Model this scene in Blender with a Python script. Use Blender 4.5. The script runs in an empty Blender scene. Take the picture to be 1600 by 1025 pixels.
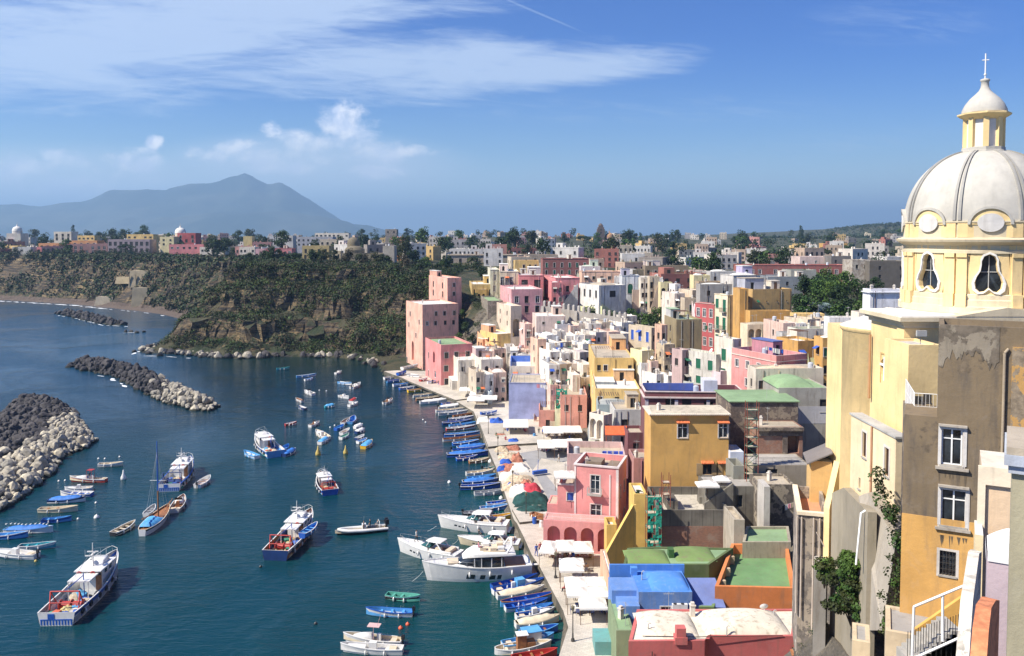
import bpy,bmesh,math,random
import numpy as np
from mathutils import Vector,Matrix,noise as mnoise
R=math.radians
rnd=random.Random(7)
sc=bpy.context.scene
col=sc.collection
#camera
EYE=45.0;FPX=1295.0;CX=800.0;CY=425.0
PITCH=math.atan((CY-366.0)/FPX)
cd=bpy.data.cameras.new('camera');cam=bpy.data.objects.new('camera',cd);col.objects.link(cam)
cam.location=(0,0,EYE);cam.rotation_euler=(R(90)-PITCH,0,0)
cd.sensor_width=36;cd.sensor_fit='HORIZONTAL';cd.lens=36*FPX/1600
cd.shift_y=-(512.5-CY)/1600
cd.clip_start=0.5;cd.clip_end=60000
sc.camera=cam
sp_,cp_=math.sin(PITCH),math.cos(PITCH)
def ray(px,py):
 a=(px-CX)/FPX;b=-(py-CY)/FPX
 return(a,cp_+b*sp_,-sp_+b*cp_)
def at(px,py,Y):
 d=ray(px,py);t=Y/d[1];return Vector((d[0]*t,Y,EYE+d[2]*t))
def onz(px,py,z=0.0):
 d=ray(px,py);t=(z-EYE)/d[2];return Vector((d[0]*t,d[1]*t,z))
 #light
SUN_DIR=Vector((-0.86,-0.34,1.0)).normalized()
SUN_EL=math.asin(SUN_DIR.z);SUN_AZ=math.atan2(SUN_DIR.x,SUN_DIR.y)
ld=bpy.data.lights.new('sun','SUN');ld.energy=5.0;ld.angle=R(0.53);ld.color=(1.0,0.92,0.80)
lo=bpy.data.objects.new('sun',ld);col.objects.link(lo)
lo.rotation_euler=(-SUN_DIR).to_track_quat('-Z','Y').to_euler()
sc.view_settings.view_transform='Standard';sc.view_settings.look='None'
sc.view_settings.gamma=1.0;sc.view_settings.exposure=0.80
try:sc.view_settings.use_curve_mapping=False
except Exception:pass
class NT:
 def __init__(s,tree):s.t=tree;s.n=tree.nodes;s.l=tree.links
 def node(s,typ,**kw):
  nd=s.n.new(typ)
  for k,v in kw.items():setattr(nd,k,v)
  return nd
 def link(s,a,b):s.l.new(a,b)
 def put(s,sock,v):
  if isinstance(v,(int,float)):sock.default_value=v
  elif isinstance(v,(tuple,list)):sock.default_value=v
  else:s.l.new(v,sock)
 def math(s,op,a,b=0.0,c=None,clamp=False):
  nd=s.node('ShaderNodeMath',operation=op,use_clamp=clamp)
  s.put(nd.inputs[0],a);s.put(nd.inputs[1],b)
  if c is not None:s.put(nd.inputs[2],c)
  return nd.outputs[0]
 def mix(s,f,a,b,blend='MIX'):
  nd=s.node('ShaderNodeMix',data_type='RGBA',blend_type=blend)
  s.put(nd.inputs[0],f)
  s.put(nd.inputs[6],a if not isinstance(a,tuple) else(*a[:3],1));s.put(nd.inputs[7],b if not isinstance(b,tuple) else(*b[:3],1))
  return nd.outputs[2]
 def ramp(s,f,lo_,hi_,a=0.0,b=1.0):
  nd=s.node('ShaderNodeMapRange',interpolation_type='SMOOTHSTEP')
  s.put(nd.inputs[0],f);s.put(nd.inputs[1],lo_);s.put(nd.inputs[2],hi_);s.put(nd.inputs[3],a);s.put(nd.inputs[4],b)
  return nd.outputs[0]
 def noise(s,vec,scale,detail=4,rough=0.55,dist=0.0):
  nd=s.node('ShaderNodeTexNoise');s.put(nd.inputs['Vector'],vec)
  nd.inputs['Scale'].default_value=scale;nd.inputs['Detail'].default_value=detail
  nd.inputs['Roughness'].default_value=rough;nd.inputs['Distortion'].default_value=dist
  return nd.outputs[0]
 def combine(s,x,y,z):
  nd=s.node('ShaderNodeCombineXYZ');s.put(nd.inputs[0],x);s.put(nd.inputs[1],y);s.put(nd.inputs[2],z);return nd.outputs[0]
w=bpy.data.worlds.new('World');sc.world=w;w.use_nodes=True
def build_world():
 t=NT(w.node_tree);t.n.clear()
 out=t.node('ShaderNodeOutputWorld');bg=t.node('ShaderNodeBackground')
 sky=t.node('ShaderNodeTexSky',sky_type='NISHITA',sun_disc=False)
 sky.sun_elevation=SUN_EL;sky.sun_rotation=SUN_AZ
 sky.altitude=100;sky.air_density=1.0;sky.dust_density=0.3;sky.ozone_density=3.0
 tc=t.node('ShaderNodeTexCoord');sep=t.node('ShaderNodeSeparateXYZ');t.link(tc.outputs['Generated'],sep.inputs[0])
 x,y,z=sep.outputs
 yy=t.math('MAXIMUM',y,0.12)
 u=t.math('DIVIDE',x,yy);v=t.math('DIVIDE',z,yy)
 hs=t.node('ShaderNodeHueSaturation');t.link(sky.outputs[0],hs.inputs['Color'])
 hs.inputs['Hue'].default_value=0.512;hs.inputs['Saturation'].default_value=1.3;hs.inputs['Value'].default_value=1.0
 c=hs.outputs[0]
 c=t.mix(0.75,c,t.mix(t.ramp(v,-0.03,0.25),(1.7,1.62,1.38),(0.34,0.68,1.18)),'MULTIPLY')
 sv=t.combine(t.math('MULTIPLY',u,1.7),t.math('ADD',t.math('MULTIPLY',v,11.0),t.math('MULTIPLY',u,-0.5)),0.3)
 n1=t.noise(sv,2.2,8,0.58,0.7)
 sv2=t.combine(t.math('MULTIPLY',u,5.0),t.math('ADD',t.math('MULTIPLY',v,40.0),t.math('MULTIPLY',u,3.0)),4.0)
 n2=t.noise(sv2,2.4,6,0.65,0.9)
 def blob(cx_,cy_,rx,ry,tilt=0.0):
  px,py=(cx_-800)/FPX,(366-cy_)/FPX
  du=t.math('SUBTRACT',u,px);dv=t.math('SUBTRACT',v,py)
  if tilt:dv=t.math('SUBTRACT',dv,t.math('MULTIPLY',du,tilt))
  a=t.math('POWER',t.math('DIVIDE',t.math('ABSOLUTE',du),rx/FPX),2.0);b=t.math('POWER',t.math('DIVIDE',t.math('ABSOLUTE',dv),ry/FPX),2.0)
  return t.math('SUBTRACT',1.0,t.math('ADD',a,b))
 def smax(ls):
  r=ls[0]
  for q in ls[1:]:r=t.math('MAXIMUM',r,q)
  return r
 m=smax([blob(130,70,560,105),blob(560,105,420,62),blob(860,110,240,34,0.05),blob(350,10,420,45)])
 dens=t.ramp(t.math('ADD',t.math('MULTIPLY',m,0.55),t.math('ADD',t.math('MULTIPLY',n1,1.3),t.math('MULTIPLY',n2,0.75))),0.92,1.62,0.0,0.72)
 wisp=t.math('MULTIPLY',t.ramp(smax([blob(1230,232,230,22,0.10),blob(1400,40,160,35),blob(1000,170,330,26)]),-0.5,1.0),t.ramp(n2,0.40,0.75,0.0,0.20))
 trail=t.math('MULTIPLY',t.ramp(blob(840,25,75,2.2,-0.42),-0.2,1.0,0.0,0.22),1.0)
 c=t.mix(t.math('ADD',t.math('ADD',dens,wisp),trail,clamp=True),c,(6.4,7.6,9.4))
 cv=t.combine(t.math('MULTIPLY',u,1.0),t.math('MULTIPLY',v,1.35),1.7)
 f1=t.noise(cv,26.0,9,0.60,0.35)
 cm=smax([blob(543,198,62,42),blob(480,226,54,32),blob(425,205,22,16),blob(380,240,95,24),blob(450,250,100,28),blob(600,242,50,22),blob(640,238,60,13),blob(585,270,55,16),blob(40,262,110,34),blob(215,252,62,24),blob(247,224,20,13),blob(120,290,150,30)])
 cden=t.ramp(t.math('ADD',t.math('MULTIPLY',cm,0.75),t.math('MULTIPLY',t.math('SUBTRACT',f1,0.5),3.0)),0.02,1.0,0.0,0.93)
 cden=t.math('MULTIPLY',cden,t.ramp(cm,-0.8,0.5))
 shade=t.ramp(t.noise(t.combine(t.math('ADD',u,0.006),t.math('MULTIPLY',t.math('SUBTRACT',v,0.008),1.35),1.7),26.0,5,0.6,0.35),0.40,0.62)
 c=t.mix(t.math('MULTIPLY',cden,0.95),c,t.mix(shade,(12.5,12.3,12.3),(8.0,8.8,10.6)))
 soft=t.ramp(smax([blob(60,300,420,75),blob(480,262,260,55)]),-0.3,1.0,0.0,0.60)
 c=t.mix(soft,c,(7.4,8.3,9.6))
 c=t.mix(t.ramp(v,.105,-.012,0.0,.62),c,(8.2,10.2,13.0))
 t.link(c,bg.inputs[0]);bg.inputs[1].default_value=0.068
 t.link(bg.outputs[0],out.inputs[0])
build_world()
#materials
MATS={}
def base_mat(name):
 m=bpy.data.materials.new(name);m.use_nodes=True
 t=NT(m.node_tree);b=t.n['Principled BSDF']
 return m,t,b
def pos(t):
 return t.node('ShaderNodeNewGeometry').outputs['Position']
def vary(t,c,vec,scale,amt,detail=4):
 n=t.noise(vec,scale,detail,0.6)
 f=t.ramp(n,0.3,0.7)
 return t.mix(f,tuple(q*(1-amt) for q in c),tuple(min(1,q*(1+amt)) for q in c))
def paint(c,rough=0.6,amt=0.10,scale=0.8,metal=0.0,bump=0.0,coat=0.0):
 k=('paint',tuple(round(q,3) for q in c),rough,amt,scale,metal,bump,coat)
 if k in MATS:return MATS[k]
 m,t,b=base_mat('paint');
 p=t.node('ShaderNodeTexCoord').outputs['Object']
 t.link(vary(t,c,p,scale,amt),b.inputs['Base Color'])
 b.inputs['Roughness'].default_value=rough;b.inputs['Metallic'].default_value=metal
 if coat:b.inputs['Coat Weight'].default_value=coat
 if bump:
  bm_=t.node('ShaderNodeBump');bm_.inputs['Strength'].default_value=bump;bm_.inputs['Distance'].default_value=0.05
  t.link(t.noise(p,scale*6,4),bm_.inputs['Height']);t.link(bm_.outputs[0],b.inputs['Normal'])
 MATS[k]=m;return m
def plaster(c,dirt=0.35,dirtc=(0.16,0.13,0.10),peel=0.0,peelc=(0.30,0.25,0.20)):
 k=('pl',tuple(round(q,3) for q in c),dirt,dirtc,peel)
 if k in MATS:return MATS[k]
 m,t,b=base_mat('plaster');p=pos(t)
 cc=vary(t,c,p,0.28,0.15,7);cc=t.mix(t.ramp(t.noise(p,.9,6,.7,.6),.56,.62,0,.35),cc,tuple(min(1,q*.8+.06) for q in c))
 mp=t.node('ShaderNodeMapping');t.link(p,mp.inputs[0]);mp.inputs['Scale'].default_value=(1.6,1.6,0.22)
 streak=t.ramp(t.noise(mp.outputs[0],1.1,6,0.65,0.3),0.48,0.74,0.0,dirt)
 cc=t.mix(streak,cc,dirtc)
 grime=t.ramp(t.noise(p,2.6,8,0.7),0.52,0.80,0.0,dirt*0.6)
 cc=t.mix(grime,cc,tuple(q*0.55 for q in c))
 if peel:
  pk=t.ramp(t.noise(p,0.8,10,0.66,0.4),0.60-peel*0.2,0.612-peel*0.2)
  cc=t.mix(pk,cc,vary(t,peelc,p,3.0,0.3))
 t.link(cc,b.inputs['Base Color']);b.inputs['Roughness'].default_value=0.9
 bm_=t.node('ShaderNodeBump');bm_.inputs['Strength'].default_value=0.35;bm_.inputs['Distance'].default_value=0.06
 t.link(t.noise(p,3.5,8,0.65),bm_.inputs['Height']);t.link(bm_.outputs[0],b.inputs['Normal'])
 MATS[k]=m;return m
def glass():
 if 'glass' in MATS:return MATS['glass']
 m,t,b=base_mat('window_glass');p=pos(t)
 t.link(vary(t,(0.022,0.028,0.035),p,0.9,0.7),b.inputs['Base Color']);b.inputs['Roughness'].default_value=0.08
 MATS['glass']=m;return m
def foliage(c1,c2,name='foliage',warm=None):
 k=('fol',c1,c2)
 if k in MATS:return MATS[k]
 m,t,b=base_mat(name);p=pos(t)
 g=t.node('ShaderNodeNewGeometry')
 n=t.noise(p,0.22,5,0.65);n2=t.noise(p,2.6,3,0.7)
 f=t.ramp(t.math('ADD',t.math('MULTIPLY',n,0.75),t.math('MULTIPLY',n2,0.25)),0.36,0.64)
 c=t.mix(f,c1,c2)
 oi=t.node('ShaderNodeObjectInfo')
 c=t.mix(0.5,c,t.mix(oi.outputs['Random'],(0.6,0.72,0.72),(1.35,1.15,0.85)),'MULTIPLY')
 t.link(c,b.inputs['Base Color']);b.inputs['Roughness'].default_value=0.65
 b.inputs['Specular IOR Level'].default_value=0.25
 MATS[k]=m;return m
 #mesh builder
class MB:
 def __init__(s):s.v=[];s.f=[];s.m=[];s.smooth=[]
 def add(s,vs,fs,mi=0,sm=False):
  o=len(s.v);s.v.extend([tuple(q) for q in vs])
  for f in fs:s.f.append(tuple(i+o for i in f));s.m.append(mi);s.smooth.append(sm)
  return s
 def box(s,x0,x1,y0,y1,z0,z1,mi=0,rz=0.0,c=None):
  vs=[(x,y,z) for z in(z0,z1) for x,y in((x0,y0),(x1,y0),(x1,y1),(x0,y1))]
  if rz:
   cx,cy=c or((x0+x1)/2,(y0+y1)/2);ca,sa=math.cos(rz),math.sin(rz)
   vs=[(cx+(x-cx)*ca-(y-cy)*sa,cy+(x-cx)*sa+(y-cy)*ca,z) for x,y,z in vs]
  return s.add(vs,[(0,3,2,1),(4,5,6,7),(0,1,5,4),(1,2,6,5),(2,3,7,6),(3,0,4,7)],mi)
 def prism(s,pts,z0,z1,mi=0,mtop=None):
  n=len(pts)
  z0s=z0 if hasattr(z0,'__len__') else[z0]*n;z1s=z1 if hasattr(z1,'__len__') else[z1]*n
  vs=[(p[0],p[1],z0s[i]) for i,p in enumerate(pts)]+[(p[0],p[1],z1s[i]) for i,p in enumerate(pts)]
  s.add(vs,[(i,(i+1)%n,n+(i+1)%n,n+i) for i in range(n)]+[tuple(range(n))[::-1]],mi)
  s.add([vs[n+i] for i in range(n)],[tuple(range(n))],mi if mtop is None else mtop)
  return s
 def tube(s,pts,r,mi=0,n=6,caps=True,sm=True):
  pts=[Vector(p) for p in pts];rs=r if hasattr(r,'__len__') else[r]*len(pts)
  rings=[]
  for i,p in enumerate(pts):
   d=(pts[min(i+1,len(pts)-1)]-pts[max(i-1,0)]);d=d.normalized() if d.length>1e-9 else Vector((0,0,1))
   a=d.orthogonal().normalized() if i==0 else(a-d*a.dot(d)).normalized()
   b=d.cross(a)
   rings.append([p+(a*math.cos(k*2*math.pi/n)+b*math.sin(k*2*math.pi/n))*rs[i] for k in range(n)])
  vs=[q for rg in rings for q in rg]
  fs=[(i*n+k,i*n+(k+1)%n,(i+1)*n+(k+1)%n,(i+1)*n+k) for i in range(len(pts)-1) for k in range(n)]
  s.add(vs,fs,mi,sm)
  if caps:s.add(rings[0],[tuple(range(n))[::-1]],mi);s.add(rings[-1],[tuple(range(n))],mi)
  return s
 def cyl(s,x,y,z0,z1,r0,r1=None,mi=0,n=12,sm=True):
  return s.tube([(x,y,z0),(x,y,z1)],[r0,r0 if r1 is None else r1],mi,n,True,sm)
 def lathe(s,prof,n=32,mi=0,cx=0,cy=0,a0=0.0,a1=2*math.pi,sm=True):
  full=abs(a1-a0-2*math.pi)<1e-6;k=n if full else n+1
  vs=[(cx+r*math.cos(a0+(a1-a0)*j/n),cy+r*math.sin(a0+(a1-a0)*j/n),z) for r,z in prof for j in range(k)]
  fs=[(i*k+j,i*k+(j+1)%k,(i+1)*k+(j+1)%k,(i+1)*k+j) for i in range(len(prof)-1) for j in range(n)]
  return s.add(vs,fs,mi,sm)
 def grid(s,fn,nu,nv,mi=0,sm=True):
  vs=[fn(i/nu,j/nv) for i in range(nu+1) for j in range(nv+1)]
  fs=[(i*(nv+1)+j,(i+1)*(nv+1)+j,(i+1)*(nv+1)+j+1,i*(nv+1)+j+1) for i in range(nu) for j in range(nv)]
  return s.add(vs,fs,mi,sm)
 def xform(s,M,start=0):
  for i in range(start,len(s.v)):s.v[i]=tuple(M@Vector(s.v[i]))
  return s
 def mesh(s,name,mats):
  me=bpy.data.meshes.new(name);me.from_pydata(s.v,[],s.f)
  for m in(mats if isinstance(mats,(list,tuple)) else[mats]):me.materials.append(m)
  if s.f:
   me.polygons.foreach_set('material_index',s.m);me.polygons.foreach_set('use_smooth',s.smooth)
  me.update();return me
 def build(s,name,mats,parent=None,loc=None):
  o=bpy.data.objects.new(name,s.mesh(name,mats));col.objects.link(o)
  if parent is not None:o.parent=parent
  if loc is not None:o.location=loc
  return o
def inst(name,me,parent=None,loc=(0,0,0),rot=(0,0,0),scale=None):
 o=bpy.data.objects.new(name,me);col.objects.link(o);o.parent=parent;o.location=loc;o.rotation_euler=rot
 if scale:o.scale=scale
 return o
def empty(name,loc=(0,0,0),rz=0.0):
 o=bpy.data.objects.new(name,None);col.objects.link(o);o.location=loc;o.rotation_euler=(0,0,rz);o.empty_display_size=0.5;return o
USED={}
def tag(o,label,cat,group=None,kind=None):
 if label:
  o['label']=label;USED[label]=USED.get(label,0)+1
 if cat:o['category']=cat
 if group:o['group']=group
 if kind:o['kind']=kind
 return o
def struct(o):o['kind']='structure';return o
KIDS={}
def copy_tree(o,parent=None):
 c=o.copy();col.objects.link(c);c.parent=parent
 for ch in list(o.children):copy_tree(ch,c)
 return c
def np_mesh(name,verts,quads,mats,midx=None,smooth=False):
 me=bpy.data.meshes.new(name);nv=len(verts);nf=len(quads);k=quads.shape[1]
 me.vertices.add(nv);me.vertices.foreach_set('co',np.asarray(verts,np.float32).ravel())
 me.loops.add(nf*k);me.loops.foreach_set('vertex_index',np.asarray(quads,np.int32).ravel())
 me.polygons.add(nf);me.polygons.foreach_set('loop_start',np.arange(0,nf*k,k,dtype=np.int32))
 me.polygons.foreach_set('loop_total',np.full(nf,k,np.int32))
 for m in(mats if isinstance(mats,(list,tuple)) else[mats]):me.materials.append(m)
 if midx is not None:me.polygons.foreach_set('material_index',np.asarray(midx,np.int32))
 me.polygons.foreach_set('use_smooth',np.full(nf,smooth,bool))
 me.update(calc_edges=True);me.validate();return me
 #noise in numpy
def _h(ix,iy,seed):
 n=(ix.astype(np.int64)*374761393+iy.astype(np.int64)*668265263+seed*1442695041)&0x7fffffff
 n=((n^(n>>13))*1274126177)&0x7fffffff
 return((n^(n>>16))&0xffff)/65535.0
def vnoise(x,y,seed=0):
 ix=np.floor(x);iy=np.floor(y);fx=x-ix;fy=y-iy
 fx=fx*fx*(3-2*fx);fy=fy*fy*(3-2*fy)
 a=_h(ix,iy,seed);b=_h(ix+1,iy,seed);c=_h(ix,iy+1,seed);d=_h(ix+1,iy+1,seed)
 return(a*(1-fx)+b*fx)*(1-fy)+(c*(1-fx)+d*fx)*fy
def fbm(x,y,seed=0,octv=5,g=0.5):
 s=0;a=1;tot=0
 for o in range(octv):
  s=s+a*vnoise(x*2**o+17.3*o,y*2**o-9.1*o,seed+o);tot+=a;a*=g
 return s/tot
 #coast and terrain
def q(px,py,z=1.4):p=onz(px,py,z);return(p.x,p.y)
QUAY=[(1.5,60),q(874,1023),q(888,980),q(880,954),q(868,932),q(842,883),q(831,867),q(818,838),q(808,818),q(803,812),q(775,730),q(760,695),q(748,660),q(740,643),q(713,627),q(674,610),q(640,595),q(622,588),q(600,580)]
SHORE=[(594,574),(566,564),(528,559),(480,558),(434,557),(396,560),(350,560),(300,556),(262,553),(225,551),(240,543),(264,531),(285,515),(289,507)]
BEACH=[(282,499),(255,492),(216,486),(165,481),(107,475),(50,472),(0,469),(-80,464),(-200,456)]
coast=[]
for p in QUAY:coast.append((p[0],p[1],'quay'))
coast[0]=(1.5,60,'near')
for p in SHORE:a=onz(*p,0);coast.append((a.x,a.y,'cliff'))
for p in BEACH:a=onz(*p,0);coast.append((a.x,a.y,'beach'))
coast+=[(-700,640,'cliff'),(-1100,900,'cliff'),(-1500,1400,'cliff'),(-1400,2200,'cliff'),(0,2600,'cliff'),(2500,3600,'cliff'),(4000,2000,'cliff'),(3000,-200,'cliff'),(200,-150,'near'),(-80,-100,'near'),(-40,0,'near'),(-14,40,'near')]
CP=[(0,-40,44),(0,0,42.8),(-20,5,34),(30,10,38),(60,10,44),(15,20,33),(20,33,26),(19,45,20),(40,40,30),(14,48,12),(22,58,18.3),(19.5,52,18.5),(12,62,5),(18,66,7),(16,58,6),(17.2,54,7),(17.5,50,10),(18.5,62,8),(20.5,64,11),(5,70,2),(30,60,22),(40,60,27),(60,60,32),(25,75,2),(34,80,5),(32,68,12),(12,95,1.2),(22,95,3),(32,100,3),(15,117,1.2),(25,120,3),(40,120,6),(42,100,10),(30,88,2),(60,120,20),(18,150,1.2),(35,150,5),(60,150,13),(12,170,1.2),(22,185,3),(40,185,8),(65,190,15),(5,215,1.5),(18,220,5),(32,220,11),(60,230,20),(90,250,24),(-12,240,2),(0,252,10),(10,258,16),(-20,270,12),(-3,276,21),(20,290,23),(-25,292,24),(60,300,24),(120,300,24),(-40,315,28),(-60,340,31),(-100,350,32),(-140,372,29),(-120,420,31),(-400,700,31),(-300,650,30),(-210,560,29),(-100,500,31),(0,450,30),(100,450,27),(200,450,25),(300,600,27),(0,700,34),(200,900,31),(500,900,34),(-300,1000,36),(0,1200,38),(400,1400,36),(700,1500,38),(930,2000,68),(700,2000,30),(1100,2100,80),(1800,2500,60),(-800,900,36),(-1200,1500,30),(0,2000,34),(200,200,26),(300,300,28),(100,150,30),(120,80,38)]
CPn=np.array(CP,float);CXY=np.array([(c[0],c[1]) for c in coast]);CTY=[c[2] for c in coast]
def inside(x,y):
 r=np.zeros(x.shape,bool);n=len(CXY)
 for i in range(n):
  x1,y1=CXY[i];x2,y2=CXY[(i+1)%n]
  if y1==y2:continue
  c=((y1>y)!=(y2>y))&(x<(x2-x1)*(y-y1)/(y2-y1)+x1);r^=c
 return r
def terrain(x,y):
 x=np.atleast_1d(np.asarray(x,float));y=np.atleast_1d(np.asarray(y,float))
 num=np.zeros_like(x);den=np.zeros_like(x)
 for cx,cy,cz in CPn:
  d2=(x-cx)**2+(y-cy)**2+4;wgt=d2**-1.7;num+=wgt*cz;den+=wgt
 H=num/den+(fbm(x/40,y/40,3)-.5)*3*np.clip((y-280)/100,0,1)+(fbm(x/260,y/260,9)-.5)*14*np.clip((y-500)/600,0,1)
 lim=np.full_like(x,1e9);dm=np.full_like(x,1e9);n=len(CXY)
 rough=fbm(x/14,y/14,11,5,.55)
 for i in range(n):
  a=CXY[i];b=CXY[(i+1)%n];e=b-a;L2=(e**2).sum()
  t=np.clip(((x-a[0])*e[0]+(y-a[1])*e[1])/L2,0,1)
  d=np.hypot(x-a[0]-t*e[0],y-a[1]-t*e[1]);dm=np.minimum(dm,d)
  ty=CTY[i]
  if ty=='quay':l=np.where(d<17,0.9,0.9+(d-17)*1.3)
  elif ty=='beach':l=np.where(d<8,0.15*d,1.2+(d-8)*1.5)*(0.8+.4*rough)
  elif ty=='cliff':
   dd=d+(rough-.5)*9;l=np.where(dd<5,0.3+dd*.28,1.7+(dd-5)*.98)
   l=l+np.sin(l*.55+rough*5)*2.1*np.clip((l-2)/5,0,1)
  else:l=0.5+d*1.0
  lim=np.minimum(lim,l)
 z=np.minimum(H,lim)
 return np.where(inside(x,y),z,-0.35-np.minimum(dm*.35,5)),dm
def th(x,y):return float(terrain(x,y)[0][0])
def axis(fine0,fine1,step,lo,hi,grow):
 a=list(np.arange(fine0,fine1+.01,step));s=step
 while a[-1]<hi:s*=grow;a.append(a[-1]+s)
 s=step
 while a[0]>lo:s*=grow;a.insert(0,a[0]-s)
 return np.array(a)
XS=axis(-215,110,1.5,-1600,4200,1.09);YS=axis(260,480,1.5,-170,3700,1.06)
GX,GY=np.meshgrid(XS,YS,indexing='ij');TZ,TD=terrain(GX.ravel(),GY.ravel());TZ=TZ.reshape(GX.shape)
nx_,ny_=GX.shape
dzx,dzy=np.gradient(TZ);dx_=np.gradient(XS)[:,None];dy_=np.gradient(YS)[None,:]
slope=np.hypot(dzx/dx_,dzy/dy_)
cl=np.clip((slope-.45),0,1)*(GY>262)*(TZ>0.3)
nz1=fbm(GX/5+TZ/3.2,GY/5-TZ/4,21,4,.6)-.5;nz2=fbm(GX/6-TZ/2.5,GY/5+TZ/3,33,4,.6)-.5
PX=GX+cl*nz1*8.5;PY=GY+cl*nz2*10;PZ=TZ+cl*(fbm(GX/2.5,GY/2.5,5,3)-.5)*1.6
idx=np.arange(nx_*ny_).reshape(nx_,ny_)
quads=np.stack([idx[:-1,:-1],idx[1:,:-1],idx[1:,1:],idx[:-1,1:]],-1).reshape(-1,4)
keep=TZ.ravel()[quads].max(1)>-4.9
def ground_mat():
 m,t,b=base_mat('ground');p=pos(t);g=t.node('ShaderNodeNewGeometry')
 sep=t.node('ShaderNodeSeparateXYZ');t.link(g.outputs['True Normal'],sep.inputs[0])
 sp=t.node('ShaderNodeSeparateXYZ');t.link(p,sp.inputs[0])
 mp=t.node('ShaderNodeMapping');t.link(p,mp.inputs[0]);mp.inputs['Scale'].default_value=(.05,.05,.75);mp.inputs['Rotation'].default_value=(0.12,0.16,0)
 strata=t.noise(mp.outputs[0],1.5,7,.65,.5)
 rock=t.mix(t.ramp(strata,.38,.62),(.035,.03,.024),(.22,.155,.08))
 rock=t.mix(t.ramp(t.noise(p,.05,5,.6),.50,.62),rock,t.mix(t.ramp(strata,.4,.6),(.05,.045,.036),(.36,.26,.12)))
 rock=t.mix(t.ramp(t.noise(p,.9,8,.7),.45,.7),rock,(.045,.04,.035))
 low=t.ramp(sp.outputs[2],.2,2.6);rock=t.mix(low,(.05,.048,.042),rock)
 grass=t.mix(t.ramp(t.noise(p,.12,6,.6),.4,.6),(.028,.042,.014),(.075,.068,.032))
 steep=t.ramp(t.math('ADD',sep.outputs[2],t.math('MULTIPLY',t.math('SUBTRACT',t.noise(p,.3,5),.5),.5)),.62,.8)
 c=t.mix(steep,rock,grass)
 town=t.math('MULTIPLY',t.ramp(sp.outputs[1],285,262),t.ramp(sp.outputs[0],-32,-24))
 stone=t.mix(t.ramp(t.noise(p,.6,7,.65),.35,.65),(.30,.26,.20),(.17,.15,.12))
 c=t.mix(town,c,stone)
 sand=t.math('MULTIPLY',t.ramp(sp.outputs[2],3.2,2.2),t.math('MULTIPLY',t.ramp(sp.outputs[1],430,445),t.ramp(sp.outputs[1],900,800)))
 c=t.mix(sand,c,t.mix(t.noise(p,.4,4),(.11,.08,.06),(.16,.12,.09)))
 t.link(c,b.inputs['Base Color']);b.inputs['Roughness'].default_value=.95
 bm_=t.node('ShaderNodeBump');bm_.inputs['Strength'].default_value=1;bm_.inputs['Distance'].default_value=1.6
 t.link(t.math('ADD',strata,t.noise(p,.7,9,.7)),bm_.inputs['Height']);t.link(bm_.outputs[0],b.inputs['Normal'])
 return m
me=np_mesh('ground',np.stack([PX.ravel(),PY.ravel(),PZ.ravel()],-1),quads[keep],ground_mat())
ground=bpy.data.objects.new('ground',me);col.objects.link(ground);struct(ground)
#sea
def sea_mat():
 m,t,b=base_mat('sea_water');p=pos(t);sp=t.node('ShaderNodeSeparateXYZ');t.link(p,sp.inputs[0])
 mp=t.node('ShaderNodeMapping');t.link(p,mp.inputs[0]);mp.inputs['Rotation'].default_value=(0,0,R(-18));mp.inputs['Scale'].default_value=(.55,1.6,1)
 big=t.noise(p,.012,4,.5)
 c=t.mix(t.ramp(t.math('ADD',sp.outputs[1],t.math('MULTIPLY',t.math('SUBTRACT',big,.5),160)),90,330),(.002,.034,.044),(.003,.016,.030))
 c=t.mix(t.math('MULTIPLY',t.ramp(sp.outputs[0],-60,-160),t.ramp(sp.outputs[1],140,330)),c,(.010,.055,.105))
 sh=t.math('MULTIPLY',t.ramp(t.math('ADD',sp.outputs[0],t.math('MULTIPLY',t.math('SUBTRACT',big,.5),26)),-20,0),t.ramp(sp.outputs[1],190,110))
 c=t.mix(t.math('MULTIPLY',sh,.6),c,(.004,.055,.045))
 cliff_refl=t.math('MULTIPLY',t.ramp(sp.outputs[1],235,300),t.math('MULTIPLY',t.ramp(sp.outputs[0],-125,-95),t.ramp(sp.outputs[1],330,318)))
 c=t.mix(t.math('MULTIPLY',cliff_refl,.85),c,(.006,.022,.018))  # reflection of the cliff painted dark green into the water colour
 t.link(c,b.inputs['Base Color']);wp=t.noise(p,.022,5,.55,.8);t.link(t.ramp(wp,.42,.60,.035,.15),b.inputs['Roughness']);b.inputs['IOR'].default_value=1.33
 b.inputs['Specular IOR Level'].default_value=.5
 n1=t.noise(mp.outputs[0],.55,5,.6,.6);n2=t.noise(mp.outputs[0],2.4,4,.6);n3=t.noise(mp.outputs[0],.05,3,.5)
 h=t.math('ADD',t.math('ADD',t.math('MULTIPLY',n1,.40),t.math('MULTIPLY',n2,.11)),t.math('MULTIPLY',n3,.6))
 bm_=t.node('ShaderNodeBump');bm_.inputs['Strength'].default_value=.55;bm_.inputs['Distance'].default_value=.9
 h=t.math('MULTIPLY',h,t.ramp(wp,.38,.62,.45,1.25));t.link(h,bm_.inputs['Height']);t.link(bm_.outputs[0],b.inputs['Normal'])
 return m
SEA=sea_mat()
mb=MB();S_=29000
mb.add([(-S_,-300,0),(S_,-300,0),(S_,S_,0),(-S_,S_,0)],[(0,1,2,3)]);sea=struct(mb.build('sea',SEA))
def foam_mat():
 m,t,b=base_mat('foam');p=pos(t)
 t.link(vary(t,(.72,.76,.78),p,1.5,.12),b.inputs['Base Color']);b.inputs['Roughness'].default_value=.9;return m
FOAM=foam_mat();foam=MB();fr=random.Random(3)
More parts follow.
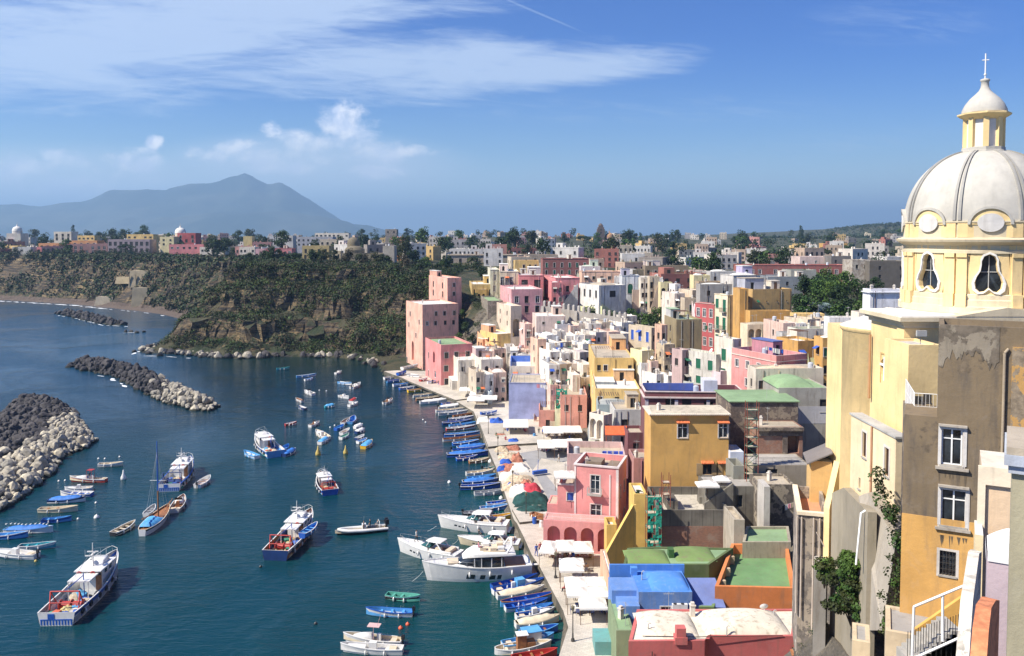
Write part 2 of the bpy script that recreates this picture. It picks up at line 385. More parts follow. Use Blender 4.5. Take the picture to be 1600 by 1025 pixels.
def foam_line(pts,wdt,dens,step=2.2):
 for a,b in zip(pts[:-1],pts[1:]):
  a=Vector((*a,0));b=Vector((*b,0));L=(b-a).length;n=max(1,int(L/step))
  for i in range(n):
   if fr.random()>dens:continue
   c=a.lerp(b,(i+fr.random())/n)+Vector((fr.uniform(-1,1),fr.uniform(-1,1),0))*wdt*.5
   rl=fr.uniform(.6,1.6)*step*.8;rw=fr.uniform(.3,1.0)*wdt*.5;an=math.atan2((b-a).y,(b-a).x);k=9
   ring=[]
   for j in range(k):
    th_=2*math.pi*j/k;rr=fr.uniform(.6,1.15);ex,ey=rl*rr*math.cos(th_),rw*rr*math.sin(th_)
    ring.append((c.x+ex*math.cos(an)-ey*math.sin(an),c.y+ex*math.sin(an)+ey*math.cos(an),.022+fr.random()*.01))
   foam.add(ring,[tuple(range(k))])
bp=[onz(x,y+1.5,0) for x,y in BEACH];bp=[(p.x,p.y) for p in bp]
foam_line(bp[1:6],1.6,.35);foam_line(bp[3:],3.2,.85,3)
foam_line([tuple(onz(x,y,0))[:2] for x,y in((225,553),(205,553),(235,543),(262,532))],1.5,.5)
foam_line([tuple(onz(x,y,0))[:2] for x,y in((225,556),(262,557),(300,560))],1.0,.3)
foam_line([tuple(onz(x,y,0))[:2] for x,y in((90,493),(120,498),(160,508),(196,510))],1.6,.45)
foam_line([tuple(onz(x,y,0))[:2] for x,y in((196,520),(214,519))],2.0,.7)
foam_line([tuple(onz(x,y,0))[:2] for x,y in((118,582),(160,588),(190,598),(214,612))],1.6,.35)
foam_line([tuple(onz(x,y,0))[:2] for x,y in((14,648),(2,660),(-8,672))],3.5,.8)
#far mountain island
def mountain():
 ridge=[(-600,345),(-200,330),(0,318),(60,318),(130,312),(175,294),(260,293),(300,285),(340,281),(362,271),(385,265),(403,275),(420,283),(440,280),(460,292),(490,312),(525,335),(545,350),(580,358),(640,366),(720,372)]
 front=[(-600,372),(150,360),(250,338),(330,327),(400,324),(470,330),(530,339),(575,355),(610,366),(720,372)]
 def prof(tab,X,Y):
  px=CX+X/Y*FPX;py=np.interp(px,[a for a,_ in tab],[b for _,b in tab]);return(366-py)/FPX*Y
 xs=np.linspace(-13500,0,300);ys=np.linspace(7600,13500,110);X,Y=np.meshgrid(xs,ys,indexing='ij')
 r1=prof(ridge,X/Y*10000,10000.0)+45;r2=prof(front,X/Y*8600,8600.0)+45
 n=fbm(X/1500,Y/1500,50,6,.55)-.5
 f1=np.clip(1-np.abs(Y-10000)/2300,0,1);f2=np.clip(1-np.abs(Y-8600)/900,0,1)
 z=np.maximum(r1*f1**1.15+n*460*np.clip(f1*(1-f1)*4,0,1),r2*f2**.9+n*150*np.clip(f2*(1-f2)*4,0,1))
 z=z+(fbm(X/300,Y/300,70,4)-.5)*80-22
 idx=np.arange(X.size).reshape(X.shape);qd=np.stack([idx[:-1,:-1],idx[1:,:-1],idx[1:,1:],idx[:-1,1:]],-1).reshape(-1,4)
 m,t,b=base_mat('far_slopes');p=pos(t)
 c=t.mix(t.ramp(t.noise(p,.0016,7,.6),.4,.6),(.018,.034,.026),(.055,.066,.05))
 t.link(c,b.inputs['Base Color']);b.inputs['Roughness'].default_value=1
 o=bpy.data.objects.new('mountain',np_mesh('mountain',np.stack([X.ravel(),Y.ravel(),z.ravel()],-1),qd,m,smooth=True));col.objects.link(o);struct(o)
mountain()
def haze():
 mb=MB();mb.box(-29100,29100,-400,29100,-7,860)
 m=bpy.data.materials.new('haze');m.use_nodes=True;t=NT(m.node_tree);t.n.clear()
 o=t.node('ShaderNodeOutputMaterial');v=t.node('ShaderNodeVolumePrincipled')
 v.inputs['Color'].default_value=(.43,.70,1,1);v.inputs['Density'].default_value=1.25e-4;v.inputs['Anisotropy'].default_value=.2
 t.link(v.outputs[0],o.inputs['Volume']);h=mb.build('haze',m);h['kind']='stuff';h['label']='thin blue sea haze over the bay';return h
haze()
sc.cycles.volume_bounces=0
sc.cycles.max_bounces=6;sc.cycles.diffuse_bounces=3;sc.cycles.glossy_bounces=3;sc.cycles.transmission_bounces=2
#quay
def stone_mat(name,c1,c2,sc_=.5):
 m,t,b=base_mat(name);p=pos(t)
 c=t.mix(t.ramp(t.noise(p,sc_*.35,6,.6),.38,.62),c1,c2)
 br=t.node('ShaderNodeTexBrick');mp=t.node('ShaderNodeMapping');t.link(p,mp.inputs[0]);mp.inputs['Rotation'].default_value=(0,0,.2)
 t.link(mp.outputs[0],br.inputs[0]);br.inputs['Scale'].default_value=.9;br.inputs['Mortar Size'].default_value=.012
 br.inputs['Color1'].default_value=(1,1,1,1);br.inputs['Color2'].default_value=(.86,.86,.86,1);br.inputs['Mortar'].default_value=(.6,.6,.6,1)
 c=t.mix(1.0,c,br.outputs[0],'MULTIPLY')
 c=t.mix(t.ramp(t.noise(p,1.7,8,.7),.55,.8,0,.5),c,tuple(q_*.5 for q_ in c2))
 t.link(c,b.inputs['Base Color']);b.inputs['Roughness'].default_value=.85;return m
QUAYM=stone_mat('quay_paving',(.60,.54,.45),(.45,.41,.34))
WALLM=stone_mat('quay_wall',(.17,.15,.11),(.085,.08,.06))
CONC=plaster((.36,.34,.30),.4)
inner=[(-37,264),(-22,262),(-6,240),(10,214),(22,190),(26,165),(26,140),(21,118),(18,100),(16,84),(10,60)]
mb=MB();mb.prism(QUAY+inner,-2.5,1.4,1,0);struct(mb.build('quay',[QUAYM,WALLM]))
def platform(pts,z,name='quay_platform'):
 mb=MB();mb.prism([q(*p,z=z) for p in pts],1.2,z,1,0);return struct(mb.build(name,[QUAYM,WALLM]))
platform([(763,698),(752,668),(745,647),(790,655),(838,668),(862,690),(838,692),(800,694)],1.85)
platform([(812,816),(800,795),(840,785),(862,800),(880,806),(850,812)],1.75)
platform([(676,611),(640,596),(626,589),(660,586),(720,600),(745,614),(735,622),(712,625)],1.7)
asph=paint((.28,.275,.27),.9,.12,.4)
mb=MB();mb.prism([q(*p,z=1.404) for p in((812,708),(858,700),(905,716),(880,722),(846,716),(832,735))],1.395,1.404,0);struct(mb.build('road_patch',asph))
mb=MB();mb.prism([q(*p,z=1.404) for p in((836,740),(850,738),(880,775),(862,790))],1.395,1.404,0);struct(mb.build('road_patch',asph))
#breakwaters
def rock_mesh(seed):
 bm_=bmesh.new();bmesh.ops.create_icosphere(bm_,subdivisions=2,radius=1)
 r_=random.Random(seed);pl=[(Vector([r_.gauss(0,1) for _ in range(3)]).normalized(),r_.uniform(.55,.85)) for _ in range(9)]
 for v in bm_.verts:
  for n_,d_ in pl:
   k=v.co.dot(n_)
   if k>d_:v.co-=n_*(k-d_)
  v.co*=1+(mnoise.noise(v.co*2+Vector((seed,0,0))))*.12
 me=bpy.data.meshes.new('boulder');bm_.to_mesh(me);bm_.free();return me
def rock_mat(c):
 k=('rock',c)
 if k in MATS:return MATS[k]
 m,t,b=base_mat('rock');p=pos(t);oi=t.node('ShaderNodeObjectInfo')
 cc=vary(t,c,p,1.6,.3,6);sz=t.node('ShaderNodeSeparateXYZ');t.link(p,sz.inputs[0]);cc=t.mix(t.ramp(t.math('ADD',sz.outputs[2],t.noise(p,.8,3)),.75,1.2),(.03,.032,.022),cc);cc=t.mix(1.0,cc,t.mix(oi.outputs['Random'],(.6,.6,.62),(1.3,1.25,1.15)),'MULTIPLY')
 t.link(cc,b.inputs['Base Color']);b.inputs['Roughness'].default_value=.9;MATS[k]=m;return m
ROCKS={}
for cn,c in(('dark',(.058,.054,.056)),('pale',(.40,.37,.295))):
 ROCKS[cn]=[]
 for s in range(6):
  me=rock_mesh(s);me.materials.append(rock_mat(c));ROCKS[cn].append(me)
rocks_all=[]
def breakwater(outline,pale_fn,size,top,n,name):
 pts=[tuple(onz(x,y,0))[:2] for x,y in outline]
 xs=[p[0] for p in pts];ys=[p[1] for p in pts];r_=random.Random(len(outline)*7+n)
 def ins(x,y):
  r=False
  for i in range(len(pts)):
   (x1,y1),(x2,y2)=pts[i],pts[(i+1)%len(pts)]
   if(y1>y)!=(y2>y) and x<(x2-x1)*(y-y1)/(y2-y1)+x1:r=not r
  return r
 def dist(x,y):
  d=1e9
  for i in range(len(pts)):
   a=Vector(pts[i]);b=Vector(pts[(i+1)%len(pts)]);e=b-a;t_=max(0,min(1,(Vector((x,y))-a).dot(e)/e.length_squared));d=min(d,(Vector((x,y))-a-e*t_).length)
  return d
 def h(x,y):return min(top,.1+dist(x,y)*.62)
 g=2.0;mbk=MB();nxk=int((max(xs)-min(xs))/g)+2;nyk=int((max(ys)-min(ys))/g)+2
 V={};
 for i in range(nxk):
  for j in range(nyk):
   x,y=min(xs)+i*g,min(ys)+j*g
   V[i,j]=(x,y,(h(x,y)-.7) if ins(x,y) else-1.0)
 for i in range(nxk-1):
  for j in range(nyk-1):
   if max(V[i,j][2],V[i+1,j][2],V[i+1,j+1][2],V[i,j+1][2])>-.99:mbk.add([V[i,j],V[i+1,j],V[i+1,j+1],V[i,j+1]],[(0,1,2,3)])
 struct(mbk.build('breakwater_core',rock_mat((.05,.046,.042))))
 placed=[]
 tries=0;grid_={}
 while len(placed)<n and tries<n*60:
  tries+=1;x=r_.uniform(min(xs),max(xs));y=r_.uniform(min(ys),max(ys))
  if not ins(x,y):continue
  s=size*r_.choice([r_.uniform(.5,.9),r_.uniform(.7,1.2),r_.uniform(1.1,1.7)]);ok=True
  for gx in(-1,0,1):
   for gy in(-1,0,1):
    for(a,b,c) in grid_.get((int(x//3)+gx,int(y//3)+gy),()):
     if(a-x)**2+(b-y)**2<(.55*(c+s))**2:ok=False
  if not ok:continue
  grid_.setdefault((int(x//3),int(y//3)),[]).append((x,y,s));placed.append(1)
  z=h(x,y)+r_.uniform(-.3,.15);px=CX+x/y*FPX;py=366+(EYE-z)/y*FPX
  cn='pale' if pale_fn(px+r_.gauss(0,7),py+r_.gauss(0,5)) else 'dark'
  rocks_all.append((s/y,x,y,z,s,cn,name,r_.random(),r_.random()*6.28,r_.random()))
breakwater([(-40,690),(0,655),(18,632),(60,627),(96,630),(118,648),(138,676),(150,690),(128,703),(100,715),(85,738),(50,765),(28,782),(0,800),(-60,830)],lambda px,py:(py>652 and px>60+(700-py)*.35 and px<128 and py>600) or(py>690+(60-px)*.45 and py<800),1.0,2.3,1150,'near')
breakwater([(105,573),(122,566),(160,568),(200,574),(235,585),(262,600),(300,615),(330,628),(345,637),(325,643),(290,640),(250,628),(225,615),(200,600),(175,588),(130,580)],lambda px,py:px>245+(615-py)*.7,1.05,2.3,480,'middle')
breakwater([(86,490),(110,489),(140,492),(170,500),(200,508),(175,509),(150,505),(115,497)],lambda px,py:False,1.3,1.4,130,'far')
for(px,py) in((196,519),(205,519),(214,520),(224,519),(210,550),(232,553),(250,556)):
 p=onz(px,py,0);rocks_all.append((1.2/p.y,p.x,p.y,0.1,1.3,'dark','shore',rnd.random(),rnd.random()*6,rnd.random()))
for i in range(150):
 k=rnd.uniform(0,len(SHORE)-4.01);a,b=SHORE[int(k)],SHORE[int(k)+1];f=k%1
 p=onz(a[0]+(b[0]-a[0])*f,a[1]+(b[1]-a[1])*f,0);rocks_all.append((.9/p.y,p.x+rnd.uniform(-2,2),p.y+rnd.uniform(-1.5,4),rnd.uniform(0,.7),rnd.uniform(.8,2.0),'dark' if rnd.random()<.6 else 'pale','cliff',rnd.random(),rnd.random()*6,rnd.random()))
rocks_all.sort(key=lambda r_:-r_[0])
RL={('near','pale'):('pale limestone boulder on the crest of the nearest breakwater','pale boulders of the nearest breakwater'),('near','dark'):('dark basalt boulder on the seaward flank of the nearest breakwater','dark boulders of the nearest breakwater'),('middle','pale'):('pale boulder at the harbour end of the middle breakwater','pale boulders of the middle breakwater'),('middle','dark'):('black basalt boulder of the curved middle breakwater','dark boulders of the middle breakwater'),('far','dark'):('black boulder of the low farthest reef by the beach','boulders of the far reef'),('shore','dark'):('small black rock awash near the headland tip','rocks awash off the headland'),('cliff','dark'):('dark wave worn rock at the foot of the headland','dark rocks under the headland'),('cliff','pale'):('pale wave worn rock at the foot of the headland','pale rocks under the headland')}
rest={'dark':MB(),'pale':MB()}
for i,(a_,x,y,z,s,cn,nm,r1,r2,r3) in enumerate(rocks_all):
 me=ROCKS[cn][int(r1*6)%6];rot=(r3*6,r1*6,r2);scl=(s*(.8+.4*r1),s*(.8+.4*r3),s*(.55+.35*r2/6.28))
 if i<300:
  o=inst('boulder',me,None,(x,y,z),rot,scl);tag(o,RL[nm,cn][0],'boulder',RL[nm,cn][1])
 else:
  from mathutils import Euler
  M=Matrix.Translation((x,y,z))@Euler(rot).to_matrix().to_4x4()@Matrix.Diagonal((*scl,1))
  rest[cn].add([M@v.co for v in me.vertices],[tuple(p.vertices) for p in me.polygons])
for cn in rest:
 if rest[cn].v:tag(rest[cn].build('boulders',ROCKS[cn][0].materials[0]),None,'boulders',None,'stuff')['label']=cn+' smaller boulders filling the breakwaters and the cliff foot'
for o_ in[foam.build('foam',FOAM)]:o_['kind']='stuff';o_['label']='white foam where the swell meets rocks and beach';o_['category']='foam'
#building system
PINK=(.62,.26,.235);ROSE=(.56,.20,.20);SALM=(.70,.40,.29);OCHRE=(.56,.32,.095);YEL=(.72,.50,.19);CREAM=(.72,.61,.42);WHITE=(.68,.61,.50);LGREY=(.50,.48,.44);GREY=(.32,.30,.27)
BROWN=(.24,.18,.115);PURP=(.17,.06,.065);BEIGE=(.52,.43,.31);PEACH=(.74,.48,.34);BLUE=(.10,.24,.60);CRIM=(.42,.09,.09);TAN=(.40,.30,.19);STONE=(.28,.245,.19);PALEY=(.72,.62,.34)
RW=plaster((.66,.64,.58),.35);RG=plaster((.22,.33,.17),.3);RGREY=plaster((.36,.34,.31),.5);RTAN=plaster((.42,.36,.27),.5);RLG=plaster((.36,.46,.30),.3);RRED=plaster((.42,.20,.14),.3);RBLUE=plaster((.10,.14,.34),.3)
ROOFS={'w':RW,'g':RG,'G':RGREY,'t':RTAN,'l':RLG,'r':RRED,'b':RBLUE}
MWHITE=paint((.78,.78,.76),.5);MGREEN=paint((.02,.14,.075),.55);MBLUE=paint((.035,.10,.42),.55);MBROWN=paint((.12,.06,.03),.6);MDARK=paint((.03,.027,.025),.8);MGREYP=paint((.4,.4,.38),.6);MLB=paint((.35,.45,.55),.6)
MTERRA=paint((.62,.17,.06),.8,.2,3.0);MIRON=paint((.06,.055,.05),.6,.1,1,.3)
WSTY={'w':(MWHITE,glass()),'g':(MGREEN,MGREEN),'b':(MBLUE,MBLUE),'n':(MBROWN,glass()),'d':(MDARK,MDARK),'D':(MBROWN,MBROWN),'G':(MWHITE,glass()),'l':(MLB,MLB),'i':(MIRON,glass())}
WIN={}
def win_mesh(w,h,st):
 k=(round(w,1),round(h,1),st)
 if k in WIN:return WIN[k]
 w,h=max(.3,k[0]),max(.3,k[1]);mb=MB();t=.07
 if st in 'wnGi':
  mb.box(0,t,.08,.15,0,h);mb.box(w-t,w,.08,.15,0,h);mb.box(t,w-t,.08,.15,0,t);mb.box(t,w-t,.08,.15,h-t,h)
  mb.box(w/2-t/2,w/2+t/2,.075,.15,t,h-t)
  if h>1.7:mb.box(t,w-t,.085,.14,h*.7,h*.7+.05)
  mb.add([(t,.13,t),(w-t,.13,t),(w-t,.13,h-t),(t,.13,h-t)],[(0,1,2,3)],1)
  if st=='i':
   for q_ in range(1,5):mb.box(w*q_/5-.012,w*q_/5+.012,-.01,.014,0,h)
   for q_ in range(1,4):mb.box(0,w,-.012,.01,h*q_/4-.012,h*q_/4+.012)
 elif st in 'gbDl':
  for a,b in((0,w/2-.015),(w/2+.015,w)):
   mb.box(a,b,.05,.10,0,h)
   n=max(3,int(h/.16))
   for q_ in range(n):z=(q_+.5)*h/n;mb.add([(a+.05,.045,z-.03),(b-.05,.045,z-.03),(b-.05,.02,z+.02),(a+.05,.02,z+.02)],[(0,1,2,3)])
 else:
  mb.add([(0,.16,0),(w,.16,0),(w,.16,h),(0,.16,h)],[(0,1,2,3)],1)
 mb.box(-.06,w+.06,-.09,.03,-.09,-.005,2)
 if st!='d' and w<2:
  for a in((-.13,-.003,-.09,h+.12),(w+.003,w+.13,-.09,h+.12),(-.003,w+.003,h+.003,h+.12)):mb.box(a[0],a[1],-.04,.0,a[2],a[3],3)
 me=mb.mesh('window',[WSTY[st][0],WSTY[st][1],CONC,plaster((.60,.56,.50),.3)]);WIN[k]=me;return me
SHUT={}
def shutter_mesh(w,h,m):
 k=(round(w,1),round(h,1),m.name)
 if k not in SHUT:
  mb=MB();mb.box(-w/2-.02,-.02,-.05,-.01,0,h)
  n=max(3,int(h/.16))
  for q_ in range(n):z=(q_+.5)*h/n;mb.add([(-w/2+.03,-.055,z-.03),(-.07,-.055,z-.03),(-.07,-.08,z+.02),(-w/2+.03,-.08,z+.02)],[(0,1,2,3)])
  SHUT[k]=mb.mesh('shutter',[m])
 return SHUT[k]
BALC={}
def balcony_mesh(w,solid):
 k=(round(w,1),solid)
 if k not in BALC:
  w=k[0];mb=MB();mb.box(0,w,-.85,-.003,-.14,0,0)
  for x in(0,w-.03):mb.box(x,x+.03,-.85,-.82,0,.95,1)
  mb.box(0,w,-.85,-.82,.92,.96,1);mb.box(0,.03,-.82,0,.92,.96,1);mb.box(w-.03,w,-.82,0,.92,.96,1)
  n=int(w/.14)
  for i in range(1,n):x=w*i/n;mb.box(x-.01,x+.01,-.845,-.825,0,.92,1)
  for i in range(1,6):y=-.82*i/6;mb.box(.005,.025,y-.01,y+.01,0,.92,1);mb.box(w-.025,w-.005,y-.01,y+.01,0,.92,1)
  BALC[k]=mb.mesh('balcony',[CONC,MGREYP if solid else MIRON])
 return BALC[k]
def wall_face(mb,O,ux,W,H,ops,mi=0,mrev=0,mback=2,inward=None,base=0.0):
 """a wall from O along ux, W wide and H high with openings (u, v, w, h, arch, depth)"""
 us=sorted({0,W,*[o[0] for o in ops],*[o[0]+o[2] for o in ops]});vs=sorted({base,H,*[o[1] for o in ops],*[o[1]+o[3] for o in ops]})
 P=lambda u,v,d=0.0:(O[0]+ux[0]*u+inward[0]*d,O[1]+ux[1]*u+inward[1]*d,v)
 for i in range(len(us)-1):
  for j in range(len(vs)-1):
   uc,vc=(us[i]+us[i+1])/2,(vs[j]+vs[j+1])/2
   if any(o[0]<uc<o[0]+o[2] and o[1]<vc<o[1]+o[3] for o in ops):continue
   mb.add([P(us[i],vs[j]),P(us[i+1],vs[j]),P(us[i+1],vs[j+1]),P(us[i],vs[j+1])],[(0,1,2,3)],mi)
 for(u,v,w,h,arch,d) in ops:
  mb.add([P(u,v),P(u,v+h),P(u,v+h,d),P(u,v,d)],[(0,1,2,3)],mrev);mb.add([P(u+w,v),P(u+w,v,d),P(u+w,v+h,d),P(u+w,v+h)],[(0,1,2,3)],mrev)
  mb.add([P(u,v),P(u,v,d),P(u+w,v,d),P(u+w,v)],[(0,1,2,3)],mrev);mb.add([P(u,v+h),P(u+w,v+h),P(u+w,v+h,d),P(u,v+h,d)],[(0,1,2,3)],mrev)
  if mback is not None:mb.add([P(u,v,d),P(u,v+h,d),P(u+w,v+h,d),P(u+w,v,d)],[(0,1,2,3)],mback)
  if arch:
   r=w/2;n=8;rz=min(r,h*.6)
   pts=[(u+r-r*math.cos(math.pi*k/n),v+h-rz+rz*math.sin(math.pi*k/n)) for k in range(n+1)]
   for k in range(n):
    cx_=u if k<n/2 else u+w
    mb.add([P(cx_,v+h),P(*pts[k]),P(*pts[k+1])],[(0,1,2)],mi)
    a,b=pts[k],pts[k+1];mb.add([P(*a),P(*b),P(*b,d),P(*a,d)],[(0,3,2,1)],mrev)
def solve_w(B,ang,px):
 """length along direction ang from B until the picture column px"""
 k=(px-CX)/FPX;dx,dy=math.cos(ang),math.sin(ang)
 den=dx-k*dy;return(k*B[1]-B[0])/den if abs(den)>1e-9 else 5.0
HOUSES=[]
class House:
 def __init__(s,label,xA,xB,xC,yB,Y,yaw,colr,dep=None,zb=None,roof='w',par=.5,cat='house',group='houses of the harbour town',name='house',dirt=.6,peel=0,matw=None,trim=None,props=2,seed=None,cornice=None,wall2=None,ext=False):
  s.ext=ext
  s.r=random.Random(hash((xB,yB)) if seed is None else seed)
  B=at(xB,yB,Y);s.B=B;a=R(yaw);s.a=a;s.label=label
  s.W=abs(solve_w(B,a,xC));s.D=dep if dep else min(22,max(3,abs(solve_w(B,a+math.pi/2,xA))))
  if s.W>60:s.W=12
  cs=[(B.x+math.cos(a)*u-math.sin(a)*v,B.y+math.sin(a)*u+math.cos(a)*v) for u,v in((0,0),(s.W,0),(s.W,s.D),(0,s.D))]
  s.cs=cs;g=min(th(*c) for c in cs)
  s.zb=(max(g,.9)-.4) if zb is None else zb
  if B.z-s.zb<3:s.zb=B.z-3.5
  s.H=B.z-s.zb
  s.root=empty(name,(B.x,B.y,s.zb),a);tag(s.root,label,cat,group);s.name=name
  s.mat=matw or plaster(colr,dirt,peel=peel);s.colr=colr;s.roofm=ROOFS[roof] if isinstance(roof,str) else roof;s.trim=trim;s.par=par;s.ops={'F':[],'L':[],'R':[]};s.wins=[];s.props=props;s.cornice=cornice
  HOUSES.append((cs,B.z,s.zb));s.done=False
 def M(s):return Matrix.Translation(s.root.location)@Matrix.Rotation(s.a,4,'Z')
 def plane(s,face,px,py):
  """picture point -> (u, v) on a face; v is the height over the base"""
  d=Vector(ray(px,py));o=Vector((0,0,EYE));Mi=s.M().inverted();o=Mi@o;d=Mi.to_3x3()@d
  if face=='F':t=-o.y/d.y;p=o+d*t;return p.x,p.z
  if face=='L':t=-o.x/d.x;p=o+d*t;return s.D-p.y,p.z
  t=(s.W-o.x)/d.x;p=o+d*t;return p.y,p.z
 def free(s,face,u,v,w,h):
  L=s.W if face=='F' else s.D
  if u<.12 or u+w>L-.12 or v<.05 or v+h>s.H-s.par-.1:return False
  return not any(u<o[0]+o[2]+.1 and o[0]<u+w+.1 and v<o[1]+o[3]+.1 and o[1]<v+h+.1 for o in s.ops[face])
 def hole(s,face,u,v,w,h,st='w',arch=False,depth=.22,shut=None,balc=False):
  if not s.free(face,u,v,w,h):return s
  s.ops[face].append((u,v,w,h,arch,depth));s.wins.append((face,u,v,w,h,st,arch,depth,shut,balc));return s
 def px(s,face,px,py,w,h,st='w',arch=False,depth=.22,shut=None,balc=False):
  u,v=s.plane(face,px,py);return s.hole(face,u-w/2,v-h/2,w,h,st,arch,depth,shut,balc)
 def extras(s):
  r,W,D,H=s.r,s.W,s.D,s.H;z=H-s.par;v2=plaster(tuple(min(.8,q*r.uniform(.75,1.15)) for q in(s.colr if r.random()<.6 else r.choice([WHITE,CREAM,LGREY,BEIGE,PEACH]))),.5)
  if W>5 and D>5 and r.random()<.7:
   w,d,h=W*r.uniform(.3,.5),D*r.uniform(.3,.5),r.uniform(2.2,2.8);x,y=r.choice([.25,W-w-.25]),D-d-.25;mb=MB();wall_face(mb,(x,y),(1,0),w,z+h,[(w*.3,z+.05,.9,1.8,r.random()<.4,.3)],inward=(0,1),base=z);mb.box(x,x+w,y+.31,y+d,z,z+h,0);mb.box(x-.02,x+.02,y+.005,y+.33,z,z+h);mb.box(x+w-.02,x+w+.02,y+.005,y+.33,z,z+h);mb.box(x-.12,x+w+.12,y-.12,y+d+.1,z+h+.003,z+h+.14,1);mb.build('roof_room',[v2,s.roofm,MDARK],s.root)
  if r.random()<.65:
   face=r.choice('FL');L=W if face=='F' else D;w=L*r.uniform(.3,.6);h=H*r.uniform(.3,.72);e=r.uniform(.9,2.2);u=r.uniform(0,L-w);mb=MB();a=(u,u+w,-e,-.005) if face=='F' else(-e,-.005,D-u-w,D-u)
   ox,dx,inn=((a[0],a[2]),(1,0),(0,1)) if face=='F' else((a[0],a[3]),(0,-1),(1,0));ops=[] if h<3 or w<2.2 else[(w*.2+i*w*.42,h-2.6,.95,1.5,r.random()<.5,.25) for i in range(2 if w>3.4 else 1)]
   wall_face(mb,ox,dx,w,h,ops,inward=inn);mb.add([(a[0],a[2],h),(a[1],a[2],h),(a[1],a[3],h),(a[0],a[3],h)],[(0,1,2,3)],1)
   for q in(((a[0],a[3]),(0,-1)),((a[1],a[2]),(0,1))) if face=='F' else(((a[0],a[2]),(1,0)),((a[1],a[3]),(-1,0))):wall_face(mb,q[0],q[1],e-.005,h,[],inward=(0,0))
   t=.12
   if r.random()<.6:
    for b in((a[0],a[1],a[2],a[2]+t),(a[0],a[0]+t,a[2]+t,a[3]),(a[1]-t,a[1],a[2]+t,a[3])):mb.box(*b,h+.002,h+r.uniform(.5,.9))
   mb.build('annex',[v2,s.roofm,MDARK],s.root)
  if W>3 and D>3 and r.random()<.32:
   x1,y1=W*r.uniform(.6,.95),D*r.uniform(.5,.9);mb=MB();hh=r.uniform(.5,1.1)
   mb.grid(lambda u,v:(.25+(x1-.25)*u,.25+(y1-.25)*v,z-.02+hh*max(0,1-abs(2*u-1)**2.4)**.5*max(0,1-abs(2*v-1)**6)**.5),10,8);mb.build('vault',r.choice([RW,RW,s.roofm,v2]),s.root)
  if H>4 and r.random()<.4:
   face=r.choice('FL');L=W if face=='F' else D;z0,z1=H*r.uniform(0,.35),H*r.uniform(.5,.85);a0,a1=L*.05,L*r.uniform(.6,.95);zz=(z0,z1) if r.random()<.5 else(z1,z0);mb=MB()
   pt=(lambda q,e:(q,-e)) if face=='F' else(lambda q,e:(-e,D-q))
   mb.prism([pt(a0,1.1),pt(a1,1.1),pt(a1,.005),pt(a0,.005)][::1 if face=='F' else-1],0,[zz[0],zz[1],zz[1],zz[0]][::1 if face=='F' else-1]);mb.prism([pt(a0,1.2),pt(a1,1.2),pt(a1,1.105),pt(a0,1.105)][::1 if face=='F' else-1],0,[zz[0]+.8,zz[1]+.8,zz[1]+.8,zz[0]+.8]);mb.build('outside_stair',v2,s.root)
  for k in range(r.choice([1,1,2,3])):
   x=r.uniform(.2,W-.2);mb=MB();mb.tube([(x,-.07,H-.3),(x,-.07,r.uniform(0,H*.4))],.05,0,5);mb.build('drain_pipe',r.choice([MGREYP,MBROWN,v2]),s.root)
  for f,ops in(('F',s.ops['F']),('L',s.ops['L'])):
   for o in ops:
    if r.random()>.16 or o[5]>.5:continue
    mb=MB();u0,u1=o[0]-.15,o[0]+o[2]+.15;zt=o[1]+o[3]+.15
    if f=='F':vs=[(u0,-.01,zt),(u1,-.01,zt),(u1,-.85,zt-.45),(u0,-.85,zt-.45)]
    else:vs=[(-.01,D-u0,zt),(-.01,D-u1,zt),(-.85,D-u1,zt-.45),(-.85,D-u0,zt-.45)]
    mb.add(vs,[(0,1,2,3)]);mb.add([(p[0],p[1],p[2]+.03) for p in vs],[(3,2,1,0)]);mb.build('awning',r.choice([MWHITE,MGREEN,MTERRA,MBLUE,CONC]),s.root)
  if W>4 and r.random()<.3:
   mb=MB();x0,x1,y0,y1=.4,W*.5,.4,min(D*.5,3.5)
   for x in(x0,x1):
    for y in(y0,y1):mb.tube([(x,y,z),(x,y,z+2.2)],.04,0,4)
   for i in range(9):x=x0+(x1-x0)*i/8;mb.box(x-.06,x+.06,y0-.2,y1+.2,z+2.2,z+2.26)
   mb.build('pergola',MBROWN,s.root)
 def rows(s,face,nc,nr,sts='w',w=.95,h=1.4,top=1.3,fl=3.1,skip=.12,shut=None,balc=.0,arch=0.0):
  L=s.W if face=='F' else s.D
  for j in range(nr):
   for i in range(nc):
    if s.r.random()<skip:continue
    st=s.r.choice(sts);u=(i+.5)*L/nc-w/2+s.r.uniform(-.15,.15);v=s.H-top-s.par-j*fl-h
    bb=s.r.random()<balc;hh=h+.7 if bb else h;vv=v-.7 if bb else v
    s.hole(face,u,vv,w,hh,st,s.r.random()<arch,.22,shut,bb)
  return s
 def arches(s,face,n,w,h,v,st='x',depth=1.1,u0=None,gap=None):
  L=s.W if face=='F' else s.D;gap=gap or(L-n*w)/(n+1);u0=gap if u0 is None else u0
  for i in range(n):s.hole(face,u0+i*(w+gap),v,w,h,st,True,depth)
  return s
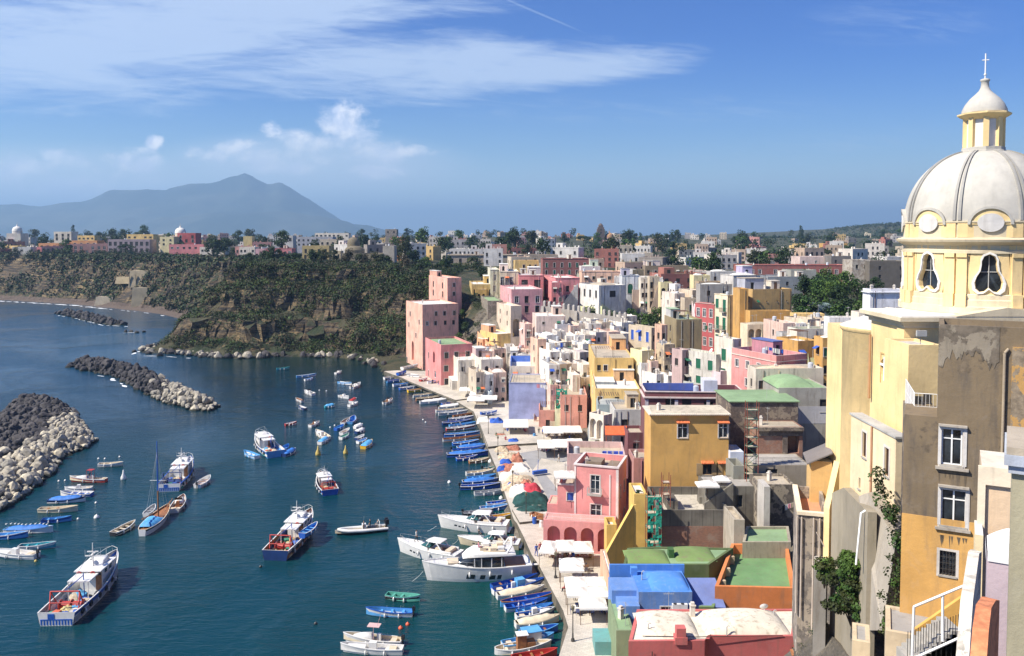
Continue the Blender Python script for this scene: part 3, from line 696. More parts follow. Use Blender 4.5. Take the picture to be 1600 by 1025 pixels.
 def build(s):
  W,D,H,p=s.W,s.D,s.H,s.par;mb=MB()
  wall_face(mb,(0,0),(1,0),W,H,s.ops['F'],inward=(0,1));wall_face(mb,(0,D),(0,-1),D,H,s.ops['L'],inward=(1,0));wall_face(mb,(W,0),(0,1),D,H,s.ops['R'],inward=(-1,0))
  mb.add([(W,D,0),(0,D,0),(0,D,H),(W,D,H)],[(0,1,2,3)],0)
  t=.22 if p>0.02 else 0
  if t:
   o4=[(0,0),(W,0),(W,D),(0,D)];i4=[(t,t),(W-t,t),(W-t,D-t),(t,D-t)]
   for k in range(4):
    a,b=o4[k],o4[(k+1)%4];c,d=i4[(k+1)%4],i4[k]
    mb.add([(*a,H),(*b,H),(*c,H),(*d,H)],[(0,1,2,3)],1);mb.add([(*d,H),(*c,H),(*c,H-p),(*d,H-p)],[(0,1,2,3)],0)
  walls=mb.build('wall',[s.mat,s.trim or s.mat,s.mat],s.root)
  if s.cornice:
   cm=MB()
   for z,e,hh in s.cornice:
    z0=H-z-hh;cm.box(-e,W+e,-e,-.003,z0,z0+hh);cm.box(-e,-.003,0,D,z0,z0+hh);cm.box(W+.003,W+e,0,D,z0,z0+hh)
   cm.build('cornice',s.trim or s.mat,s.root)
  rb=MB();rb.add([(t,t,H-p+.0),(W-t,t,H-p),(W-t,D-t,H-p),(t,D-t,H-p)],[(0,1,2,3)]);rb.build('roof',s.roofm,s.root)
  for(face,u,v,w,h,st,arch,depth,shut,balc) in s.wins:
   if face=='F':loc,rz=(u,0,v),0
   elif face=='L':loc,rz=(0,D-u,v),-math.pi/2
   else:loc,rz=(W,u,v),math.pi/2
   if st=='x':continue
   nm='door' if(st=='D' or(h>2.0 and v<.8)) else 'window'
   if depth>.4:
    M_=Matrix.Rotation(rz,4,'Z');off=M_@Vector((w*.25,depth-.17,0.02));wo=inst(nm,win_mesh(w*.5,min(h*.75,2.0),st),s.root,Vector(loc)+off,(0,0,rz))
   else:wo=inst(nm,win_mesh(w,h,st),s.root,loc,(0,0,rz))
   if shut:
    s1=inst('shutter',shutter_mesh(w,h,shut),wo,(0,0,0));s2=inst('shutter',shutter_mesh(w,h,shut),wo,(w+w/2+.04,0,0))
   if balc:
    ww=w+.7;M_=Matrix.Rotation(rz,4,'Z');inst('balcony',balcony_mesh(ww,s.r.random()<.5),s.root,Vector(loc)+M_@Vector((-.35,0,0)),(0,0,rz))
  roof_props(s)
  if s.ext:s.extras()
  return s
PROP={}
def prop_mesh(kind):
 if kind in PROP:return PROP[kind]
 mb=MB()
 if kind=='chimney':mb.box(-.22,.22,-.22,.22,0,1.0);mb.box(-.28,.28,-.28,.28,1.0,1.1);mb.box(-.16,.16,-.16,.16,1.1,1.3);mats=[plaster((.6,.55,.48))]
 elif kind=='water_tank':mb.cyl(0,0,.1,1.1,.45,n=14);mb.lathe([(.45,1.1),(.3,1.22),(0,1.27)],14);mb.box(-.4,.4,-.4,.4,0,.1);mats=[paint((.45,.47,.5),.5)]
 elif kind=='antenna':
  mb.tube([(0,0,0),(0,0,2.4)],.025,0,4);mb.tube([(-.5,0,2.2),(.5,0,2.2)],.015,0,4)
  for i in range(6):x=-.45+i*.18;mb.tube([(x,-.25,2.2),(x,.25,2.2)],.01,0,3)
  mats=[MGREYP]
 elif kind=='satellite_dish':
  mb.tube([(0,0,0),(0,0,.8)],.03,0,5);st=len(mb.v);mb.lathe([(0,0),(.15,.02),(.3,.07),(.4,.14)],14);mb.xform(Matrix.Translation((0,0,.95))@Matrix.Rotation(R(-60),4,'X'),st);mats=[MWHITE]
 elif kind=='flower_pot':mb.lathe([(.14,0),(.2,.35),(.16,.35)],10);_leafball(mb,(0,0,.55),.3,40,1);mats=[MTERRA,foliage((.03,.07,.015),(.07,.14,.03))]
 elif kind=='roof_box':mb.box(-1.1,1.1,-1.2,1.2,0,2.1);mb.box(-1.2,1.2,-1.3,1.3,2.1,2.22);mb.box(-.4,.4,-1.215,-1.2,.02,1.85,1);mats=[plaster(WHITE),MBROWN]
 elif kind=='vent_pipe':mb.tube([(0,0,0),(0,0,.9),(.12,0,1.0),(.25,0,.95)],.05,0,6);mats=[MGREYP]
 elif kind=='roof_dome':mb.lathe([(1.5,0),(1.45,.3),(1.15,.75),(.65,1.05),(0,1.15)],16);mats=[RW]
 PROP[kind]=mb.mesh(kind,mats);return PROP[kind]
def _leafball(mb,c,r,n,mi=0,rg=None,sq=1.0):
 rg=rg or rnd
 for i in range(n):
  d=Vector((rg.gauss(0,1),rg.gauss(0,1),rg.gauss(0,1))).normalized()*r*rg.uniform(.5,1.05);p=Vector(c)+Vector((d.x,d.y,d.z*sq))
  a=Vector((rg.gauss(0,1),rg.gauss(0,1),rg.gauss(0,1))).normalized();b=a.orthogonal().normalized();s=r*rg.uniform(.22,.42)
  mb.add([p-a*s,p+b*s*.6,p+a*s,p-b*s*.6],[(0,1,2,3)],mi)
def roof_props(s):
 n=s.props
 for i in range(n):
  k=s.r.choice(['chimney','chimney','water_tank','antenna','antenna','satellite_dish','roof_box','vent_pipe','flower_pot'])
  if k in('roof_box',) and(s.W<6 or s.D<6):k='chimney'
  m=1.5 if k=='roof_box' else .6
  if s.W<2*m+.3 or s.D<2*m+.3:continue
  inst(k,prop_mesh(k),s.root,(s.r.uniform(m,s.W-m),s.r.uniform(m,s.D-m),s.H-s.par),(0,0,0 if k=='roof_box' else s.r.uniform(0,3)))
G2='houses of the harbour town'
def H(label,*a,F=None,L=None,Rr=None,**k):
 h=House(label,*a,**k)
 for face,sp in(('F',F),('L',L),('R',Rr)):
  if sp:
   for s_ in(sp if isinstance(sp,list) else[sp]):h.rows(face,**s_)
 return h
def rw(nc,nr,sts='w',**k):return dict(nc=nc,nr=nr,sts=sts,**k)
CN=[(.0,.12,.12)]
#the middle of the town, nearest rows last
MID=[('pink three-storey house with a railed roof terrace right of the tall white house',1145,1213,1263,556,140,25,PINK,dict(par=1.0,cornice=[(1.0,.12,.15)],trim=plaster((.62,.5,.42)),props=4,roof='b'),rw(3,3,'wn',top=.9),rw(4,3,'ww',top=.9,balc=.25)),('narrow tall white house with green shutters joined to the pink terrace house',1118,1145,1160,530,152.5,25,WHITE,dict(),None,rw(1,3,'g',h=2.2,w=1.3,top=1.6,fl=3.7,skip=0)),('weathered pale grey house with three green shutters under a light green roof',1066,1119,1135,554,155,35,(.55,.52,.45),dict(dirt=.8,roof='l'),None,rw(3,2,'g',w=1.2,h=1.9,top=.8,fl=3.3,skip=0)),('small pinkish grey annex with a loggia left of the weathered green-shuttered house',1053,1066,1080,547,160,30,(.50,.36,.33),dict(props=1),rw(1,2,'d'),rw(1,2,'d')),('tall olive brown block with a stained blank side and green roof rim',1039,1057,1098,499,185,5,(.27,.215,.12),dict(dirt=.8,roof='l'),None,rw(1,2,'dn')),('crimson house with white framed balcony doors on the upper lane',1087,1116,1124,475,205,30,CRIM,dict(trim=plaster((.6,.4,.35)),cornice=CN),None,rw(3,3,'wG',w=1.1,h=2.1,top=.9,fl=3.6)),('narrow cream house with tall dark green shutters beside the crimson house',1117,1137,1147,461,200,20,CREAM,dict(cornice=CN),None,rw(2,3,'g',w=1.3,h=2.3,top=.7,fl=4.4,skip=0,balc=.6)),('fortress-like ochre block with a plain high wall on the ridge',1150,1176,1238,452,192,12,(.50,.33,.13),dict(dirt=.5,roof='t',props=3),rw(4,2,'d',w=.3,h=.35,top=2.2,fl=2.4),rw(2,2,'wd')),('slim ochre corner tower with an arched portal beside the fortress-like block',1146,1156,1170,451,189,5,OCHRE,dict(props=0,roof='r'),None,None),('long cream arcaded house with round arches below the fortress-like block',1158,1168,1216,507,178,8,CREAM,dict(roof='t'),None,None),('bright ochre garden wall building behind the arcaded cream house',1168,1172,1238,486,186,4,OCHRE,dict(roof='t',props=0),None,None),('flat yellow walled terrace right of the ochre ridge block',1236,1240,1290,490,182,-4,YEL,dict(props=1,roof='w'),None,None),('white flat house with green roof patches behind the church apse',1232,1246,1302,514,162,8,WHITE,dict(roof='g',props=3),rw(3,1,'dw'),rw(2,1,'w')),('grey-green roofed low house in front of the yellow walled terrace',1215,1222,1262,520,166,5,LGREY,dict(roof='G',props=2),rw(3,1,'dl'),None),('ochre house with a shaded loggia right of the pink terrace house',1215,1247,1282,533,150,15,OCHRE,dict(props=2),rw(3,3,'dn',h=1.5),rw(2,3,'dw')),('ochre house with dark shuttered windows squeezed beside the church apse',1274,1286,1318,528,145,6,OCHRE,dict(props=1),rw(3,3,'gd',h=1.5),rw(1,3,'d')),('white and cream house with an arched terrace wall below the pink terrace house',1170,1181,1290,576,136,3,(.60,.53,.42),dict(dirt=.7,props=2,par=.7),rw(5,2,'dn',skip=.4),rw(1,2,'d')),('beige house with bright blue shutters above a yellow arcade',983,1018,1030,512,185,30,BEIGE,dict(roof='g',dirt=.6),rw(1,3,'d'),[rw(3,1,'b',w=1.0,h=2.3,top=.6,skip=0),rw(3,2,'wd',w=.8,h=1.2,top=5)]),('tall narrow salmon stack of rooms between the blue-shuttered and olive houses',1024,1034,1044,508,180,20,(.58,.37,.26),dict(dirt=.7),rw(1,5,'d',fl=2.4),rw(1,5,'dn',fl=2.4)),('peeling tan buttressed house below the olive block',1026,1038,1056,538,172,15,(.50,.40,.26),dict(dirt=.9,peel=.3),rw(2,4,'dn',w=.7,h=1,fl=2.6),rw(1,4,'d',w=.7,h=1,fl=2.6)),('yellow walled house with a planted terrace in the middle of the slope',914,929,991,559,176,-2,(.66,.44,.15),dict(props=1,par=.25,roof='t'),rw(5,2,'dng',skip=.35,w=.8,h=1.2),rw(1,3,'g')),('pale yellow loggia house with two tall arches beside the yellow terrace house',986,1003,1023,548,174,22,PALEY,dict(props=1),rw(1,3,'w',arch=.5),None),('ochre fronted house with a low white roof below the planted terrace house',917,930,1002,607,164,-3,YEL,dict(props=4,par=.35),rw(5,2,'dn',skip=.3),rw(1,3,'g')),('teal and white covered terrace house in front of the low white roof',924,934,1002,632,158,-3,(.30,.36,.36),dict(props=3,roof='w'),rw(4,2,'dn',skip=.3),rw(1,1,'d')),('white house with two tall arched windows beside the quay umbrellas',922,943,958,649,148,42,WHITE,dict(roof='G',props=1),rw(1,2,'d'),None),('grey terrace house with a dark pergola beside the arched white house',954,960,1006,640,150,0,LGREY,dict(roof='t',props=2),rw(4,2,'dnw',h=1.6,w=1.3,skip=0),None),('maroon cube house under the pergola terrace',976,981,1010,676,138,0,PURP,dict(props=0,roof='t'),rw(1,1,'d'),None),('pinkish low wall house behind the pink quayside palazzo',984,990,1019,716,124,0,(.42,.22,.20),dict(props=2,roof='t'),rw(1,1,'d',w=.4,h=.4),None),('salmon terraced house with outside stairs beside the netted building',826,842,900,641,186,-2,(.56,.25,.20),dict(props=1,par=.9,roof='t'),rw(2,1,'dn'),rw(1,1,'l')),('upper salmon terrace house full of potted plants',866,876,918,617,180,-2,(.58,.27,.21),dict(props=6,par=.9,roof='t'),rw(2,1,'d'),rw(1,1,'d')),('dark red house half hidden behind the netted building',840,850,880,586,200,0,(.30,.10,.09),dict(props=1,roof='t'),rw(3,2,'dn'),rw(1,2,'d')),('pale blue painted house wall with white rim beside the dark red house',878,882,899,583,196,3,(.42,.50,.62),dict(props=0),None,None),('white house with a cobalt blue roof terrace wall behind the netted building',786,796,836,572,214,0,WHITE,dict(props=1,par=.4,roof='w'),rw(2,1,'d'),rw(1,2,'d')),('grey flat fronted house over the cobalt roof terrace',800,806,834,554,226,0,LGREY,dict(props=1),None,rw(1,1,'d')),('coral pink quayside house with an arched balcony at the marina end',664,689,738,539,236,20,(.66,.25,.23),dict(props=2,roof='g',par=.6),rw(3,3,'n',w=1.2,h=1.7,top=1.6,fl=3.8,skip=0),None),('white quayside house with a pale blue door beside the coral pink house',698,716,746,563,228,12,WHITE,dict(props=1),rw(2,3,'dn'),rw(2,3,'wl',w=1.2,h=1.8)),('white stepped house with big arch and outside stairs near the marina',736,752,786,562,221,15,WHITE,dict(props=2),rw(2,3,'dn',arch=.5),rw(2,3,'dw',arch=.5)),('lemon yellow rounded house above the white stepped houses',750,777,803,522,250,28,YEL,dict(props=1,roof='w',par=.3),rw(1,2,'d',w=.5,h=.6),rw(3,2,'nd',arch=.6)),('long white terrace roof house below the lemon yellow house',752,762,832,549,238,4,WHITE,dict(props=3),rw(6,2,'dnw',skip=.3),rw(1,2,'d')),('tall salmon cliffside house with a great arch at its foot',634,660,716,476,268,24,(.74,.42,.31),dict(props=1,par=.4),rw(4,2,'dwn',top=2),None),('salmon upper house with arched windows above the cliffside house',670,699,721,434,286,24,(.70,.38,.29),dict(props=1),rw(1,2,'n'),rw(2,2,'d',arch=.8,w=1.4,h=2.2,skip=0)),('ochre flat house right of the salmon cliff houses',722,737,774,444,300,5,(.55,.40,.16),dict(props=3),rw(3,1,'dn',w=1.6,h=2.4,top=1.4,arch=.5),rw(1,1,'d')),('rose pink terrace house with a balcony over the stone podium',781,799,848,452,262,10,(.66,.33,.33),dict(props=2,par=.6),rw(3,2,'ndw',w=1.3,h=2.2,top=1.6,arch=.4),rw(2,2,'nw',h=2.2)),('big rose house with a deep panelled wall above the terrace house',806,811,849,430,286,2,ROSE,dict(props=2,par=.4,cornice=CN),rw(2,1,'dD',w=2.2,h=3,top=1.2),None),('rose pink house with white framed windows at the top of the arcade wall',850,868,906,434,274,8,(.64,.25,.25),dict(props=3,cornice=CN),rw(3,2,'wd',w=1.1,h=1.9,top=2.2,skip=0),rw(2,2,'w')),('darker rose cube in front of the white-windowed rose house',858,862,880,441,268,4,ROSE,dict(props=0),rw(2,2,'nd',skip=0),None),('cream palazzo with balconies left of the big rose house',778,781,810,424,292,2,CREAM,dict(props=1,cornice=CN),rw(4,2,'nG',w=1.2,h=2.3,top=1.5,fl=4,balc=.5,arch=.3),None),('pale green-grey palazzo with tall shutters beside the cream palazzo',756,766,779,421,300,4,(.58,.56,.42),dict(props=1,cornice=CN),rw(1,3,'w',h=2.2,fl=4),rw(3,2,'gw',h=2.2)),('white house with black door and sloping grey side wall by the garden',901,936,978,446,262,22,(.66,.64,.60),dict(props=1,roof='t'),rw(1,1,'d',w=2.2,h=2),rw(4,1,'d',w=1.3,h=2.4,top=1.2,skip=0)),('tall pale grey house with green arched shutters behind the garden',968,972,999,430,275,2,(.60,.62,.62),dict(props=1,roof='G',cornice=CN),rw(3,1,'g',w=1.7,h=3.2,top=2.4,arch=1,skip=.1),None),('narrow bright white house with small windows behind the garden',998,1001,1014,434,270,2,WHITE,dict(props=1),rw(2,3,'dn',w=.8,h=1.5),None),('narrow beige house with tall doors behind the garden',1012,1015,1031,432,266,2,BEIGE,dict(props=1,roof='t'),rw(2,3,'dn',w=1.0,h=2),None),('pale yellow house with dark arched windows behind the garden',1029,1032,1051,441,258,3,PALEY,dict(props=1,roof='l'),rw(2,3,'ndg',w=1.3,h=2.2,arch=.6,skip=0),None),('tall narrow white house leaning over the garden edge',1046,1055,1064,444,252,12,(.72,.68,.64),dict(props=1,roof='t'),rw(1,4,'n'),rw(2,4,'n',w=.8)),('beige house with dark doorways below the grey barrel roof',1064,1070,1090,466,230,6,BEIGE,dict(props=1,roof='G'),rw(3,2,'dg',w=1.0,h=1.8,skip=0),None),('grey house under a long barrel roof above the crimson house',1088,1094,1145,444,226,4,GREY,dict(props=1,roof='G',dirt=.6),rw(2,1,'d'),None),('pale grey box house with one black window above the fortress-like block',1126,1146,1188,430,226,10,LGREY,dict(props=1,roof='w',cornice=CN),rw(1,1,'d',w=1.6,h=1.9,skip=0),None),('white low penthouse with pink top behind the fortress-like block',1176,1180,1214,440,214,2,WHITE,dict(props=3,roof='r'),rw(3,1,'d'),None),('long salmon roofed house with small windows at the top of the town',905,909,972,424,300,2,PEACH,dict(props=3,roof='w',cornice=CN),rw(5,1,'dn',w=1.2,h=1.2),None),('white low house with one tiny window above the salmon roofed house',905,908,938,416,314,2,(.70,.60,.55),dict(props=1),rw(3,1,'d',w=.7,h=.7),None),('olive stone house with a pitched gable behind the grey green-arched house',968,972,1006,421,305,2,(.22,.19,.12),dict(props=2,roof='G',dirt=.6),rw(2,1,'d'),None),('brown stone range with a flat tar roof on the skyline of the town',1004,1008,1076,415,318,0,(.24,.185,.12),dict(props=4,roof='G',dirt=.7),rw(6,1,'dn',h=1.2),None),('low house with a yellow vault roof behind the grey barrel roof',1078,1084,1110,430,262,3,PALEY,dict(props=1,roof='l'),rw(2,1,'d'),None),('grey stucco house with teal roof cover at the top of the town',1104,1110,1152,424,285,3,LGREY,dict(props=2,roof='G'),rw(3,1,'d'),None),('brown walled courtyard house left of the pale box house',1086,1092,1130,440,244,3,TAN,dict(props=1,roof='t'),rw(2,1,'d'),None),('white house with green door and roof balustrade behind the church',1352,1360,1416,452,150,2,(.74,.74,.76),dict(props=2,roof='G',cornice=[(.5,.35,.12)]),rw(3,1,'g',w=1.1,h=2.2,top=2.9,skip=.3),rw(1,1,'g')),('white parapet house with an orange balcony floor beside the church',1338,1342,1380,488,130,0,WHITE,dict(props=1,roof='r',par=.9),rw(2,1,'d',skip=.4),None),('low white wall building with a thin curved roof left of the church',1290,1296,1342,496,150,-3,(.70,.68,.64),dict(props=2,roof='w',par=.5),None,None),('cream vaulted house with a curved parapet under the merlon wall',832,838,884,494,232,4,(.66,.52,.44),dict(props=1,par=.3),rw(2,1,'dn',w=.7,h=.7),rw(1,1,'d')),('peach tower house with arched doorway in the middle of the white cluster',829,840,854,530,212,18,PEACH,dict(props=1),rw(1,5,'d',w=.8,fl=2.7),rw(1,4,'nd',w=.8,arch=.4)),('pink and cream stack of rooms with balconies above the yellow house',812,820,832,506,236,15,(.70,.47,.40),dict(props=1),rw(1,5,'nd',w=.9,balc=.4),rw(1,4,'d')),('cream house with a great dark arch on the stone podium',776,798,815,478,252,18,(.62,.50,.38),dict(props=0,dirt=.6),None,rw(2,2,'d')),]
for i,rowm in enumerate(MID):
 lab,xA,xB,xC,yB,Y,yaw,c,kw,F,L=rowm
 h=H(lab,xA,xB,xC,yB,Y,yaw,c,F=F,L=L,seed=100+i,ext=not any(w in lab for w in('garden wall','low white wall','walled terrace','balcony at the marina','great arch','maroon','podium')),**kw)
 if 'slim ochre corner' in lab:h.arches('F',1,2.0,3.4,h.H-9.5);h.px('F',1158,478,.7,1.3)
 if 'arcaded house' in lab:h.arches('F',4,1.4,1.9,h.H-2.9,depth=1.2)
 if 'two tall arches' in lab:h.arches('L',2,1.5,4.2,h.H-7.3,depth=1.2)
 if 'tall arched windows beside' in lab:h.arches('L',2,1.5,3.6,h.H-4.6,depth=.8)
 if 'arched balcony at the marina' in lab:h.px('L',678,558,2.2,3.4,'n',True,1.0);h.px('L',670,555,.9,1.8,'n');h.px('L',670,583,.9,1.8,'n');h.px('L',680,585,2.0,1.9,'w')
 if 'great arch at its foot' in lab:
  for p_ in((641,490),(639,507),(655,503),(650,524)):h.px('L',*p_,1.0,1.6,'n')
  h.px('L',645,548,2.4,6.5,'x',True,1.2);h.px('L',636,562,1.0,1.8,'n')
 if 'great dark arch' in lab:h.arches('F',1,2.2,5.5,h.H-9.5,depth=2.5)
 if 'blue roof terrace' in lab or 'cobalt blue roof' in lab:
  h.build();mb=MB();mb.box(.3,h.W-.3,h.D*.45,h.D*.45+.2,h.H-.4,h.H+1.2);mb.box(.3,.5,.4,h.D*.45,h.H-.4,h.H+1.2);mb.build('parapet',plaster((.08,.17,.55)),h.root);continue
 h.build()
 #white cluster on the slope: small stacked cubes, each described by its neighbours and colour
SMALL=[]
cl=random.Random(5)
CW=[((.74,.71,.66),'white'),((.70,.60,.50),'cream'),((.62,.58,.52),'greyish white'),((.66,.47,.38),'pale salmon'),((.72,.69,.62),'ivory'),((.56,.46,.34),'sandy')]
CF=['a dark doorway','a small terrace','an open roof terrace','two dark windows','a tall parapet','weather stains','an arched doorway','a chimney and aerials','a brown door','a narrow side wall']
RNM=['under the merlon wall','second row under merlons','half way down','in lower cluster','above salmon terraces','above quay umbrellas','at the garden foot','behind the purple palazzo','below the olive block','behind the far umbrellas','behind the apse','above the beige houses','below the lemon house','behind the green scaffolds']
ROWS=[(507,232,850,985,0),(521,222,852,980,1),(536,212,856,922,2),(552,203,858,918,3),(570,195,856,916,4),(590,188,893,920,5),(497,240,908,985,6),(583,166,1024,1056,7),(566,172,1000,1050,8),(585,214,742,782,9),(503,170,1222,1296,10),(456,236,1052,1100,11),(545,232,756,826,12),(600,192,858,900,13)]
for(yy,YY,xa,xb,ri) in ROWS:
 x=xa;k=0
 while x<xb:
  wpx=cl.uniform(12,22);c,cn=cl.choice(CW);ft=cl.choice(CF);yj=yy+cl.uniform(-4,4)
  lab=f'{cn} cube house with {ft}, number {k + 1} from left {RNM[ri]}'.replace('number 1 from','first from').replace('number 2 from','second from').replace('number 3 from','third from').replace('number 4 from','fourth from').replace('number 5 from','fifth from').replace('number 6 from','sixth from').replace('number 7 from','seventh from').replace('number 8 from','eighth from').replace('number 9 from','ninth from').replace('number 10 from','tenth from')
  w_=lab.split()
  h=H(lab,x-5,x+2,x+2+wpx,yj,YY+cl.uniform(-3,3),cl.uniform(2,26),c,F=rw(2,3,'dnw',w=.8,h=1.2,fl=2.6,skip=.3,top=.9,arch=.25,balc=.15),L=rw(1,3,'dn',w=.8,h=1.2,fl=2.6,arch=.3),props=cl.choice([1,2,3]),par=cl.choice([.3,.5,.9]),dep=cl.uniform(6,9),roof=cl.choice('wwwtG'),seed=int(x*10)+ri,dirt=.8,ext=True)
  h.build();x+=wpx+cl.uniform(-1,1);k+=1
def merlon_wall():
 A=at(846,478,250);B=at(980,498,236);z1=24.0
 root=empty('garden_wall',(A.x,A.y,12));tag(root,'long grey garden wall crowned with rounded merlons below the trees','wall')
 d=Vector((B.x-A.x,B.y-A.y,0));L=d.length;an=math.atan2(d.y,d.x);root.rotation_euler.z=an
 za,zb_=A.z-12,B.z-12
 mb=MB();mb.add([(0,0,0),(L,0,0),(L,0,zb_),(0,0,za),(0,1,0),(L,1,0),(L,1,zb_),(0,1,za)],[(0,1,2,3),(5,4,7,6),(3,2,6,7),(1,5,6,2),(4,0,3,7)]);mb.build('wall',plaster((.36,.33,.29),.6),root)
 mm=MB();mm.box(-.35,.35,-.25,.55,-.5,1.3);st=len(mm.v);mm.lathe([(.42,0),(.38,.2),(.2,.38),(0,.42)],10);mm.xform(Matrix.Translation((0,.15,1.3)),st);me=mm.mesh('merlon',[plaster((.40,.37,.33),.6)])
 n=17
 for i in range(n):
  if i in(10,11):continue
  f=(i+.5)/n;inst('merlon',me,root,(f*L,.35,za+(zb_-za)*f))
 for f in(.02,.42):bm2=MB();z_=za+(zb_-za)*f;bm2 .add([(f*L-.7,-3.4,0),(f*L+.7,-3.4,0),(f*L+.7,0,0),(f*L-.7,0,0),(f*L-.5,-.5,z_),(f*L+.5,-.5,z_),(f*L+.5,0,z_),(f*L-.5,0,z_),(f*L-.6,-1.1,z_*.6),(f*L+.6,-1.1,z_*.6)],[(0,1,9,8),(8,9,5,4),(1,2,6,5,9),(3,0,8,4,7),(4,5,6,7)]);bm2 .build('buttress',plaster((.36,.33,.29),.6),root)
merlon_wall()
h=H('rough stone podium wall with ivy under the rose terrace house',749,762,786,470,268,8,STONE,props=0,roof='g',name='stone_podium',cat='wall',matw=plaster((.20,.175,.13),.7,peel=.4));h.build()
#near buildings of the harbour front
def brickmat():
 if 'brick' in MATS:return MATS['brick']
 m,t,b=base_mat('brick');p=pos(t);mp=t.node('ShaderNodeMapping');t.link(p,mp.inputs[0]);mp.inputs['Rotation'].default_value=(R(90),0,0)
 br=t.node('ShaderNodeTexBrick');t.link(mp.outputs[0],br.inputs[0]);br.inputs['Scale'].default_value=2.2;br.inputs['Mortar Size'].default_value=.018;br.inputs['Color1'].default_value=(.30,.13,.075,1);br.inputs['Color2'].default_value=(.21,.095,.06,1);br.inputs['Mortar'].default_value=(.28,.24,.2,1)
 c=t.mix(t.ramp(t.noise(p,.7,8,.65),.45,.7,0,.6),br.outputs[0],(.30,.25,.2));t.link(c,b.inputs['Base Color']);b.inputs['Roughness'].default_value=.95
 MATS['brick']=m;return m
BRICK=brickmat();CBLOCK=stone_mat('concrete_block',(.20,.185,.15),(.115,.10,.08),.6);ROUGH=plaster((.26,.21,.15),.8,peel=.7,peelc=(.13,.10,.08))
def polyhouse(name,label,pts,z,zb,mat_,roofm,par=.5,cat='house',group=G2,thick=.3):
 """a block whose roof outline is given by picture points at height z"""
 P=[onz(x,y,z) for x,y in pts];c=P[0];root=empty(name,(c.x,c.y,zb));tag(root,label,cat,group)
 L=[(p.x-c.x,p.y-c.y) for p in P];n=len(L);cx=sum(p[0] for p in L)/n;cy=sum(p[1] for p in L)/n;H_=z-zb
 I=[]
 for i in range(n):
  a,b,d=Vector(L[i-1]),Vector(L[i]),Vector(L[(i+1)%n]);e1=(b-a).normalized();e2=(d-b).normalized()
  n1=Vector((-e1 .y,e1 .x));n2=Vector((-e2 .y,e2 .x))
  if n1 .dot(Vector((cx,cy))-b)<0:n1=-n1
  if n2 .dot(Vector((cx,cy))-b)<0:n2=-n2
  m_=(n1+n2);k=thick/max(.3,m_.length_squared/2);I.append(tuple(b+m_*k*1.0))
 mb=MB()
 for i in range(n):
  a,b=L[i],L[(i+1)%n];c1,d1=I[(i+1)%n],I[i]
  mb.add([(*a,0),(*b,0),(*b,H_),(*a,H_)],[(0,1,2,3)]);mb.add([(*a,H_),(*b,H_),(*c1,H_),(*d1,H_)],[(0,1,2,3)],0);mb.add([(*d1,H_),(*c1,H_),(*c1,H_-par),(*d1,H_-par)],[(0,1,2,3)],0)
 mb.build('wall',mat_,root);rb=MB();rb.add([(*p,H_-par) for p in I],[tuple(range(n))]);rb.build('roof',roofm,root)
 cs=[(p.x,p.y) for p in P];HOUSES.append((cs,z,zb));root['H']=H_
 return root,L,H_
def vault(root,mat_,x0,x1,y0,y1,z,h,name='vault',ex=2.0):
 mb=MB()
 def fn(u,v):
  a,b=2*u-1,2*v-1;k=max(0,(1-abs(a)**ex))**.5*max(0,(1-abs(b)**ex))**.5
  return(x0+(x1-x0)*u,y0+(y1-y0)*v,z+h*k*(1+.04*math.sin(u*7+v*5)))
 mb.grid(fn,18,14);return mb.build(name,mat_,root)
def rail(root,pts,h=1.0,m=None,name='railing',gap=.16,r=.018):
 mb=MB()
 for a,b in zip(pts[:-1],pts[1:]):
  a,b=Vector(a),Vector(b);L=(b-a).length;up=Vector((0,0,h));mb.tube([a+up,b+up],r*1.3,0,5);mb.tube([a+up*.5,b+up*.5],r*.7,0,4)
  n=max(1,int(L/gap))
  for i in range(n+1):p=a.lerp(b,i/n);mb.tube([p,p+up],r if i%8==0 else r*.55,0,4)
 return mb.build(name,m or MWHITE,root)
h=House('long purple palazzo with white pilasters and a navy blue roof terrace',1003,1008,1166,611,135,-3,PURP,trim=plaster((.60,.50,.46)),par=1.1,roof='b',cornice=[(.9,.3,.22),(0,.1,.15)],props=1,seed=1)
for p_ in((1047,634),(1073,634),(1107,638),(1140,638)):h.px('F',*p_,1.5,2.2,'d')
h.build();mb=MB()
for u in(.0,h.W*.30,h.W*.62):mb.box(u,u+.55,-.07,-.004,0,h.H-1.4)
mb.build('pilaster',plaster((.55,.50,.52)),h.root)
mb=MB();mb.box(h.W*.62,h.W*.76,2.5,5.5,h.H-1.1,h.H+1.4);mb.build('stair_box',plaster((.55,.56,.60)),h.root)
mb=MB();mb.box(.25,h.W*.55,h.D-.5,h.D-.3,h.H-1.0,h.H+.25);mb.build('inner_parapet',plaster((.07,.11,.33)),h.root)
h=House('big ochre house with tile hoods over its windows and a white eave',1011,1017,1142,648,117,0,(.58,.34,.10),par=.05,roof='w',props=2,dirt=.25,seed=2,dep=5.6)
h.px('F',1067,673,1.45,2.1,'w');h.px('F',1130,673,1.3,2.0,'w');h.px('F',1105,733,1.3,1.6,'n',shut=None);h.px('F',1131,737,1.5,2.3,'n')
h.build();W_,H_=h.W,h.H;mb=MB();mb.box(-.35,W_+.2,-.38,h.D,H_+.005,H_+.16);n=44
for i in range(n):x=-.3+(W_+.4)*i/n;mb.tube([(x+.1,-.46,H_+.06),(x+.1,-.1,H_+.13)],.11,0,6)
mb.build('eave',plaster((.66,.58,.46),.2),h.root)
mb=MB();mb.add([(.1,.0,H_+.17),(W_,0,H_+.17),(W_,h.D-.3,H_+.3),(.6,h.D-.3,H_+.3)],[(0,1,2,3)]);mb.build('roof',plaster((.50,.44,.33),.7),h.root)
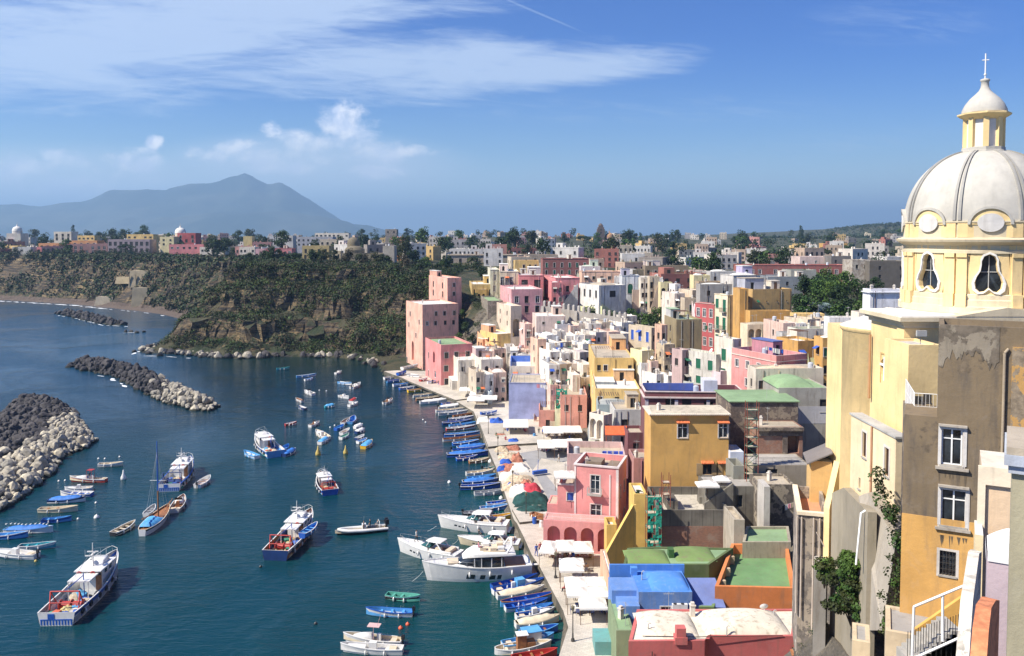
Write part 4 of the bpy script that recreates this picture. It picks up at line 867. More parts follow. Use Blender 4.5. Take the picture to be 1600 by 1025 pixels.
for(px_,py_,ww) in((1067,659,1.9),(1130,659,1.7),(1105,722,1.8),(1131,722,1.8)):
 u,v=h.plane('F',px_,py_);mb=MB()
 for i in range(9):x=u-ww/2+ww*(i+.5)/9;mb.tube([(x,-.55,v-.12),(x,-.003,v+.12)],.11,0,6)
 mb.build('tile_hood',MTERRA,h.root)
for(px_,py_) in((1093,733),(1117,733),(1124,733)):
 u,v=h.plane('F',px_,py_);mb=MB();mb.box(u-.45,u+.45,-.07,-.02,v-.85,v+.85)
 for i in range(9):mb.box(u-.38,u+.38,-.085,-.07,v-.75+i*.18,v-.66+i*.18)
 mb.build('shutter',paint((.38,.27,.14),.7),h.root)
h=House('brown weathered house with a green roof beside the tall ladder scaffold',1135,1142,1251,628,122,0,TAN,par=.12,roof='g',props=1,dirt=.9,matw=ROUGH,dep=9,seed=3);h.build();mb=MB();mb.box(-.3,h.W+.2,-.25,h.D,h.H+.003,h.H+.14);mb.build('roof_slab',RG,h.root)
h=House('low brick house with a black doorway under a stained concrete ledge',1180,1184,1259,667,118,0,TAN,par=.05,roof='t',props=2,matw=BRICK,dep=4,seed=4);h.px('F',1239,692,1.8,3.0,'x',depth=1.5);h.build()
mb=MB();mb.box(-.2,h.W,-.5,-.004,h.H-.5,h.H);mb.box(0,h.W,-.12,-.004,h.H-1.3,h.H-.5);mb.box(h.W*.55,h.W*.66,-.15,-.004,0,h.H-1.3);mb.build('ledge',ROUGH,h.root)
h=House('concrete sun terrace with railing in front of the brick house',1174,1178,1272,727,112,0,(.33,.28,.21),par=.03,roof='G',props=0,dirt=.8,dep=6,seed=5,cat='terrace',name='terrace_house');h.rows('F',5,1,'d',w=1.6,h=.9,top=.5,skip=0.2);h.build();rail(h.root,[(0,.1,h.H),(h.W,.1,h.H)],1.0,MIRON)
h=House('pale bluish wall block beside the ochre house',1137,1141,1166,706,116,0,(.52,.56,.64),par=.1,props=0,dep=4,seed=6,dirt=.2);h.build()
h=House('grey plastered house with a small black window and green vaulted roof',1208,1217,1299,606,128,0,(.36,.34,.29),par=.1,roof='g',props=0,dirt=.7,dep=9,seed=7);h.px('F',1287,634,1.2,2.0,'d');h.px('F',1240,632,.3,.6,'d');h.build();vault(h.root,RG,-.2,h.W*.75,.1,h.D,h.H-.1,1.3)
mb=MB();mb.box(0,h.W,-.03,-.004,h.H-5.6,h.H-2.9);mb.build('white_patch',plaster((.47,.46,.46),.4),h.root)
h=House('open concrete cistern box beside the ladder scaffold',1140,1146,1168,728,112,0,(.24,.24,.20),par=1.6,roof='G',props=0,dirt=.8,dep=4,seed=8,cat='water tank',name='cistern');h.build()
h=House('grey block wall stair house with one black opening',1098,1104,1191,760,108.5,0,STONE,par=.1,roof='G',props=0,matw=CBLOCK,dep=5,seed=9);h.px('F',1155,783,.9,1.6,'x',depth=1);h.build()
mb=MB();mb.prism([(-.3,-.3),(h.W*.5,-.3),(h.W*.5,.1),(-.3,.1)],0,[h.H-2.2,h.H+.5,h.H+.5,h.H-2.2]);mb.build('stair_parapet',CBLOCK,h.root)
h=House('peeling brown courtyard wall with dark damp patches',1178,1186,1248,757,106,-2,TAN,par=.3,roof='t',props=1,matw=plaster((.33,.28,.21),.9,peel=.6,peelc=(.12,.10,.08)),dep=5,seed=10,cat='wall');h.build()
mb=MB();mb.box(-.2,.55,-3.2,-.01,0,h.H+.7);mb.build('fin_wall',plaster((.46,.43,.38),.5),h.root)
h=House('small grey weathered hut left of the green courtyard',1141,1147,1169,812,99,0,(.40,.35,.27),par=.4,roof='t',props=1,dirt=.8,dep=5,seed=11);h.build()
root,L,H_=polyhouse('courtyard','green floored courtyard with an oval drain below the brown wall',[(1160,847),(1236,847),(1232,822),(1166,822)],8.6,3,plaster((.34,.30,.22),.8),RG,.3,'courtyard')
h=House('unfinished house with a concrete roof terrace over a red brick wall',1015,1031,1146,797,105,0,STONE,par=1.1,roof=plaster((.50,.46,.38),.5),props=0,matw=CBLOCK,dep=10,seed=12);h.build()
mb=MB();mb.box(.02,h.W-.6,-.05,-.004,0,h.H-2.1);mb.build('brick_wall',BRICK,h.root)
MB().box(1.6,3.0,3.2,6.6,h.H-1.1,h.H+.1).build('low_wall',CBLOCK,h.root);MB().box(6.4,8.0,5.8,7.2,h.H-1.1,h.H-.2).build('low_wall',CBLOCK,h.root);rail(h.root,[(0,-1.2,h.H-6.3),(h.W,-1.2,h.H-6.3)],1.1,paint((.33,.18,.12),.7),gap=.5)
root,L,H_=polyhouse('house','low house with two grassy green vaulted roofs behind the blue house',[(974,882),(1108,882),(1146,856),(1022,854),(980,856)],8.2,1.0,plaster((.10,.14,.05),.5),RG,.15)
GV=plaster((.16,.24,.075),.7,(.20,.15,.10));vault(root,GV,.5,5.4,.6,4.6,H_-.15,.55);vault(root,GV,6.2,10.8,1.2,5.6,H_-.15,.4)
mb=MB();mb.box(5.5,6.1,2.2,3.2,H_-.1,H_+.8);mb.build('chimney',plaster((.04,.12,.03)),root)
BL=plaster((.12,.24,.52),.45,(.28,.33,.42));BL2=plaster((.07,.22,.58),.45,(.22,.34,.50))
h=House('bright blue house with a blue barrel vault roof',988,998,1087,925,84.5,0,BLUE,par=.0,props=0,matw=BL,dep=5.4,seed=13,roof=BL2,zb=1.2)
h.px('F',1040,960,1.0,1.6,'w');h.build();vault(h.root,BL2,1.4,h.W-.1,.25,h.D-.4,h.H-.02,.6,ex=3.0)
mb=MB();mb.box(-2.4,h.W+.3,h.D,h.D+.25,h.H-3,h.H+.7);mb.build('back_parapet',BL2,h.root)
mb=MB();mb.box(-2.6,-.003,1.5,4.9,0,h.H-.5);mb.box(-2.2,-.003,-.9,1.5,0,h.H-1.1);mb.build('side_wing',BL,h.root)
mb=MB();mb.prism([(h.W+.004,.3),(h.W+3.6,.3),(h.W+3.6,5),(h.W+.004,5)],0,[h.H-1.5,h.H-1.8,h.H-.6,h.H-.6]);mb.build('side_block',plaster((.15,.20,.42),.2),h.root)  # duller blue than the house: shade of this wall put into its colour
for u in(.62,.76):
 mb=MB();x=h.W*u;mb.box(x,x+.8,-.38,-.05,h.H-1.75,h.H-1.15,0);mb.cyl(x+.3,-.21,h.H-1.15,h.H-1.14,.2,mi=1);mb.build('air_conditioner',[MWHITE,MDARK],h.root)
inst('vent_pipe',prop_mesh('vent_pipe'),h.root,(.8,3,h.H));mb=MB();mb.box(-.2,.5,4.2,4.9,h.H,h.H+.8);mb.build('chimney',BL2,h.root)
root,L,H_=polyhouse('house','orange walled house with a sunken green roof terrace',[(1117,916),(1243,919),(1231,851),(1143,849)],7.8,1.0,plaster((.60,.20,.06),.35),plaster((.13,.25,.10),.4),1.15,thick=.35)
mb=MB();a_=Vector(L[0]);b_=Vector(L[3]);
for f in(.15,.42,.7):p_=a_.lerp(b_,f);mb.box(p_.x+.3,p_.x+.9,p_.y,p_.y+.35,H_-1.1,H_-.2)
mb.build('parapet_stub',plaster((.52,.40,.26),.3),root)
root,L,H_=polyhouse('courtyard','narrow green strip roof between the blue and orange houses',[(1092,948),(1116,948),(1140,862),(1118,890)],6.3,1.0,plaster((.14,.22,.09),.3),plaster((.13,.22,.08),.25),.1,'roof')
REDM=plaster((.48,.12,.11),.35)
root,L,H_=polyhouse('house','red house with two weathered white vaults and a square red chimney',[(982,1002),(1101,1001),(1105,993),(1241,994),(1246,951),(995,952)],8.9,1.0,REDM,plaster((.68,.62,.50),.5,(.25,.2,.13)),.12)
WV=plaster((.68,.61,.49),.8,(.24,.19,.12));P0=onz(982,1002,8.9)
def loc(px_,py_,z=8.9):p=onz(px_,py_,z);return p.x-P0 .x,p.y-P0 .y
x0,y0=loc(998,997);x1,y1=loc(1096,955);vault(root,WV,x0+.2,x0+5.6,y0,y1,H_-.15,.75,ex=2.4);vault(root,WV,x0+6.2,x0+14.0,y0+.5,y1+.1,H_-.15,.95,ex=2.6)
mb=MB();cx_,cy_=loc(1064,1001);mb.box(cx_-.42,cx_+.42,cy_-.15,cy_+.65,H_-.3,H_+1.15);mb.box(cx_-.55,cx_+.55,cy_-.2,cy_+.7,H_-.3,H_+.35);mb.build('chimney',REDM,root)
mb=MB();mb.tube([(L[0][0]+2.1,L[0][1]-.08,H_-.9),(L[0][0]+2.1,L[0][1]-.08,2)],.05,0,5);mb.build('drain_pipe',MIRON,root)
for(x_,y_,k_) in((1,1,'vent_pipe'),(3.5,4.4,'antenna'),(8,.5,'vent_pipe'),(12.5,4.2,'satellite_dish'),(13.2,3.6,'vent_pipe'),(5.8,4.6,'chimney')):inst(k_,prop_mesh(k_),root,(x0+x_,y0+y_,H_-.1))
mb=MB();mb.tube([(x0+.3,y0+.2,H_+.1),(x0+5,y0+.1,H_+.06),(x0+13,y0+.3,H_+.1)],.03,0,5);mb.build('cable',MDARK,root)
PK=plaster((.66,.27,.25),.2);TR=plaster((.66,.58,.55),.2)
h=House('pink quayside palazzo with white framed windows, balcony and arcaded terrace',893,898,968,724,116,-18,PINK,matw=PK,trim=TR,par=.9,roof='t',props=2,dep=6.5,seed=14,cornice=[(0,.14,.22)],zb=1.2)
h.px('F',930,757,1.3,2.6,'w',balc=True);h.px('F',931,803,1.5,2.7,'G');h.rows('R',2,2,'w',w=.9,h=1.7,top=2.2,fl=4.2,skip=0);h.build()
mb=MB();mb.box(h.W-.3,h.W+.06,-.07,-.004,0,h.H-.4);mb.box(-.05,.22,-.07,-.004,0,h.H-.4);mb.box(h.W*.80,h.W*.83,-.09,-.004,3,h.H-1.2);mb.build('corner_pilaster',TR,h.root)
mb=MB();mb.box(1.2,3.4,2,4.6,h.H-.9,h.H-.1);mb.box(4.2,5.6,1.5,5,h.H-.9,h.H-.5);mb.build('skylight',paint((.22,.17,.12),.8),h.root)
base=h.root;P_=h
h2=House('lower pink wing with a planted roof under a white sun sail',866,871,899,755,116.5,-10,PINK,matw=PK,trim=TR,par=.8,roof='t',props=3,dep=6,seed=15,cornice=[(0,.12,.2)],zb=1.2);h2 .px('F',891,776,.9,1.1,'b');h2 .px('F',892,803,1.2,2.3,'G');h2 .build()
h3=House('lowest pink wing with a sloping cream roof at the palazzo corner',852,855,872,787,117,-10,PINK,matw=PK,par=.1,roof='t',props=0,dep=4,seed=16,zb=1.2);h3 .build()
h4=House('pink arcade with cream arches and a railed terrace in front of the palazzo',845,849,963,812,112.6,-10,PINK,matw=PK,par=.1,roof=plaster((.58,.30,.26)),props=0,dep=3.2,seed=17,cat='arcade',name='arcade',zb=1.2)
h4 .arches('F',4,1.75,3.2,.5,depth=1.4)
h4 .build();rail(h4 .root,[(0,.12,h4 .H),(h4 .W,.12,h4 .H)],.95,MWHITE)
h=House('pale roof terrace block with blue sun lounger cushions behind the pink palazzo',880,886,979,709,126,-4,(.60,.42,.38),par=1.0,roof='t',props=2,dep=8,seed=18);h.build()
mb=MB()
for i in range(4):x=5.4+i*.9;mb.box(x,x+.75,.6,2.3,h.H-.9,h.H-.55);mb.box(x,x+.75,2.0,2.3,h.H-.55,h.H-.05)
mb.build('cushion',paint((.05,.09,.42),.8),h.root)
YW=plaster((.66,.44,.12),.25)
h=House('yellow block with palms on top beside the green scaffold',986,991,1014,772,109,0,YEL,matw=YW,props=0,par=.3,dep=5,seed=19,zb=1.2);h.build();h5=h
def slab(name,label,cat,tops,zb,th_,mat_,group=None):
 """a wall standing along points (top edge), th_ thick"""
 root=empty(name,(tops[0].x,tops[0].y,zb));tag(root,label,cat,group);o=Vector((tops[0].x,tops[0].y,zb));mb=MB()
 for a,b in zip(tops[:-1],tops[1:]):
  d=Vector((b.x-a.x,b.y-a.y,0));d.normalize();nrm=Vector((-d.y,d.x,0))*th_
  a0,b0=a-o,b-o;vs=[(a0 .x,a0 .y,0),(b0 .x,b0 .y,0),tuple(b0),tuple(a0)];vs+=[tuple(Vector(v)+nrm) for v in vs]
  mb.add(vs,[(0,1,2,3),(5,4,7,6),(3,2,6,7),(1,5,6,2),(4,0,3,7)])
 mb.build('wall',mat_,root);return root
slab('stair_wall','bright yellow sloping wall of the stair beside the pink palazzo','wall',[at(945,872,103),at(949,862,103.5),at(990,789,107),at(994,789,107)],1.2,.35,YW)
h=House('little yellow box room at the foot of the yellow stair',945,948,966,820,107,0,YEL,matw=YW,props=0,par=.6,dep=3,seed=20,zb=1.2);h.build()
h=House('low teal shed at the near end of the quay',925,930,962,1003,84,0,(.10,.28,.28),props=0,par=.0,dep=3,roof=plaster((.12,.30,.29)),zb=1.2,seed=21,cat='shed',name='shed',matw=plaster((.12,.28,.26),.3));h.build()
h=House('peach garden wall with a striped edge between umbrellas and blue house',948,951,963,905,93,0,(.62,.38,.24),props=0,par=.1,dep=9,zb=1.2,seed=22,cat='wall',name='garden_wall');h.build()
h=House('green roofed lean-to beside the red house',960,963,994,985,80,0,(.20,.26,.14),props=2,par=.05,roof='g',dep=7,zb=1.2,seed=23,cat='shed',name='shed');h.build()
def scaffold(name,label,px0,px1,ytop,Y,zb,dep,m1,m2,net=None,lift=2.0,nb=2):
 A=at(px0,ytop,Y);B=at(px1,ytop,Y);W_=B.x-A.x;H_=A.z-zb;root=empty(name,(A.x,A.y,zb));tag(root,label,'scaffold')
 mb=MB();
 for i in range(nb+1):
  for y in(0,dep):mb.tube([(W_*i/nb,y,0),(W_*i/nb,y,H_)],.05,0,5)
 mb.build('pole',m1,root);mb=MB();k=0;z=lift
 while z<H_:
  for y in(0,dep):mb.tube([(0,y,z),(W_,y,z)],.035,0,4);mb.tube([(0,y,z-lift),(W_,y,z)] if k%2 else[(W_,y,z-lift),(0,y,z)],.03,0,4)
  for x in(0,W_):mb.tube([(x,0,z),(x,dep,z)],.035,0,4)
  z+=lift;k+=1
 mb.build('brace',m2,root);mb=MB();z=lift
 while z<H_-.3:mb.box(.05,W_-.05,.05,dep-.05,z-.1,z-.04);z+=lift
 mb.build('platform',paint((.42,.36,.27),.9,.3,2),root)
 if net:
  mb=MB();nr=random.Random(4)
  for j in range(int(H_/.35)):
   for i in range(int(W_/.35)+1):
    if nr.random()<.62:x=i*.35;z=j*.35;mb.add([(x,-.1+nr.uniform(-.08,.08),z),(min(W_,x+.36),-.1,z),(min(W_,x+.36),-.1+nr.uniform(-.08,.08),z+.36),(x,-.1,z+.36)],[(0,1,2,3)])
  mb.build('net',net,root)
 return root
GNET=paint((.02,.30,.20),.8,.3,1.5);RUST=paint((.25,.07,.04),.8,.3,2);GSC=paint((.04,.16,.10),.7,.2,2)
scaffold('scaffold','tall narrow ladder scaffold with red and green poles against the brown house',1168,1186,628,111,10,1.0,RUST,GSC,None,1.25,1)
scaffold('scaffold','green netted scaffold beside the brick wall terrace',1012,1034,768,103.5,2,1.4,RUST,GNET,GNET,1.9,2)
scaffold('scaffold','small rusty scaffold frame beside the palms of the yellow block',1036,1048,742,108,9,1.2,RUST,RUST,None,1.6,1)
scaffold('scaffold','green wrapped scaffold tower on the salmon terraces, left one',870,886,607,183,4,1.6,GSC,GNET,GNET,2,2)
scaffold('scaffold','shorter green wrapped scaffold on the salmon terraces, right one',888,900,624,181,5,1.6,GSC,GNET,GNET,2,1)
LIL=paint((.29,.33,.52),.7,.2,.35);NH=House('quayside building wrapped in lilac blue scaffold netting',780,795,853,598,194,-3,(.30,.31,.42),matw=LIL,par=.2,roof='t',props=0,zb=1.2,seed=24,dep=13);NH.build()
mb=MB()
for i in range(8):
 x=NH.W*i/7;mb.tube([(x,.1,NH.H),(x,.1,NH.H+1.9)],.04,0,4)
for i in range(9):
 y=NH.D*i/8;mb.tube([(.1,y,NH.H),(.1,y,NH.H+1.9)],.04,0,4)
for z in(NH.H+.1,NH.H+1,NH.H+1.8):mb.tube([(0,-.12,z),(NH.W,-.12,z)],.04,0,4);mb.tube([(-.12,0,z),(-.12,NH.D,z)],.04,0,4)
mb.build('scaffold_pole',MGREYP,NH.root)
#the church
CHY=plaster((.78,.585,.285),.32,(.35,.27,.15));CHW=plaster((.46,.44,.385),.30,(.26,.25,.22));CHT=plaster((.62,.53,.36),.3)
cx0,cy0=32.8,58.0
church=empty('church',(cx0,cy0,24));tag(church,'yellow church with a great white ribbed dome and lantern','church')
def ch(name,mb,m):return mb.build(name,m,church,(-cx0,-cy0,-24))
ZB,ZS,ZT=39.8,45.75,50.75;RD=4.9
zp=[(0,ZB),(.28,ZB),(.28,ZB+.45),(.14,ZB+.5),(.14,ZB+.9),(.06,ZB+.95),(.06,ZB+1.25),(0,ZB+1.3),(0,43.7),(.1,43.75),(.1,43.95),(0,44.0),(0,44.25),(.25,44.4),(.45,44.5),(.5,44.65),(.1,44.78),(.02,44.8),(.02,ZS),(.14,ZS+.02),(.14,ZS+.12),(-.3,ZS+.14)]
def on(phi,r,z):return(cx0+r*math.sin(R(phi)),cy0-r*math.cos(R(phi)),z)
ph0=-23.5;mb=MB();N_=96
bellp=[(-.52,0),(-.74,.22),(-.80,.62),(-.68,1.0),(-.48,1.35),(-.42,1.75),(-.42,2.0),(-.30,2.3),(0,2.45),(.30,2.3),(.42,2.0),(.42,1.75),(.48,1.35),(.68,1.0),(.80,.62),(.74,.22),(.52,0),(.25,.05),(0,.28),(-.25,.05)]
ZW=41.25
d_=MB()
for k in range(8):
 pc=ph0+45*k;half=22.5
 seg=10;z0,z1=ZB+1.3,43.7
 bw=1.15;ang=lambda x,r=RD:pc+math.degrees(x/r)
 o_pts=[]
 nb=len(bellp)
 for(x,z) in bellp:
  cx_,cz_=0,1.2;dx,dz=x-cx_,z-cz_;s_=min(bw/abs(dx) if abs(dx)>1e-6 else 9,(1.42/abs(dz)) if abs(dz)>1e-6 else 9);o_pts.append((dx*s_,cz_+dz*s_))
 vs=[on(ang(x),RD,ZW+z) for x,z in o_pts]+[on(ang(x),RD,ZW+z) for x,z in bellp]+[on(ang(x),RD-.35,ZW+z) for x,z in bellp]
 fs=[(i,(i+1)%nb,nb+(i+1)%nb,nb+i) for i in range(nb)];mb.add(vs,fs,0)
 mb.add(vs,[(nb+i,nb+(i+1)%nb,2*nb+(i+1)%nb,2*nb+i) for i in range(nb)],0)
 zlo,zhi=ZW+1.2-1.42,ZW+1.2+1.42
 for sx in(-1,1):
  for zz,sg in((zlo,-1),(zhi,1)):
   c_=on(ang(sx*bw),RD,zz);cand=sorted(range(nb),key=lambda i:(Vector(on(ang(o_pts[i][0]),RD,ZW+o_pts[i][1]))-Vector(c_)).length)[:2]
   mb.add([c_,vs[cand[0]],vs[cand[1]]],[(0,1,2)],0)
 for(xa,xb) in((-half,-math.degrees(bw/RD)),(math.degrees(bw/RD),half)):
  for j in range(3):
   a0=pc+xa+(xb-xa)*j/3;a1=pc+xa+(xb-xa)*(j+1)/3;mb.add([on(a0,RD,ZB),on(a1,RD,ZB),on(a1,RD,44.3),on(a0,RD,44.3)],[(0,1,2,3)])
 for j in range(4):
  a0=ang(-bw+2*bw*j/4);a1=ang(-bw+2*bw*(j+1)/4);mb.add([on(a0,RD,ZB),on(a1,RD,ZB),on(a1,RD,zlo),on(a0,RD,zlo)],[(0,1,2,3)]);mb.add([on(a0,RD,zhi),on(a1,RD,zhi),on(a1,RD,44.3),on(a0,RD,44.3)],[(0,1,2,3)])
ch('drum',mb,CHY)
mb=MB();mb.lathe([(RD+d,z) for d,z in zp[:8]],64,0,cx0,cy0,sm=False);ch('drum_base',mb,CHT)
mb=MB();mb.lathe([(RD+d,z) for d,z in zp[9:]],64,0,cx0,cy0,sm=False);ch('cornice',mb,CHT)
for k in range(8):
 pc=ph0+45*k;ang=lambda x,r=RD:pc+math.degrees(x/r)
 fm=MB();nb=len(bellp);sc2=lambda s_,e:[(x*s_,1.2+(z-1.2)*e) for x,z in bellp]
 o1=sc2(1.24,1.14);ring=[]
 for(r_,P2) in((RD+.005,o1),(RD+.12,sc2(1.2,1.12)),(RD+.12,sc2(1.04,1.02)),(RD-.1,bellp)):ring.append([on(ang(x),r_,ZW+z) for x,z in P2])
 for a,b in zip(ring[:-1],ring[1:]):fm.add(a+b,[(i,(i+1)%nb,nb+(i+1)%nb,nb+i) for i in range(nb)],0)
 wf=ch('window',fm,plaster((.76,.73,.66),.15))
 gm=MB();c_=on(pc,RD-.3,ZW+1.2);gp=[on(ang(x),RD-.3,ZW+z) for x,z in bellp]
 gm.add([c_]+gp,[(0,i+1,(i+1)%nb+1) for i in range(nb)],0);g_=gm.build('pane',glass(),wf)
 bm_=MB();bm_.tube([on(pc,RD-.26,ZW+.25),on(pc,RD-.26,ZW+2.4)],.035,0,4);bm_.tube([on(ang(-.5),RD-.26,ZW+1.3),on(ang(.5),RD-.26,ZW+1.3)],.035,0,4);bm_.build('glazing_bar',MGREYP,wf)
 for off in(-17.5,17.5) if False else(22.5-4.2,22.5+4.2):
  pm=MB();a=pc+off;w_=.30
  for(z0,z1,e) in((ZB+1.25,43.75,.14),(43.5,43.75,.24),(ZB+.45,ZB+1.3,.30),(44.8,ZS,.10)):
   pts=[on(a-math.degrees(w_/RD),RD,0),on(a+math.degrees(w_/RD),RD,0),on(a+math.degrees(w_/RD),RD+e,0),on(a-math.degrees(w_/RD),RD+e,0)];pm.prism([(p[0],p[1]) for p in pts],z0,z1)
  ch('pilaster',pm,CHY)
 om=MB();n_=20
 def hood(r,r0,r1,z):
  pass
 zc=ZS-.12
 arc=[(1.28*math.cos(math.pi*i/n_),1.18*math.sin(math.pi*i/n_)) for i in range(n_+1)];arc2=[(1.12*math.cos(math.pi*i/n_),1.02*math.sin(math.pi*i/n_)) for i in range(n_+1)]
 F_,B_=RD+.20,RD-.9
 om.add([on(ang(x),F_,zc+z) for x,z in arc]+[on(ang(x),F_,zc+z) for x,z in arc2],[(i,i+1,n_+2+i,n_+1+i) for i in range(n_)],1)
 om.add([on(ang(x),F_,zc+z) for x,z in arc]+[on(ang(x),B_,zc+z) for x,z in arc],[(i,i+1,n_+2+i,n_+1+i) for i in range(n_)],1)
 om.add([on(ang(x),F_,zc+z) for x,z in arc2]+[on(ang(x),F_-.1,zc+z) for x,z in arc2],[(i,i+1,n_+2+i,n_+1+i) for i in range(n_)],1)
 om.add([on(ang(0),F_-.1,zc)]+[on(ang(x),F_-.1,zc+z) for x,z in arc2],[(0,i+1,i+2) for i in range(n_)],0)
 om.prism([on(ang(x),r,0)[:2] for x,r in((-1.28,RD-.2),(1.28,RD-.2),(1.28,F_-.1),(-1.28,F_-.1))],44.8,zc)
 ho=ch('dormer',om,[CHY,CHW])
 cm=MB();el=[(.74*math.cos(2*math.pi*i/24),.60*math.sin(2*math.pi*i/24)) for i in range(24)]
 cm.add([on(ang(0),F_-.04,zc+.12)]+[on(ang(x),F_-.04,zc+.12+z) for x,z in el],[(0,i+1,(i+1)%24+1) for i in range(24)]);cm.add([on(ang(x),F_-.04,zc+.12+z) for x,z in el]+[on(ang(x),F_-.11,zc+.12+z) for x,z in el],[(i,(i+1)%24,24+(i+1)%24,24+i) for i in range(24)])
 cm.build('oculus',plaster((.62,.60,.56),.3),ho)
prof=lambda t:((RD+.02)*math.cos(t)**.88 if t<math.pi/2-1e-6 else 0,ZS+.1+(ZT-ZS)*math.sin(t))
tmax=1.32;mb=MB();mb.lathe([prof(tmax*i/26) for i in range(27)],96,0,cx0,cy0);ch('dome',mb,CHW)
for k in range(8):
 pc=ph0+22.5+45*k
 for dd in(-1.9,1.9):
  rm=MB();
  secs=[]
  for i in range(25):
   r_,z_=prof(tmax*i/24);wd=.085*(1-.35*i/24);sp2=dd*(.55+.45*(r_/RD));a=pc+dd*(1.0 if r_>2.2 else 1+(2.2-r_)*.8);n_r=.10
   secs.append([on(a-math.degrees(wd/max(r_,.5)),r_-.02,z_-.02),on(a-math.degrees(wd/max(r_,.5)),r_+n_r,z_+n_r*.6),on(a+math.degrees(wd/max(r_,.5)),r_+n_r,z_+n_r*.6),on(a+math.degrees(wd/max(r_,.5)),r_-.02,z_-.02)])
  vs=[p for s_ in secs for p in s_];rm.add(vs,[(i*4+j,i*4+j+1,(i+1)*4+j+1,(i+1)*4+j) for i in range(24) for j in range(3)])
  ch('rib',rm,plaster((.33,.32,.29),.3))
mb=MB();mb.lathe([(1.55,50.35),(1.55,50.75),(1.35,50.8),(1.35,51.0),(1.12,51.05)],8,0,cx0,cy0,R(22),R(382),False);mb.lathe([(1.12,51),(1.12,53.0)],8,1,cx0,cy0,R(22),R(382),False);ch('lantern',mb,[CHW,plaster((.68,.66,.62),.1)])
for k in range(8):
 a=R(22+45*k);x,y=cx0+1.12*math.cos(a),cy0+1.12*math.sin(a);pm=MB();pm.box(x-.17,x+.17,y-.17,y+.17,51,53.0,0,a);ch('lantern_pilaster',pm,CHY)
mb=MB();mb.lathe([(1.2,52.9),(1.3,53.0),(1.55,53.15),(1.68,53.25),(1.68,53.35),(1.3,53.42)],8,0,cx0,cy0,R(22),R(382),False);ch('lantern_cornice',mb,CHY)
mb=MB();mb.lathe([(1.42,53.4),(1.40,53.6),(1.22,54.0),(.92,54.4),(.58,54.72),(.36,54.95),(.26,55.2),(.24,55.55),(.30,55.6),(.30,55.72),(.05,55.8)],24,0,cx0,cy0);ch('lantern_cap',mb,CHW)
mb=MB();mb.tube([(cx0,cy0,55.75),(cx0,cy0,57.5)],.045,0,6);mb.tube([(cx0-.2,cy0+.08,57.05),(cx0+.2,cy0-.08,57.05)],.035,0,5);mb.lathe([(0,55.95),(.12,56.05),(0,56.2)],10,0,cx0,cy0);ch('cross',mb,MWHITE)
XL,YF=25.25,53.0
mb=MB();mb.prism([(XL,YF),(46,YF),(46,63),(31.5,63),(31.5,58),(XL,58)],20,39.55);ch('nave_wall',mb,CHY)
mb=MB();o=.0
for z0,z1,e in((39.0,39.25,.15),(39.25,39.45,.35),(39.45,39.7,.6)):mb.prism([(XL-e,YF-e),(46+e,YF-e),(46+e,63+e),(31.5-e,63+e),(31.5-e,58+e),(XL-e,58+e)],z0+.003,z1,0)
ch('roof_cornice',mb,CHT);mb=MB();mb.prism([(XL-.5,YF-.5),(46,YF-.5),(46,63.4),(31.1,63.4),(31.1,58.4),(XL-.5,58.4)],39.703,39.78);ch('roof',mb,RW)
for(x,w_) in((31.5,3.0),(26.9,2.2)):mb=MB();mb.prism([(x-w_,YF-.55),(x+w_,YF-.55),(x,YF-.55+.001)],39.7,39.75);
mb=MB();mb.add([(28.2,YF-.58,39.78),(34.8,YF-.58,39.78),(31.5,YF-.58,40.35),(28.2,YF+.3,39.78),(34.8,YF+.3,39.78),(31.5,YF+.3,40.35)],[(0,1,2),(0,2,5,3),(2,1,4,5)]);ch('pediment',mb,CHT)
mb=MB();mb.prism([(XL-.12,YF-.12),(XL+.9,YF-.12),(XL+.9,YF-.002),(XL-.002,YF-.002),(XL-.002,YF+.9),(XL-.12,YF+.9)],20,38.98);ch('corner_pilaster',mb,CHY)
mb=MB();mb.lathe([(3.4,20),(3.4,37.9),(3.55,38.0),(3.55,38.2)],40,0,28.1,61.2,R(90),R(270),True);mb.prism([(28.1+.2,57.8),(28.1+.2,64.6),(24.7,64.6),(24.7,62)],20,38.1);ch('apse',mb,CHY)
mb=MB();mb.lathe([(3.55,38.2),(.3,39.6)],40,0,28.1,61.2,R(90),R(270));ch('apse_roof',mb,plaster((.55,.52,.47),.4))
mb=MB();mb.tube([(25.05,57.7,38),(25.05,57.7,33.5)],.09,0,6);ch('drain_pipe',mb,paint((.45,.25,.12),.7))
wc=Vector((XL,55.45,36.0));fm=MB();Nn=24
for r0,r1,x0_,x1_ in((.78,.66,-.02,-.16),(.66,.56,-.16,.10)):
 a=[(XL+x0_,wc.y+r0*math.cos(2*math.pi*i/Nn),wc.z+r0*math.sin(2*math.pi*i/Nn)) for i in range(Nn)];b=[(XL+x1_ if x1_<0 else XL-.01,wc.y+r1*math.cos(2*math.pi*i/Nn),wc.z+r1*math.sin(2*math.pi*i/Nn)) for i in range(Nn)]
 fm.add(a+b,[(i,(i+1)%Nn,Nn+(i+1)%Nn,Nn+i) for i in range(Nn)])
fm.box(XL-.05,XL-.003,wc.y-.95,wc.y+.95,wc.z+.85,wc.z+.95);fm.box(XL-.05,XL-.003,wc.y-.95,wc.y-.86,wc.z-1.1,wc.z+.85);fm.box(XL-.05,XL-.003,wc.y+.86,wc.y+.95,wc.z-1.1,wc.z+.85)
